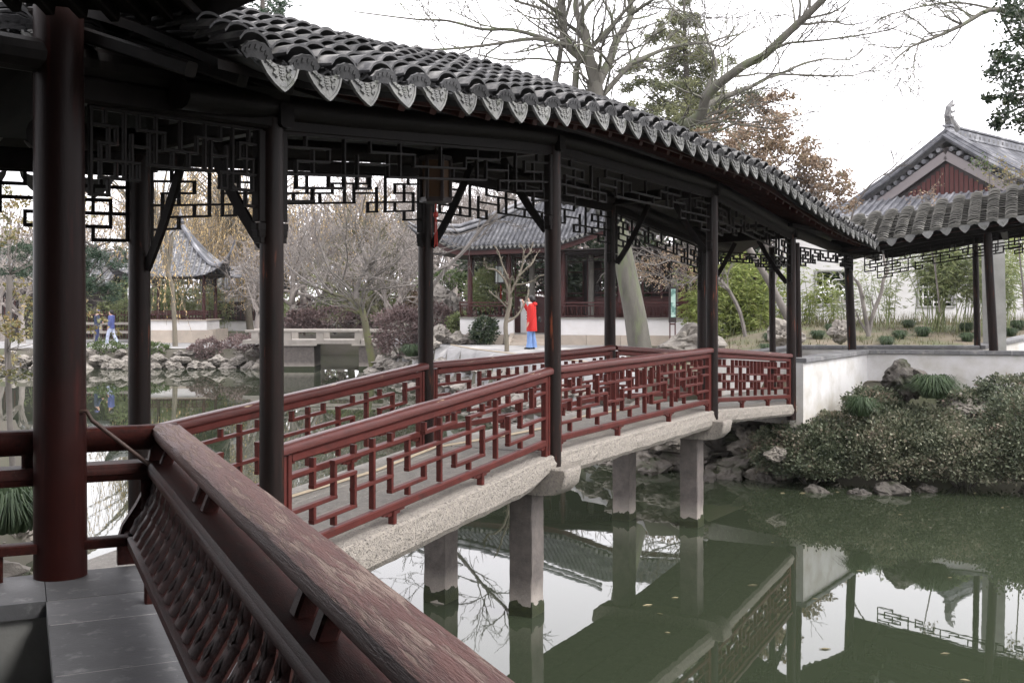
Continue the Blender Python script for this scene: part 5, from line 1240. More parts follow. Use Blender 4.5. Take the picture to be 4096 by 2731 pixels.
def bare_tree(name, label, base, h, r, mat, seed, lvl=4, lean=(0, 0), group=None, leafm=None, nleaf=0, ls=.1, fork=.35, trunkfrac=.3, nlimb=5, up=.07, kink=.16, spread=.8, rmin=.006, cat='tree', ratio=.64, nch=(2, 4), droop=0):
    rg = random.Random(seed); base = V(base); t = thing(name, label, cat, base, group); m_ = MB()
    top = base + V((lean[0] * h * trunkfrac, lean[1] * h * trunkfrac, h * trunkfrac)); pts = [base - V((0, 0, .2))]
    for i in range(1, 6): pts.append(base + (top - base) * (i / 5) + V((rg.gauss(0, .03) * h * .3, rg.gauss(0, .03) * h * .3, 0)) * (1 if i < 5 else .3))
    m_.tube(pts, [r * 1.25, r * 1.05, r, r * .95, r * .9, r * .85], 9); m_.build('trunk', mat, t, smooth=60)
    cb = MB(); tips = [] if nleaf else None
    for i in range(nlimb):
        a = 6.28 * (i + rg.uniform(-.3, .3)) / nlimb; el = rg.uniform(.5, 1.4)
        d = V((math.cos(a) * math.cos(el) + lean[0] * .6, math.sin(a) * math.cos(el) + lean[1] * .6, math.sin(el))); st = pts[-1] if i < 3 else pts[-2]
        grow(cb, st, d, h * (1 - trunkfrac) * .42 * rg.uniform(.8, 1.15), r * .58, lvl, rg, kink, up, ratio, nch, 5, tips, spread, rmin)
    cr = cb.build('crown', mat, t)
    if nleaf and tips:
        lb = MB()
        for _ in range(nleaf):
            p, d = rg.choice(tips); leaf(lb, p + V((rg.gauss(0, ls), rg.gauss(0, ls), rg.gauss(0, ls))) * 1.2, ls * rg.uniform(.6, 1.3), rg, .6)
        lb.build('leaves', leafm, cr)
    return t
def limb_tree(name, label, Y, limbs, mat, seed, twigs=1.0, group=None, cat='tree', dY=1.0, tl=1.2, lvl=2, rmin=.006, up=.04, trunk=None, tkink=.2, crownmat=None):
    """limbs: polylines (photo pixels at distance Y, half widths in pixels); each wanders in depth"""
    rg = random.Random(seed); t = None; k = Y / F
    for i, (pts, r0, r1) in enumerate(limbs):
        off = rg.uniform(-1, 1) * dY; P_ = []
        for j, q in enumerate(pts):
            yy = Y + (q[2] if len(q) > 2 else off * (j / max(1, len(pts) - 1)) ** 1.2); P_.append(at(q[0], q[1], yy))
        if t is None: t = thing(name, label, cat, P_[0], group); body = MB(); tw = MB()
        # smooth the polyline
        Q = []
        for j in range(len(P_) - 1):
            a, b = P_[max(0, j - 1)], P_[min(len(P_) - 1, j + 2)]
            for s_ in (0, .33, .66):
                p, q = P_[j], P_[j + 1]; s2, s3 = s_ * s_, s_ ** 3
                Q.append(.5 * ((2 * p) + (q - a) * s_ + (2 * a - 5 * p + 4 * q - b) * s2 + (3 * p - a - 3 * q + b) * s3))
        Q.append(P_[-1]); n = len(Q)
        rad = [max(rmin, (r0 + (r1 - r0) * j / (n - 1)) * k) for j in range(n)]
        (body if i == 0 or r0 > 8 else tw).tube(Q, rad, 9 if r0 > 9 else 5, caps=True)
        if i == 0 and trunk == 'bare': continue
        nt = int(twigs * n * .8)
        for _ in range(nt):
            j = rg.randint(int(n * .15) if i else int(n * .5), n - 2); base = (Q[j + 1] - Q[j]).normalized(); ax = V((rg.gauss(0, 1), rg.gauss(0, .8), rg.gauss(0, 1))).normalized()
            d = base * .9 + base.cross(ax).normalized() * rg.uniform(.5, 1.1) + V((0, 0, .12))
            grow(tw, Q[j], d, tl * rg.uniform(.4, 1.1), min(rad[j] * .55, .035), lvl, rg, tkink, up, .64, (1, 3), 4, None, .8, rmin)
        base = (Q[-1] - Q[-2]).normalized(); grow(tw, Q[-1], base, tl * 1.1, max(rmin, rad[-1]), lvl, rg, tkink, up, .66, (2, 3), 4, None, .7, rmin)
    body.build('trunk', mat, t, smooth=70); tw.build('crown', crownmat or mat, t); return t
# the big bare tree behind the bridge roof
limb_tree('bare_tree', 'big leaning bare tree with smooth grey green trunk rising behind the bridge roof', 26, [
    ([(2585, 1470, 0), (2560, 1390, 0), (2540, 1260, 0), (2512, 1120, 0), (2480, 960, 0), (2440, 720, 0), (2405, 520, 0), (2384, 420, 0), (2380, 335, 0)], 50, 30),
    ([(2380, 345), (2389, 307), (2360, 250), (2318, 222), (2271, 179), (2255, 140), (2252, 71), (2240, -20)], 27, 14),
    ([(2390, 340), (2408, 302), (2445, 227), (2464, 165), (2502, 109), (2526, 57), (2521, 10), (2500, -60)], 20, 9),
    ([(2395, 400), (2464, 321), (2521, 260), (2578, 231), (2672, 193), (2766, 175), (2832, 172)], 12, 6),
    ([(2300, 420), (2304, 293), (2323, 236), (2398, 156), (2464, 85), (2530, 10)], 15, 6),
    ([(2214, 400), (2220, 320), (2233, 264), (2242, 203), (2250, 150)], 12, 10),
    ([(2271, 182), (2139, 156), (1959, 180), (1779, 198), (1660, 195)], 9, 3),
    ([(2300, 205), (2200, 162), (2050, 120), (1929, 118), (1791, 84), (1659, 78), (1420, 48)], 10, 2.5),
    ([(2252, 90), (2180, 40), (2080, 10), (1990, -30)], 7, 4),
    ([(2250, 60), (2160, 0), (2120, -40)], 8, 5),
    ([(2330, 250), (2250, 250), (2150, 235), (2010, 240), (1900, 215)], 6, 2.5),
    ([(2320, 240), (2315, 180), (2310, 60), (2300, -20)], 7, 5),
    ([(2440, 260), (2400, 210), (2330, 180), (2290, 185)], 6, 4),
    ([(2470, 150), (2440, 60), (2410, 0), (2370, -40)], 5, 3),
    ([(2526, 57), (2580, 20), (2640, -20)], 8, 5),
    ([(2540, 240), (2600, 150), (2680, 80), (2700, -10)], 4.5, 3),
    ([(2450, 800, 0), (2560, 600), (2664, 535), (2719, 510), (2776, 481), (2809, 444), (2823, 392), (2861, 349), (2908, 311), (2979, 260), (3049, 227), (3097, 184), (3167, 118), (3238, 52), (3310, -20)], 24, 13),
    ([(2823, 430), (2861, 401), (2931, 373), (3002, 349), (3073, 311), (3120, 297), (3215, 255), (3300, 236)], 11, 4),
    ([(3120, 297), (3190, 300), (3345, 305)], 5, 3.5),
    ([(2818, 380), (2847, 311), (2865, 264), (2850, 215), (2837, 179), (2813, 118), (2760, 70), (2690, 20)], 8, 2.5),
    ([(3087, 203), (3150, 175), (3210, 168), (3300, 160), (3450, 140), (3560, 120)], 6, 2.5),
    ([(2810, 470), (2870, 475), (2880, 420), (2900, 395)], 6, 3),
    ([(2832, 175), (2900, 150), (2950, 140), (3020, 110)], 5, 2.5),
    ([(3180, 110), (3175, 50), (3160, -20)], 5, 3)], MAT['bark'], 5, twigs=.55, tl=1.5, lvl=2, dY=2.2, rmin=.0085)
limb_tree('bare_tree', 'slim leaning bare trunk among the bamboo right of the big leaning tree', 30, [
    ([(3190, 1350, 0), (3150, 1270, 0), (3090, 1150, 0), (3030, 1050, 0), (2930, 880, 0), (2820, 700, 0)], 17, 10), ([(3090, 1150), (3130, 1020), (3140, 900)], 8, 4)], MAT['barkp'], 6, twigs=.3, trunk='bare')
limb_tree('bare_tree', 'bare twig branches hanging in from the top right corner', 16, [
    ([(4400, 200), (4240, 120), (4060, 60), (3960, 40), (3850, 100), (3740, 150), (3640, 190), (3560, 260)], 16, 2), ([(4060, 62), (3900, 20), (3760, 14), (3560, 60), (3480, 110)], 6, 1.6),
    ([(4000, 45), (4040, 130), (4100, 200)], 6, 4), ([(3900, 70), (3840, 40), (3700, -10)], 4, 2), ([(3640, 190), (3590, 260), (3580, 300), (3575, 400), (3530, 470)], 2.2, 1.2)], MAT['bark'], 8, twigs=.8, tl=.7, lvl=2, dY=.8, rmin=.0045)
# dark evergreen branch at the right edge
ev = thing('evergreen_tree', 'dark broadleaf branches reaching in at the right edge', 'tree', at(4350, 300, 14)); m_ = MB(); lb = MB(); rg = random.Random(3)
cl = [(4060, 60, 60), (4090, 150, 60), (4010, 235, 48), (4080, 260, 60), (3975, 290, 36), (4040, 330, 50), (4090, 400, 55), (4030, 400, 34), (4005, 465, 42), (3985, 500, 26), (4090, 480, 40), (4060, 20, 70), (4150, 300, 80), (4140, 100, 80), (4180, 430, 70), (3985, 215, 20), (3955, 395, 20), (4110, 520, 26)]
for u, v, s in cl:
    c = at(u, v, 13 + rg.uniform(-.5, .5)); m_.tube([at(4350, 250, 14), at(4230, (v + 250) / 2, 13.6), c], [.05, .02, .006], 5)
    for _ in range(int(s * 3.4)):
        p = c + V((rg.gauss(0, 1), rg.gauss(0, 1), rg.gauss(0, .8))) * s * .0030 * .48; leaf(lb, p, rg.uniform(.05, .085), rg, .5)
m_.build('branches', MAT['barkd'], ev); lb.build('foliage', LEAF['broad'], ev)
# withered yellow sprays in front of the gabled hall
for (u, v, Y, s, mt, nm) in ((4040, 690, 27, .55, 'olive', 'faded olive spray in front of the gabled hall roof at the right edge'), (3700, 760, 27, .45, 'brown', 'thin yellow leaved twigs in front of the red boarded gable'), (3920, 620, 28, .28, 'green', 'small green leaved sprig in front of the carved main ridge')):
    t = thing('sapling', nm, 'sapling', at(u, 1300, Y)); m_ = MB(); lb = MB(); rg = random.Random(int(u)); base = at(u + 60, 1250, Y); tips = []
    grow(m_, base, at(u, v, Y) - base, (at(u, v, Y) - base).length * .8, .03, 1, rg, .03, 0, .3, (1, 1), 4, None, .2)
    for _ in range(9 if mt == 'brown' else 16):
        grow(m_, at(u, v + 30, Y), V((rg.gauss(0, 1), rg.gauss(0, .6), rg.gauss(0, .7))), s * rg.uniform(.4, 1), .010, 1, rg, .2, .0, .6, (2, 3), 3, tips, .9, .004)
    for _ in range(110 if mt == 'brown' else (420 if mt == 'olive' else 130)):
        p, d = rg.choice(tips); leaf(lb, p + V((rg.gauss(0, .06), rg.gauss(0, .06), rg.gauss(0, .06))), rg.uniform(.05, .10), rg, .5)
    m_.build('crown', MAT['barkp'], t); lb.build('foliage', LEAF[mt], t)
limb_tree('bare_tree', 'thin bare sapling beside the left slope of the gabled hall', 30, [([(3400, 900, 0), (3420, 830, 0), (3480, 740, 0), (3560, 680, 0), (3640, 600, 0), (3740, 530, 0)], 4, 1.5), ([(3575, 655), (3560, 600), (3500, 570)], 2, 1.2)], MAT['barkd'], 9, twigs=.9, tl=.6, lvl=1, dY=.4, rmin=.006)
# conifers and the brown-leaved tree
def leafy(name, label, trunk_pts, clumps, mat, bark, leafn, ls, seed, group=None, r0=.2, asp=.45):
    rg = random.Random(seed); t = thing(name, label, 'tree', trunk_pts[0], group); m_ = MB(); n = len(trunk_pts); m_.tube(trunk_pts, [r0 + (.03 - r0) * i / (n - 1) for i in range(n)], 7); m_.build('trunk', bark, t, smooth=60)
    br = MB(); lb = MB()
    for c, s in clumps:
        b = min(trunk_pts, key=lambda q: abs(q.z - (c.z - (c - trunk_pts[0]).length * .06))); br.tube([b, (b + c) / 2 + V((0, 0, -.1)), c], [r0 * .18, r0 * .11, r0 * .05], 4)
        off = V((rg.uniform(0, 40),) * 3)
        sub = [c + V((rg.gauss(0, 1), rg.gauss(0, 1), rg.gauss(0, .55))) * s * .6 for _ in range(max(5, int(s * 16)))]
        for p0 in sub: br.tube([c, (c + p0) / 2 + V((0, 0, .04)), p0], [r0 * .05, r0 * .04, r0 * .02], 3)
        for _ in range(int(leafn * s * s)):
            p0 = rg.choice(sub); p = p0 + V((rg.gauss(0, 1), rg.gauss(0, 1), rg.gauss(0, .6))) * s * .24
            leaf(lb, p, ls * rg.uniform(.6, 1.3), rg, asp)
    br.build('branches', bark, t); lb.build('foliage', mat, t); return t
def cl_px(lst, Y, rg, dy=1.2): return [(at(u, v, Y + rg.uniform(-dy, dy)), s * Y / F) for u, v, s in lst]
rg = random.Random(77)
leafy('cedar_tree', 'tall olive green cedar behind the bare tree limbs in the sky', [at(2780, 1350, 44), at(2770, 900, 44), at(2755, 500, 44), at(2740, 200, 44), at(2735, -60, 44)],
      cl_px([(2735, 10, 40), (2715, 70, 55), (2760, 90, 50), (2650, 130, 60), (2760, 150, 55), (2700, 190, 50), (2610, 150, 40), (2740, 240, 70), (2790, 230, 50), (2700, 280, 60), (2820, 260, 60), (2760, 320, 80), (2700, 350, 60), (2830, 350, 60), (2620, 360, 50), (2780, 400, 90), (2650, 420, 70), (2850, 430, 70), (2600, 440, 55), (2560, 470, 40), (2720, 460, 90), (2900, 380, 50), (2930, 450, 60), (2520, 270, 50), (2530, 330, 45), (2990, 380, 50), (2560, 250, 30), (2860, 240, 35), (2680, 520, 80), (2800, 520, 80), (2580, 500, 40)], 44, rg), LEAF['cedar'], MAT['barkd'], 2300, .17, 71, r0=.3, asp=.32)
leafy('brown_tree', 'rounded tree with withered brown leaves left of the gabled hall', [at(3060, 1350, 41), at(3060, 1000, 41), at(3050, 700, 41), at(3070, 480, 41)],
      cl_px([(3090, 410, 60), (3040, 440, 60), (2960, 500, 60), (2880, 500, 60), (3110, 470, 60), (3060, 520, 80), (2800, 540, 50), (2940, 560, 80), (3130, 550, 60), (3040, 600, 90), (2860, 600, 70), (3150, 640, 80), (3230, 570, 55), (3240, 650, 70), (3300, 640, 50), (3180, 720, 90), (3060, 690, 80), (3300, 720, 70), (3350, 760, 50), (3270, 780, 80), (3120, 780, 70), (3350, 820, 50), (3230, 830, 70), (2780, 600, 40), (2960, 640, 80), (3380, 700, 35), (3010, 390, 40)], 41, rg), LEAF['brown'], MAT['barkp'], 1500, .13, 72, r0=.25, asp=.6)
leafy('conifer_tree', 'dark conifer top peeping over the roof at the upper left', [at(1040, 1000, 30), at(1045, 400, 30), at(1050, 40, 30), at(1052, -120, 30)], cl_px([(1080, 10, 60), (1120, 35, 45), (1060, 60, 50), (1020, 75, 36), (1100, 70, 40), (960, 85, 30), (920, 65, 24), (1000, 95, 30), (1050, -40, 70), (1060, -110, 50), (1090, 100, 25)], 30, rg), LEAF['cypress'], MAT['barkd'], 1500, .15, 73, r0=.15, asp=.3)
# cypress and loose shrub at the left edge
leafy('cypress_tree', 'drooping dark green cypress beside the thick maroon column', [at(250, 1600, 17), at(270, 1350, 17), at(300, 1150, 17), at(330, 960, 17)],
      cl_px([(400, 1020, 60), (350, 1080, 70), (420, 1120, 55), (340, 1150, 80), (430, 1175, 45), (380, 1010, 50), (450, 1205, 26), (300, 1040, 70), (250, 1060, 80), (280, 1130, 80), (180, 1080, 60), (100, 1040, 70), (60, 1090, 60), (465, 1000, 22), (460, 1050, 30), (330, 985, 40), (445, 965, 16), (150, 1010, 50), (30, 1020, 60)], 17, rg, .5), LEAF['cypress'], MAT['barkd'], 9000, .085, 74, r0=.1, asp=.15)
leafy('olive_shrub', 'loose evergreen shrub with yellowing leaves left of the thick column', [at(60, 2000, 11), at(40, 1700, 11), at(30, 1400, 11), at(40, 1100, 11)],
      cl_px([(40, 760, 60), (90, 800, 50), (30, 860, 60), (80, 900, 50), (40, 960, 50), (100, 1200, 50), (60, 1250, 60), (30, 1320, 60), (90, 1350, 50), (50, 1420, 60), (20, 1480, 60), (80, 1500, 40), (110, 1290, 40), (370, 1240, 36), (420, 1280, 28), (470, 1330, 26), (390, 1310, 26), (340, 1190, 24), (350, 860, 26), (340, 800, 20), (30, 1150, 60), (330, 880, 24), (20, 820, 50)], 11, rg, .4), LEAF['olive'], MAT['barkp'], 5200, .045, 75, r0=.03, asp=.5)
# small pruned tree by the visitor, mossy tree by the footbridge
limb_tree('pruned_tree', 'small pruned tree with knobbly stubs beside the woman in red', 31.5, [
    ([(2026, 1425, 0), (2027, 1380, 0), (2022, 1310, 0), (2028, 1265, 0), (2040, 1210, 0), (2036, 1165, 0)], 10, 8), ([(2036, 1170), (2020, 1120), (1985, 1080), (1950, 1075), (1940, 1060)], 6, 3), ([(2038, 1165), (2035, 1120), (2010, 1060), (1995, 1010)], 5.5, 3),
    ([(2038, 1180), (2068, 1120), (2090, 1060), (2095, 1005)], 5.5, 3), ([(2075, 1105), (2110, 1070), (2130, 1050), (2140, 1030)], 4.5, 3), ([(2060, 1140), (2120, 1130), (2150, 1110)], 4, 2.5), ([(2024, 1290), (2070, 1260), (2105, 1200), (2115, 1160)], 5, 3), ([(2028, 1230), (2000, 1200), (1975, 1180)], 3.5, 2.5), ([(2095, 1040), (2120, 1010), (2125, 1000)], 3.5, 2.5)],
    MAT['barky'], 12, twigs=.8, tl=.16, lvl=1, dY=.5, rmin=.013)
limb_tree('mossy_tree', 'bare tree with mossy green trunk at the right end of the stone footbridge', 43.5, [
    ([(1492, 1465, 0), (1484, 1420, 0), (1470, 1350, 0), (1460, 1290, 0), (1448, 1240, 0), (1425, 1195, 0)], 17, 12), ([(1448, 1250), (1425, 1240), (1415, 1215), (1380, 1190), (1330, 1175), (1270, 1150), (1200, 1130)], 10, 4), ([(1425, 1195), (1410, 1180), (1440, 1160), (1475, 1130), (1480, 1070), (1470, 1040)], 9, 4),
    ([(1440, 1160), (1520, 1155), (1600, 1145), (1680, 1135)], 5, 2.5), ([(1270, 1150), (1220, 1120), (1170, 1080), (1140, 1050)], 5, 2), ([(1420, 1190), (1370, 1120), (1320, 1080), (1290, 1010)], 6, 2.5), ([(1475, 1120), (1540, 1080), (1600, 1030), (1640, 960)], 5, 2), ([(1330, 1175), (1290, 1130), (1250, 1060), (1230, 980)], 5, 2), ([(1470, 1060), (1440, 980), (1420, 900)], 5, 2), ([(1370, 1120), (1390, 1040), (1380, 960)], 4, 2)],
    MAT['barkm'], 13, twigs=1.0, tl=1.5, lvl=2, dY=2.0, rmin=.0075, crownmat=MAT['barkp'])
limb_tree('bare_tree', 'bare leaning limb crossing in front of the hall roof', 30, [
    ([(1700, 1230, 0), (1735, 1140, 0), (1800, 1060, 0), (1860, 1000, 0), (1930, 910, 0), (2000, 840, 0), (2060, 780, 0)], 9, 6), ([(1800, 1060), (1760, 1075), (1700, 1110), (1640, 1130)], 5, 3), ([(1930, 910), (1880, 925), (1820, 940), (1750, 930)], 3.5, 2), ([(1960, 880), (1900, 840), (1820, 830), (1760, 860)], 3, 1.6), ([(1880, 980), (1790, 1010), (1720, 1040)], 3, 1.5)], MAT['barkp'], 14, twigs=.9, tl=.9, lvl=2, dY=.8, rmin=.007)
# yellow willows
def willow(label, x, y, h, seed, n=120, w=3.0, lean=0, reach=1.0, zlow=1.4, tr=.22):
    rg = random.Random(seed); t = thing('willow_tree', label, 'tree', (x, y, ground_z(x, y)), 'yellow willows'); z0 = ground_z(x, y); m_ = MB()
    pts = [V((x + lean * f, y, z0 - .2 + h * .55 * f)) + V((rg.gauss(0, .06), 0, 0)) for f in (0, .25, .5, .75, 1)]; m_.tube(pts, [tr, tr * .86, tr * .77, tr * .64, tr * .5], 8); m_.build('trunk', MAT['barky'], t, smooth=60)
    br = MB(); st = MB(); lb = MB()
    for i in range(n // 8):
        a = rg.uniform(0, 6.28); f0 = rg.uniform(.6, 1); b = pts[2] + (pts[4] - pts[2]) * f0; rr = w * rg.uniform(.3, 1.0); e = V((x + lean + math.cos(a) * rr, y + math.sin(a) * rr, z0 + h * rg.uniform(.70, 1.0))); mdl = (b + e) / 2 + V((0, 0, .7))
        br.tube([b, mdl, e], [.07, .045, .015], 5)
        for j in range(8):
            k = rg.uniform(.35, 1); p = b + (mdl - b) * (k * 2) if k < .5 else mdl + (e - mdl) * (k * 2 - 1); p = p + V((rg.gauss(0, .3), rg.gauss(0, .3), .1)); L = (p.z - z0 - zlow * rg.uniform(.3, 1.3)) * rg.uniform(.35, 1.0)
            q = p.copy(); ps = [q.copy()]; dx, dy = rg.gauss(0, .07), rg.gauss(0, .07); m = max(4, int(L / .35))
            for s_ in range(m): q = q + V((dx + rg.gauss(0, .02), dy + rg.gauss(0, .02), -L / m)); ps.append(q.copy())
            st.tube(ps, .008, 3, caps=False)
            for s_ in range(int(L * 7)):
                k = rg.uniform(0, len(ps) - 1.01); i0 = int(k); pp = ps[i0] + (ps[i0 + 1] - ps[i0]) * (k - i0); leaf(lb, pp, rg.uniform(.09, .17), rg, .26, V((rg.gauss(0, .35), rg.gauss(0, .35), -1)))
    br.build('branches', MAT['barky'], t); st.build('strands', MAT['barky'], t); lb.build('foliage', LEAF['willow'], t); return t
willow('yellow willow whose strands hang in front of the lakeside pavilion', -15.15, 49.6, 7.0, 41, 48, 1.4, -.35, zlow=1.4, tr=.13)
willow('tall yellow willow behind the right side of the lakeside pavilion', -14.2, 60, 10.5, 42, 560, 4.4, -.6, zlow=2)
willow('broad yellow willow behind the left side of the lakeside pavilion', -20.6, 63, 10.5, 43, 480, 4.6, .4, zlow=2.5)
willow('yellow willow with thin strands behind the stone footbridge', -9.2, 63, 9.0, 44, 220, 3.4, .3, zlow=2)
# hazy bare trees behind the water
BT = [(-12.6, 54, 6.5, .13), (-11.2, 57, 8, .16), (-10.6, 60.5, 8.5, .2), (-7.6, 61, 9, .2), (-6.4, 57, 9.5, .30), (-4.6, 60, 9, .2), (-3.1, 55, 8.5, .2), (-1.4, 59, 9.5, .22), (.5, 56, 9, .2), (-5.6, 52, 7, .16), (-12.5, 66, 10, .22), (-8.8, 69, 11, .25), (-3.4, 68, 11, .25), (1.5, 67, 11, .25), (-17, 69, 11, .24), (-22.5, 68, 10, .24), (-26, 56, 8, .2), (-23.6, 53, 6, .14), (-7.0, 75, 12, .25), (-.5, 75, 12, .25), (-12, 77, 12, .25), (4, 58, 10, .25), (6, 66, 11, .25)]
lab = ['slender bare tree right of the lakeside pavilion', 'forked bare tree between the pavilion and the stone footbridge', 'grey bare tree behind the left end of the stone footbridge', 'bare tree behind the middle of the stone footbridge', 'thick pale trunk tree behind the bronze leaved shrub', 'bare tree above the rockery left of the hall', 'bare tree behind the left roof corner of the hall', 'bare tree behind the hall roof slope', 'bare tree behind the hall ridge']
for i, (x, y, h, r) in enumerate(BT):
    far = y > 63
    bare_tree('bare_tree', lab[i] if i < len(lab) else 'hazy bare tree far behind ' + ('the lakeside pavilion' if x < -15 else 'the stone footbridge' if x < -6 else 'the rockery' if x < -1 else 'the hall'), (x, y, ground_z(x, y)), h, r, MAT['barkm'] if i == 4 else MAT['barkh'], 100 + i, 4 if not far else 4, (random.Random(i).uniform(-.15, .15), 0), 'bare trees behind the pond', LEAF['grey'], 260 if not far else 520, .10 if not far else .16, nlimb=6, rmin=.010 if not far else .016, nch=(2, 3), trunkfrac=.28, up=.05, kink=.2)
# distant mass of trees closing the view
rg = random.Random(55); mb = MB()
for i in range(200):
    x = rg.uniform(-70, 60); y = rg.uniform(92, 118); h = rg.uniform(7, 12.5); b = V((x, y, ground_z(x, y)))
    for j in range(4):
        grow(mb, b + V((0, 0, h * .2)), V((rg.gauss(0, .45), rg.gauss(0, .45), 1)), h * .34, .12, 2, rg, .15, .05, .68, (2, 3), 3, None, .7, .028)
    for j in range(90):
        a = rg.gauss(0, .16) * h; leaf(mb, b + V((a, rg.gauss(0, .15) * h, h * rg.uniform(.2, .85))), rg.uniform(.25, .55), rg, .5)
tag(mb.build('distant_trees', LEAF['grey']), 'hazy grey brown wood closing the view beyond the garden', 'trees', kind='stuff')
# ------------------------------------------------------------------ shrubs, grass, bamboo
SH = 'trailing shrubs on the bank at the right'
for u, v, Y, rad, n, lb in ((3260, 1800, 17.6, (1.0, .8, .46), 9000, 'trailing grey green shrub nearest the bridge end above the water'), (3560, 1800, 17.3, (.95, .8, .55), 9000, 'rounded trailing shrub in the middle of the bank over the water'),
        (3860, 1830, 17.0, (.95, .8, .60), 9000, 'wide trailing shrub below the pale flat stone'), (4140, 1770, 16.8, (.9, .9, .80), 9000, 'dark trailing shrub at the right edge over the water'), (3490, 1630, 18.0, (.45, .5, .30), 2600, 'shrub climbing round the flat topped brown rock'),
        (4070, 1580, 18.2, (.70, .6, .30), 3000, 'tall twiggy shrub against the white low wall at the right edge'), (3850, 1600, 18.2, (.40, .4, .18), 1200, 'low shrub beside the round dark rock under the white wall'), (3240, 1860, 17.2, (.6, .6, .40), 4000, 'lowest trailing shrub touching the water left of the bank'), (3700, 1710, 17.5, (.6, .6, .32), 4000, 'shrub below the green grass tuft'),
        (3340, 1700, 17.9, (.62, .5, .20), 2200, 'shrub along the foot of the white low wall')):
    shrub('trailing_shrub', lb, at(u, v, Y), rad, int(n * 2.3), .052, LEAF['shrub2' if ('middle' in lb or 'wide' in lb or 'grass' in lb or 'foot' in lb) else 'shrub'], 'shrub', SH, zmin=.16, hang=int(n / 45), clump=.30, shell=.66)
tuft('green lily turf tuft hanging beside the flat topped rock', at(3735, 1590, 17.5), .42, 520, LEAF['grass'], None, .9)
tuft('small green grass tuft in the trailing shrubs below the low wall', at(3440, 1660, 17.25), .34, 260, LEAF['grass'], None, .8)
tuft('green grass tuft on the mossy rocks left of the thick column', (-4.75, 10.4, .70), .5, 420, LEAF['grass'], None, .8)
tuft('green tuft at the foot of the bronze leaved shrub', at(1648, 1425, 37.5), .5, 260, LEAF['grass'], None, .9)
for x, y, r3 in ((.5, 47.5, (2.6, 1.2, 3.0)), (4.5, 47, (2.8, 1.2, 3.2)), (8.5, 46.5, (2.6, 1.2, 3.2))): shrub('hedge', 'dark green planting behind the back windows of the hall', (x, y, 3.2), r3, 7000, .26, LEAF['broad'], 'hedge', 'planting behind the hall', stem=False)
for x, y, r3 in ((11.5, 40, (2.6, 1, 1.9)), (16, 39.5, (2.6, 1, 2.0)), (20, 39, (2.4, 1, 1.8))): shrub('hedge', 'dark green planting glimpsed through the openwork of the white garden wall', (x, y - 1.2, 3.0), r3, 7000, .26, LEAF['broad'], 'hedge', 'planting behind the garden wall', stem=False)
rg = random.Random(91)
for (x, y, w) in ((4.3, 24.4, .26), (5.9, 25.2, .24), (7.6, 27, .25), (6.8, 29, .3), (8.2, 29.5, .3), (9.6, 28.2, .32), (10.4, 29.5, .3), (11.2, 30, .34), (12.0, 29, .3), (9.0, 31, .3), (12.8, 31, .34), (13.6, 30, .3), (14.5, 31.5, .36), (11.6, 32.2, .3), (5.2, 23.9, .22), (15.2, 30.2, .3), (6.3, 27.3, .24), (10, 26.4, .22), (12.4, 27.2, .24)):
    tuft('round dark green lily turf clump in the garden bed behind the corridor', (x, y, ground_z(x, y)), w * .95, 200, LEAF['grass'], 'lily turf clumps in the garden bed', .75)
mb = MB()
for _ in range(9000):
    y = rg.uniform(23.6, 36); x = rg.uniform(3.6, 17); 
    if pond_sd(x, y) < 1.2 or x < 2.8 + (y - 24) * .17 + .8: continue
    if rg.random() > .25 + .75 * smooth(30, 35.5, y) and NZ.noise(V((x * .5, y * .5, 0))) < .12: continue
    p = V((x, y, ground_z(x, y))); h = rg.uniform(.08, .2) + .28 * smooth(32, 35.5, y); a = rg.uniform(0, 6.28); d = V((math.cos(a), math.sin(a), 0))
    mb.add([p - d * .012, p + d * .012, p + V((d.y, -d.x, 0)) * h * .5 + V((0, 0, h))], [(0, 1, 2)])
tag(mb.build('dry_grass', LEAF['drygrass']), 'thin dry grass over the garden bed soil', 'grass', kind='stuff')
def bamboo(label, base, n, h, spread, lean, mat, seed, ls=.15, leaves=60, fan=.12, low=.35):
    rg = random.Random(seed); b = V(base); t = thing('bamboo_clump', label, 'bamboo', b, 'bamboo clumps in the garden bed'); lb = MB(); cm = MB()
    for i in range(n):
        a = rg.uniform(0, 6.28); p = b + V((rg.gauss(0, spread), rg.gauss(0, spread * .6), -.05)); hh = h * rg.uniform(.6, 1.05); d = V((lean[0] + rg.gauss(0, fan), lean[1] + rg.gauss(0, fan * .6), 1)); pts = [p]
        for k in range(1, 6): f = k / 5; pts.append(p + V((d.x * hh * f + d.x * f * f * hh * .35, d.y * hh * f, hh * f * (1 - .10 * f * f))))
        cm.tube(pts, [.014, .013, .012, .010, .007, .003], 5)
        for _ in range(leaves):
            k = rg.uniform(low * 5, 4.99); j = int(k); c = pts[j] + (pts[j + 1] - pts[j]) * (k - j); sp = V((rg.gauss(0, 1), rg.gauss(0, 1), rg.gauss(.1, .5))).normalized() * rg.uniform(.05, .42) * (hh / 2.4)
            for _ in range(3): leaf(lb, c + sp, ls * rg.uniform(.6, 1.25), rg, .15, sp.normalized() * .5 + V((rg.gauss(0, .6), rg.gauss(0, .6), -.35)))
    cm.build('culms', LEAF['bamboop'], t); lb.build('foliage', mat, t); return t
def gp(u, Y): x = (u - CU) * Y / F; return (x, Y, ground_z(x, Y))
bamboo('dense yellow green bamboo left of the slim leaning trunk', gp(2960, 33.5), 34, 2.7, .62, (0, 0), LEAF['bamboo'], 201, .22, 110, .10, .05)
bamboo('yellow green bamboo in front of the signboard end of the hall', gp(2835, 33), 14, 1.9, .26, (0, 0), LEAF['bamboo'], 202, .20, 100, .12, .08)
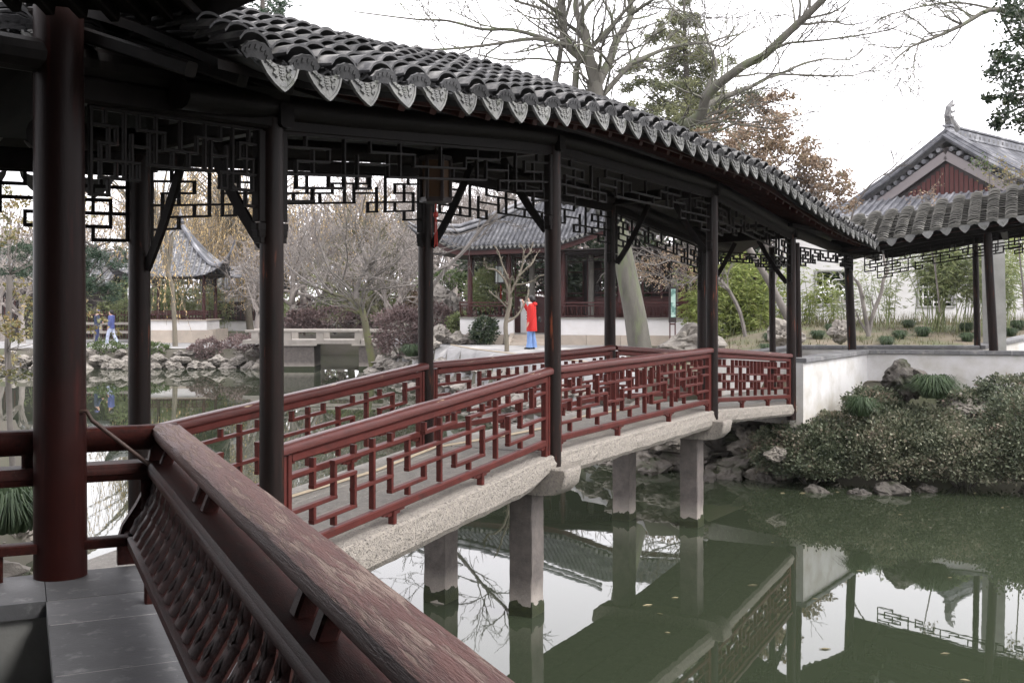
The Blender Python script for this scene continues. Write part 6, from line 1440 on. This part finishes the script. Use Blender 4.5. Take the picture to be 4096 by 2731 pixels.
bamboo('low thin bamboo under the flower window', gp(3270, 34), 14, 2.0, .5, (0, 0), LEAF['bamboo'], 203, .17, 44, .12, .15)
bamboo('sparse bamboo sprays beside the forked bare stems', gp(3470, 33), 12, 2.3, .6, (.02, 0), LEAF['bamboop'], 204, .18, 36, .12, .25)
bamboo('thin bamboo between the forked stems and the full clump', gp(3570, 32), 5, 2.2, .35, (.02, 0), LEAF['bamboop'], 205, .17, 26, .08, .3)
bamboo('full bamboo clump with bare culms in front of the second window', gp(3745, 31), 26, 3.3, .14, (.06, 0), LEAF['bamboop'], 206, .19, 95, .16, .48)
bamboo('slanting bamboo right of the full clump', gp(3850, 31), 14, 2.9, .3, (.10, 0), LEAF['bamboop'], 207, .18, 70, .12, .45)
bamboo('bamboo by the white pier at the right edge', gp(3985, 30), 16, 2.9, .35, (-.06, 0), LEAF['bamboop'], 208, .18, 80, .10, .4)
bamboo('tall bamboo filling the gap left of the white pier', gp(4020, 31.5), 12, 3.4, .4, (0, 0), LEAF['bamboo'], 209, .18, 90, .1, .5)
limb_tree('bare_shrub', 'bare forked shrub with two knobbly stems before the white garden wall', 29.5, [
    ([(3475, 1345, 0), (3470, 1310, 0), (3463, 1270, 0), (3452, 1210, 0), (3440, 1150, 0), (3428, 1125, 0)], 10, 7), ([(3476, 1335), (3488, 1270), (3505, 1220), (3525, 1170), (3533, 1120), (3550, 1085), (3540, 1060), (3530, 1000)], 9, 5), ([(3468, 1330), (3440, 1285), (3425, 1250)], 6, 3)], MAT['barkp'], 15, twigs=.12, tl=.3, lvl=1, dY=.3, rmin=.008)
for i, (x, y) in enumerate(((-24, 60.5), (-22.2, 60.5), (-20.4, 59.8), (-18.4, 60.4), (-16.6, 60.2), (-19.5, 61), (-25.5, 61))):
    bamboo('green bamboo in the grove behind the two visitors', (x, y, ground_z(x, y)), 18, 3.6, .7, (0, 0), LEAF['bamboop'], 220 + i, .26, 60, .06, .2)
# shrubs in the distance
for lb, c, rad, n, ls, mt in (('bronze leaved shrub right of the stone footbridge', at(1600, 1330, 39.5), (.85, .7, .95), 5200, .10, 'purple'), ('purple brown shrub on the rocks left of the stone footbridge', at(985, 1400, 47.6), (1.05, .7, .62), 3600, .10, 'purple'), ('low purple brown shrub in front of the lakeside pavilion', at(830, 1398, 47.2), (.7, .6, .42), 2400, .10, 'purple'),
        ('green mound of ivy beside the hall plinth', at(1935, 1325, 36.2), (.36, .4, .42), 2600, .09, 'broad'), ('pale green bush among the rockery left of the hall', at(1850, 1310, 38), (.5, .5, .5), 2200, .09, 'bamboop'), ('pale feathery bush behind the bench rail of the hall', at(1990, 1160, 43), (1.1, 1, .9), 4200, .12, 'bamboop'), ('clipped green hedge behind the rockery', at(1790, 1130, 47), (1.2, .8, .45), 3000, .12, 'green'),
        ('dark mound behind the stone footbridge', at(1340, 1285, 57.5), (2.0, .9, .65), 3600, .16, 'purple'), ('olive bush on the bank behind the stone footbridge', at(1430, 1220, 60), (2.2, 1, .8), 3600, .16, 'bamboop'), ('yellow brown bush behind the thick pale trunk', at(1560, 1195, 61), (1.6, 1, .8), 3000, .16, 'brown'), ('dark low bush below the pale trunk behind the footbridge', at(1215, 1290, 57), (.9, .7, .6), 2400, .15, 'purple'),
        ('reddish leaved small tree crown beside the big leaning trunk', at(2690, 1090, 33), (1.05, .7, .62), 1500, .075, 'brown'), ('grassy shrub on the rocks below the two visitors', at(430, 1392, 47.3), (.8, .5, .32), 1500, .09, 'green'), ('green shrub on the rocks below the pavilion terrace', at(620, 1400, 47.2), (.6, .5, .3), 1300, .09, 'green'), ('brown shrub at the foot of the rockery', at(1740, 1275, 38.5), (.6, .6, .55), 2200, .09, 'purple')):
    shrub('shrub', lb, c, rad, n, ls, LEAF[mt], 'shrub', clump=.4, shell=.7)
rg = random.Random(17)
for i in range(16):
    x = -24 + i * 2.6 + rg.uniform(-.8, .8); y = rg.uniform(64, 84)
    shrub('shrub', 'hazy undergrowth bush far behind ' + ('the lakeside pavilion' if x < -13 else 'the stone footbridge' if x < -4 else 'the hall'), (x, y, ground_z(x, y) + .9), (rg.uniform(1.5, 2.6), 1.2, rg.uniform(.9, 1.9)), 2000, .2, LEAF[rg.choice(['grey', 'bamboop', 'grey', 'purple', 'drygrass'])], 'shrub', 'undergrowth far behind the pond', stem=False)
# knobbly reddish twigs crossing in front of the hall, beside the leaning trunk
limb_tree('maple_tree', 'low bare maple with fine reddish twigs in front of the hall doors', 31, [
    ([(2990, 1400, 0), (2960, 1250, 0), (2900, 1140, 0), (2830, 1080, 0)], 9, 6), ([(2830, 1080), (2760, 1060), (2680, 1040), (2600, 1010), (2540, 970)], 5, 2), ([(2830, 1080), (2770, 1120), (2720, 1140), (2670, 1120)], 4, 2), ([(2760, 1060), (2690, 1000), (2620, 960)], 4, 1.6), ([(2680, 1040), (2620, 1060), (2560, 1050)], 3, 1.5), ([(2830, 1080), (2790, 1000), (2740, 950)], 4, 2)], MAT['barkp'], 16, twigs=1.2, tl=.7, lvl=2, dY=.8, rmin=.006)
# ------------------------------------------------------------------ signboard, floating leaves, hose
sg = thing('signboard', 'tall thin wooden signboard with green panel beside the hall terrace', 'signboard', tuple(at(2690, 1400, 29.5)))
c = at(2690, 1400, 29.5); c.z = 1.4
m_ = MB()
for dx in (-.07, .07): m_.box((c.x + dx, c.y, c.z + .45), .03, .04, .92)
m_.box((c.x, c.y, c.z + .84), .17, .04, .04); m_.build('sign_frame', MAT['hallred'], sg)
m_ = MB(); m_.box((c.x, c.y, c.z + 1.36), .20, .06, .95); pb = m_.build('sign_board', MAT['halldark'], sg)
pn = plain('sign_green', (.16, .30, .27), .5); m_ = MB(); m_.box((c.x + .015, c.y - .035, c.z + 1.40), .12, .02, .76); m_.build('sign_panel', pm('sign_print', (.12, .26, .23), (.42, .52, .46), 2.5, rough=.5, bump=0, c3=(.08, .16, .14), s3=4, t3=(.5, .56)), pb)
rg = random.Random(23); lm = [plain('dead_leaf', (.26, .22, .13), .7), plain('dead_leaf_dark', (.14, .12, .07), .7)]
for u, v in ((2590, 2420), (2640, 2455), (2670, 2530), (3010, 2340), (3440, 2283), (3800, 2310), (3780, 2614), (3300, 2595), (3260, 2395), (3860, 2720), (3600, 2058), (3690, 1953), (3900, 1972), (3580, 1975), (3350, 1968), (3210, 1972), (3130, 1972), (3090, 2170), (3500, 1960), (3660, 1944), (2780, 1930), (4010, 2030), (2700, 2390)):
    Y = EYE * F / (v - HZ); x = (u - CU) * Y / F; a = rg.uniform(-.5, .5); L = rg.uniform(.018, .055); w = L * rg.uniform(.12, .3); d = V((math.cos(a), math.sin(a), 0)); s_ = V((-d.y, d.x, 0)); p = V((x, Y, .006)); mb = MB()
    mb.add([p - d * L, p + s_ * w + V((0, 0, .004)), p + d * L, p - s_ * w + V((0, 0, .004))] + [q - V((0, 0, .003)) for q in (p - d * L, p + s_ * w, p + d * L, p - s_ * w)], [(3, 2, 1, 0), (4, 5, 6, 7), (0, 1, 5, 4), (1, 2, 6, 5), (2, 3, 7, 6), (3, 0, 4, 7)])
    tag(mb.build('floating_leaf', rg.choice(lm)), 'thin dead leaf floating on the green pond', 'leaf', 'leaves floating on the pond')
m_ = MB(); pts = [V((x, y, ground_z(x, y) + .03)) for x, y in ((-2.0, 36), (-1.2, 33), (-.2, 30.5), (.6, 28.5), (1.5, 26.5), (2.2, 24.8))]; m_.tube(pts, .02, 6); tag(m_.build('hose', plain('buff_hose', (.36, .30, .22), .6)), 'thin buff hose lying across the courtyard paving', 'hose')
m_ = MB(); pts = [bp(s, t, deck_z(s) + .018) for s, t in ((1.6, 1.2), (2.6, 1.1), (3.6, 1.15), (4.6, .95), (5.6, .9), (6.5, 1.05), (7.6, .95), (8.4, 1.1))]
Q = []
for a, b in zip(pts, pts[1:]): Q += [a + (b - a) * k / 4 for k in range(4)]
m_.tube(Q, .012, 6); tag(m_.build('hose', bpy.data.materials['buff_hose']), 'thin buff hose lying along the bridge deck behind the railing', 'hose')

# ------------------------------------------------------------------ visitors
skin = plain('skin', (.52, .32, .24), .6); hairm = plain('black_hair', (.012, .010, .010), .45)
def figure(name, label, pos, h, face, J, clothes, props=None):
    """one skinned body on a skeleton J (fractions of height; x right, y forward), clothes as lofted shells"""
    t = thing(name, label, 'person', pos); ca, sa = math.cos(face), math.sin(face)
    def w(p): return V((pos[0] + (p[0] * ca - p[1] * sa) * h, pos[1] + (p[0] * sa + p[1] * ca) * h, pos[2] + p[2] * h))
    bm = bmesh.new(); sl = bm.verts.layers.skin.verify(); vs_ = {}
    def add(k, p, r, par=None):
        v = bm.verts.new(V(p) * h); v[sl].radius = (r * h, r * h); vs_[k] = v
        if par: bm.edges.new((vs_[par], v))
        return v
    r_ = add('pelvis', J['pelvis'], .075); r_[sl].use_root = True
    add('waist', J['waist'], .068, 'pelvis'); add('chest', J['chest'], .085, 'waist'); add('neck', J['neck'], .034, 'chest'); add('chin', J['chin'], .045, 'neck'); add('head', J['head'], .062, 'chin'); add('crown', J['crown'], .04, 'head'); add('nose', J['nose'], .012, 'head')
    for s in 'LR':
        add('sh' + s, J['sh' + s], .042, 'chest'); add('el' + s, J['el' + s], .030, 'sh' + s); add('wr' + s, J['wr' + s], .019, 'el' + s)
        wr, hd = V(J['wr' + s]), V(J['ha' + s]); d = (hd - wr); add('ha' + s, hd, .018, 'wr' + s); u = d.normalized(); sd = u.cross(V((0, 0, 1)) if abs(u.z) < .8 else V((0, 1, 0))).normalized()
        for k in range(4): f = hd + u * (.030 + .006 * (1 - abs(k - 1.5))) + sd * (k - 1.5) * .011; add('f%d%s' % (k, s), f, .0052, 'ha' + s); add('g%d%s' % (k, s), f + u * .016 + V((0, .004, -.006)), .0045, 'f%d%s' % (k, s))
        add('th' + s, hd - u * .008 + sd * .026 + u * .012, .0058, 'ha' + s)
        add('hip' + s, J['hip' + s], .060, 'pelvis'); add('kn' + s, J['kn' + s], .040, 'hip' + s); add('an' + s, J['an' + s], .026, 'kn' + s); add('to' + s, J['to' + s], .020, 'an' + s)
    me = bpy.data.meshes.new('body'); bm.to_mesh(me); bm.free(); me.materials.append(skin)
    o = bpy.data.objects.new('body', me); link(o, t, M.Translation(V(pos)) @ M.Rotation(face, 4, 'Z'))
    o.modifiers.new('Skin', 'SKIN').use_smooth_shade = True; sub = o.modifiers.new('Sub', 'SUBSURF'); sub.levels = 1; sub.render_levels = 1
    def shell(nm, rings, mat, n=14):                # rings: centre, half width x, half depth y
        m_ = MB(); secs = [[w((c[0] + a * math.cos(6.28318 * k / n), c[1] + b * math.sin(6.28318 * k / n), c[2] + (c[3] if len(c) > 3 else 0) * math.sin(6.28318 * k / n))) for k in range(n)] for c, a, b in rings]
        m_.loft(secs); return m_.build(nm, mat, t, smooth=60)
    def limb(nm, pts, rad, mat): m_ = MB(); m_.tube([w(p) for p in pts], [r * h for r in rad], 10); return m_.build(nm, mat, t, smooth=60)
    clothes(J, shell, limb, w, t, h); return t
def base_pose():
    J = dict(pelvis=(0, 0, .52), waist=(0, .005, .60), chest=(0, 0, .73), neck=(0, .0, .845), chin=(0, .02, .875), head=(0, .012, .93), crown=(0, -.005, .965), nose=(0, .078, .915))
    for s, k in (('L', -1), ('R', 1)):
        J['sh' + s] = (k * .10, -.005, .81); J['el' + s] = (k * .135, -.02, .64); J['wr' + s] = (k * .14, .02, .50); J['ha' + s] = (k * .14, .03, .455)
        J['hip' + s] = (k * .052, 0, .49); J['kn' + s] = (k * .055, .01, .275); J['an' + s] = (k * .055, -.015, .045); J['to' + s] = (k * .06, .07, .018)
    return J
# woman in red taking a photograph
J = base_pose(); J.update(elR=(.17, .10, .70), wrR=(.11, .17, .84), haR=(.085, .185, .885), elL=(-.15, -.03, .64), wrL=(-.155, .03, .50), haL=(-.155, .045, .455), chin=(0, .022, .878), nose=(0, .080, .925), hipL=(-.05, 0, .49), anL=(-.055, .03, .045), toL=(-.06, .11, .016), anR=(.06, -.03, .045), toR=(.065, .05, .016), knL=(-.055, .03, .275), knR=(.055, -.005, .275))
redc = pm('red_duffel', (.46, .017, .014), (.36, .013, .012), 30, rough=.8, bump=.1); jean = pm('blue_denim', (.11, .185, .37), (.15, .24, .44), 8, rough=.8, bump=0); blk = plain('black_leather', (.012, .012, .013), .4); wht = plain('white_scarf', (.75, .72, .70), .8)
def wear_red(J, shell, limb, w, t, h):
    c = shell('coat', [((0, .0, .335), .120, .098), ((0, 0, .345), .122, .100), ((0, 0, .45), .112, .094), ((0, 0, .56), .104, .090), ((0, .004, .64), .100, .086), ((0, .004, .72), .108, .088), ((0, 0, .79), .110, .078), ((0, -.005, .83), .078, .058), ((0, -.004, .85), .046, .044)], redc)
    for s in 'LR': limb('sleeve', [J['sh' + s], J['el' + s], [J['el' + s][i] + (J['wr' + s][i] - J['el' + s][i]) * .95 for i in range(3)]], [.056, .047, .036], redc)
    shell('hood', [((0, -.045, .795), .062, .03), ((0, -.060, .82), .078, .045), ((0, -.058, .85), .074, .044), ((0, -.045, .872), .05, .03)], redc)
    shell('scarf', [((0, .012, .842), .050, .052), ((0, .014, .858), .052, .054), ((0, .014, .872), .044, .044)], wht)
    for s in 'LR':
        k, a, hp = J['kn' + s], J['an' + s], J['hip' + s]; limb('trouser_leg', [(hp[0], hp[1], .44), k, (a[0], a[1], .12), (a[0], a[1] + .005, .035)], [.062, .048, .052, .066], jean); to = J['to' + s]
        limb('shoe', [(a[0], a[1] - .015, .022), (to[0], to[1] - .02, .022), (to[0], to[1] + .02, .014)], [.024, .024, .012], blk)
    shell('hair', [((0, -.030, .862), .045, .030), ((0, -.022, .89), .066, .056), ((0, -.014, .93, .02), .074, .068), ((0, -.010, .965, .012), .066, .062), ((0, -.008, .99), .036, .036), ((0, -.008, .997), .012, .012)], hairm)
    m_ = MB()
    for k in range(4): m_.tube([w((-.03, .092 - .001 * k, .56 + k * .055)), w((.03, .092 - .001 * k, .56 + k * .055))], .008 * h, 5)
    m_.build('toggle', blk, t)
wp = at(2127, 1399, 33.0); wp.z = ground_z(wp.x, 33.0) + .012
FW_ = math.radians(78)
woman = figure('person', 'woman in a red duffel coat and blue jeans raising a camera in the courtyard', tuple(wp), 1.62, FW_, J, wear_red)
def wpt(p, pos, f, h): return V((pos[0] + (p[0] * math.cos(f) - p[1] * math.sin(f)) * h, pos[1] + (p[0] * math.sin(f) + p[1] * math.cos(f)) * h, pos[2] + p[2] * h))
cp = wpt((.06, .215, .905), wp, FW_, 1.62); cmr = thing('camera', 'small silver camera held up by the woman in red', 'camera', cp)
m_ = MB(); m_.box(cp, .05, .10, .065, M.Rotation(FW_ - math.pi / 2, 3, 'Z')); m_.build('camera_body', plain('silver_case', (.35, .35, .36), .35), cmr)
m_ = MB(); d = V((-math.sin(FW_), math.cos(FW_), 0)); m_.tube([cp + d * .02, cp + d * .06], .022, 10); m_.build('lens', blk, cmr)
bg_ = wpt((.10, -.105, .56), wp, FW_, 1.62); bag = thing('handbag', 'small black shoulder bag at the back of the woman in red', 'handbag', bg_)
m_ = MB(); secs = [[bg_ + V((a * math.cos(6.283 * k / 10), b * math.sin(6.283 * k / 10), z)) for k in range(10)] for z, a, b in ((-.10, .07, .04), (-.08, .085, .05), (.02, .08, .05), (.06, .06, .035))]; m_.loft(secs); m_.build('bag_body', blk, bag, smooth=60)
m_ = MB(); m_.tube([bg_ + V((0, 0, .05)), wpt((.03, -.09, .72), wp, FW_, 1.62), wpt((-.06, -.05, .838), wp, FW_, 1.62)], .008, 5); m_.build('strap', blk, bag)
# two visitors on the far shore
navy = plain('navy_jacket', (.03, .04, .075), .8); dkt = plain('dark_trousers', (.03, .04, .10), .8); blu = pm('blue_jacket', (.04, .055, .16), (.055, .07, .20), 9, rough=.7, bump=0); pal_j = plain('pale_jeans', (.36, .40, .52), .8); capm = plain('blue_cap', (.05, .055, .17), .7); shoe = plain('white_shoe', (.65, .65, .68), .6)
def dress(jm, tm, hat, hoodm=None):
    def f(J, shell, limb, w, t, h):
        shell('jacket', [((0, 0, .44), .108, .084), ((0, 0, .50), .112, .088), ((0, .004, .60), .108, .084), ((0, .004, .72), .115, .088), ((0, 0, .79), .112, .076), ((0, -.004, .84), .06, .052)], jm)
        for s in 'LR':
            limb('sleeve', [J['sh' + s], J['el' + s], [J['el' + s][i] + (J['wr' + s][i] - J['el' + s][i]) * .92 for i in range(3)]], [.052, .044, .032], jm)
            k, a, hp = J['kn' + s], J['an' + s], J['hip' + s]; limb('trouser_leg', [(hp[0], hp[1], .47), k, (a[0], a[1], .10), (a[0], a[1], .035)], [.066, .050, .042, .046], tm); to = J['to' + s]
            limb('shoe', [(a[0], a[1] - .02, .022), (to[0], to[1] - .02, .022), (to[0], to[1] + .02, .014)], [.026, .026, .013], shoe if tm is pal_j else blk)
        shell('hair', [((0, -.03, .87), .045, .03), ((0, -.020, .90), .066, .054), ((0, -.012, .94), .070, .064), ((0, -.01, .97), .055, .054), ((0, -.008, .99), .02, .02)], hairm)
        if hat: shell('cap', [((0, .0, .945, .0), .073, .078), ((0, .0, .965), .068, .068), ((0, -.005, .992), .035, .036)], hat)
        if hoodm: limb('bag_strap', [(-.10, -.03, .80), (0, .085, .70), (.10, .05, .56)], [.012, .012, .012], hoodm)
    return f
J2 = base_pose(); J2.update(elR=(.13, .06, .66), wrR=(.06, .13, .62), haR=(.04, .15, .62), elL=(-.13, .06, .66), wrL=(-.06, .13, .60), haL=(-.04, .15, .60))
p2 = at(388, 1368, 52.6); p2.z = ground_z(p2.x, p2.y) + .01
figure('person', 'visitor in dark jacket and blue cap standing on the far shore', tuple(p2), 1.66, math.radians(-70), J2, dress(navy, dkt, capm))
J3 = base_pose(); J3.update(hipL=(-.05, 0, .49), knL=(-.055, .07, .275), anL=(-.055, .10, .045), toL=(-.06, .185, .03), knR=(.055, -.04, .275), anR=(.055, -.14, .06), toR=(.06, -.07, .018), elL=(-.13, -.06, .65), wrL=(-.13, .0, .52), haL=(-.13, .02, .48), elR=(.13, .05, .65), wrR=(.10, .14, .66), haR=(.09, .17, .68))
p3 = at(445, 1372, 52.0); p3.z = ground_z(p3.x, p3.y) + .01
figure('person', 'visitor in blue jacket and pale jeans walking on the far shore', tuple(p3), 1.64, math.radians(80), J3, dress(blu, pal_j, None, blk))
# bench beside them and fence behind
bn = thing('stone_bench', 'long pale stone bench behind the two visitors', 'bench', (-20.6, 54.6, .8)); 
m_ = MB(); m_.box((-20.6, 54.6, 1.30), 4.4, .45, .12); m_.build('seat', pal, bn); m_ = MB(); m_.box((-20.6, 55.1, 1.72), 4.4, .14, .12); m_.build('backrest', pal, bn)
for x in (-22.6, -20.6, -18.6): m_ = MB(); m_.box((x, 54.7, 1.0), .3, .3, .48); m_.build('leg', pal, bn); m_ = MB(); m_.box((x, 55.1, 1.45), .16, .13, .42); m_.build('post', pal, bn)
fn = thing('bamboo_fence', 'low brown bamboo fence in front of the far grove', 'fence', (-20, 59, .8)); 
for i in range(60): m_ = MB(); x = -25.5 + i * .16; m_.tube([V((x, 59.2, .7)), V((x, 59.2, 2.3))], .028, 5); m_.build('picket', MAT['hallred'], fn)
for z in (1.3, 2.1): m_ = MB(); m_.tube([V((-25.6, 59.15, z)), V((-15.9, 59.15, z))], .03, 5); m_.build('rail', MAT['hallred'], fn)

# ------------------------------------------------------------------ misty winter air
hm = bpy.data.materials.new('winter_haze'); hm.use_nodes = True; nn = hm.node_tree.nodes; nn.remove(nn['Principled BSDF']); pv = nn.new('ShaderNodeVolumePrincipled')
pv.inputs['Color'].default_value = (.93, .93, .96, 1); pv.inputs['Density'].default_value = .00022; pv.inputs['Anisotropy'].default_value = .2
hm.node_tree.links.new(pv.outputs[0], nn['Material Output'].inputs['Volume'])
HAZE = True
if HAZE:
    m_ = MB(); m_.box((0, 50, 7.5), 190, 190, 19); tag(m_.build('haze', hm), 'thin pale winter haze over the garden', 'haze', kind='stuff')
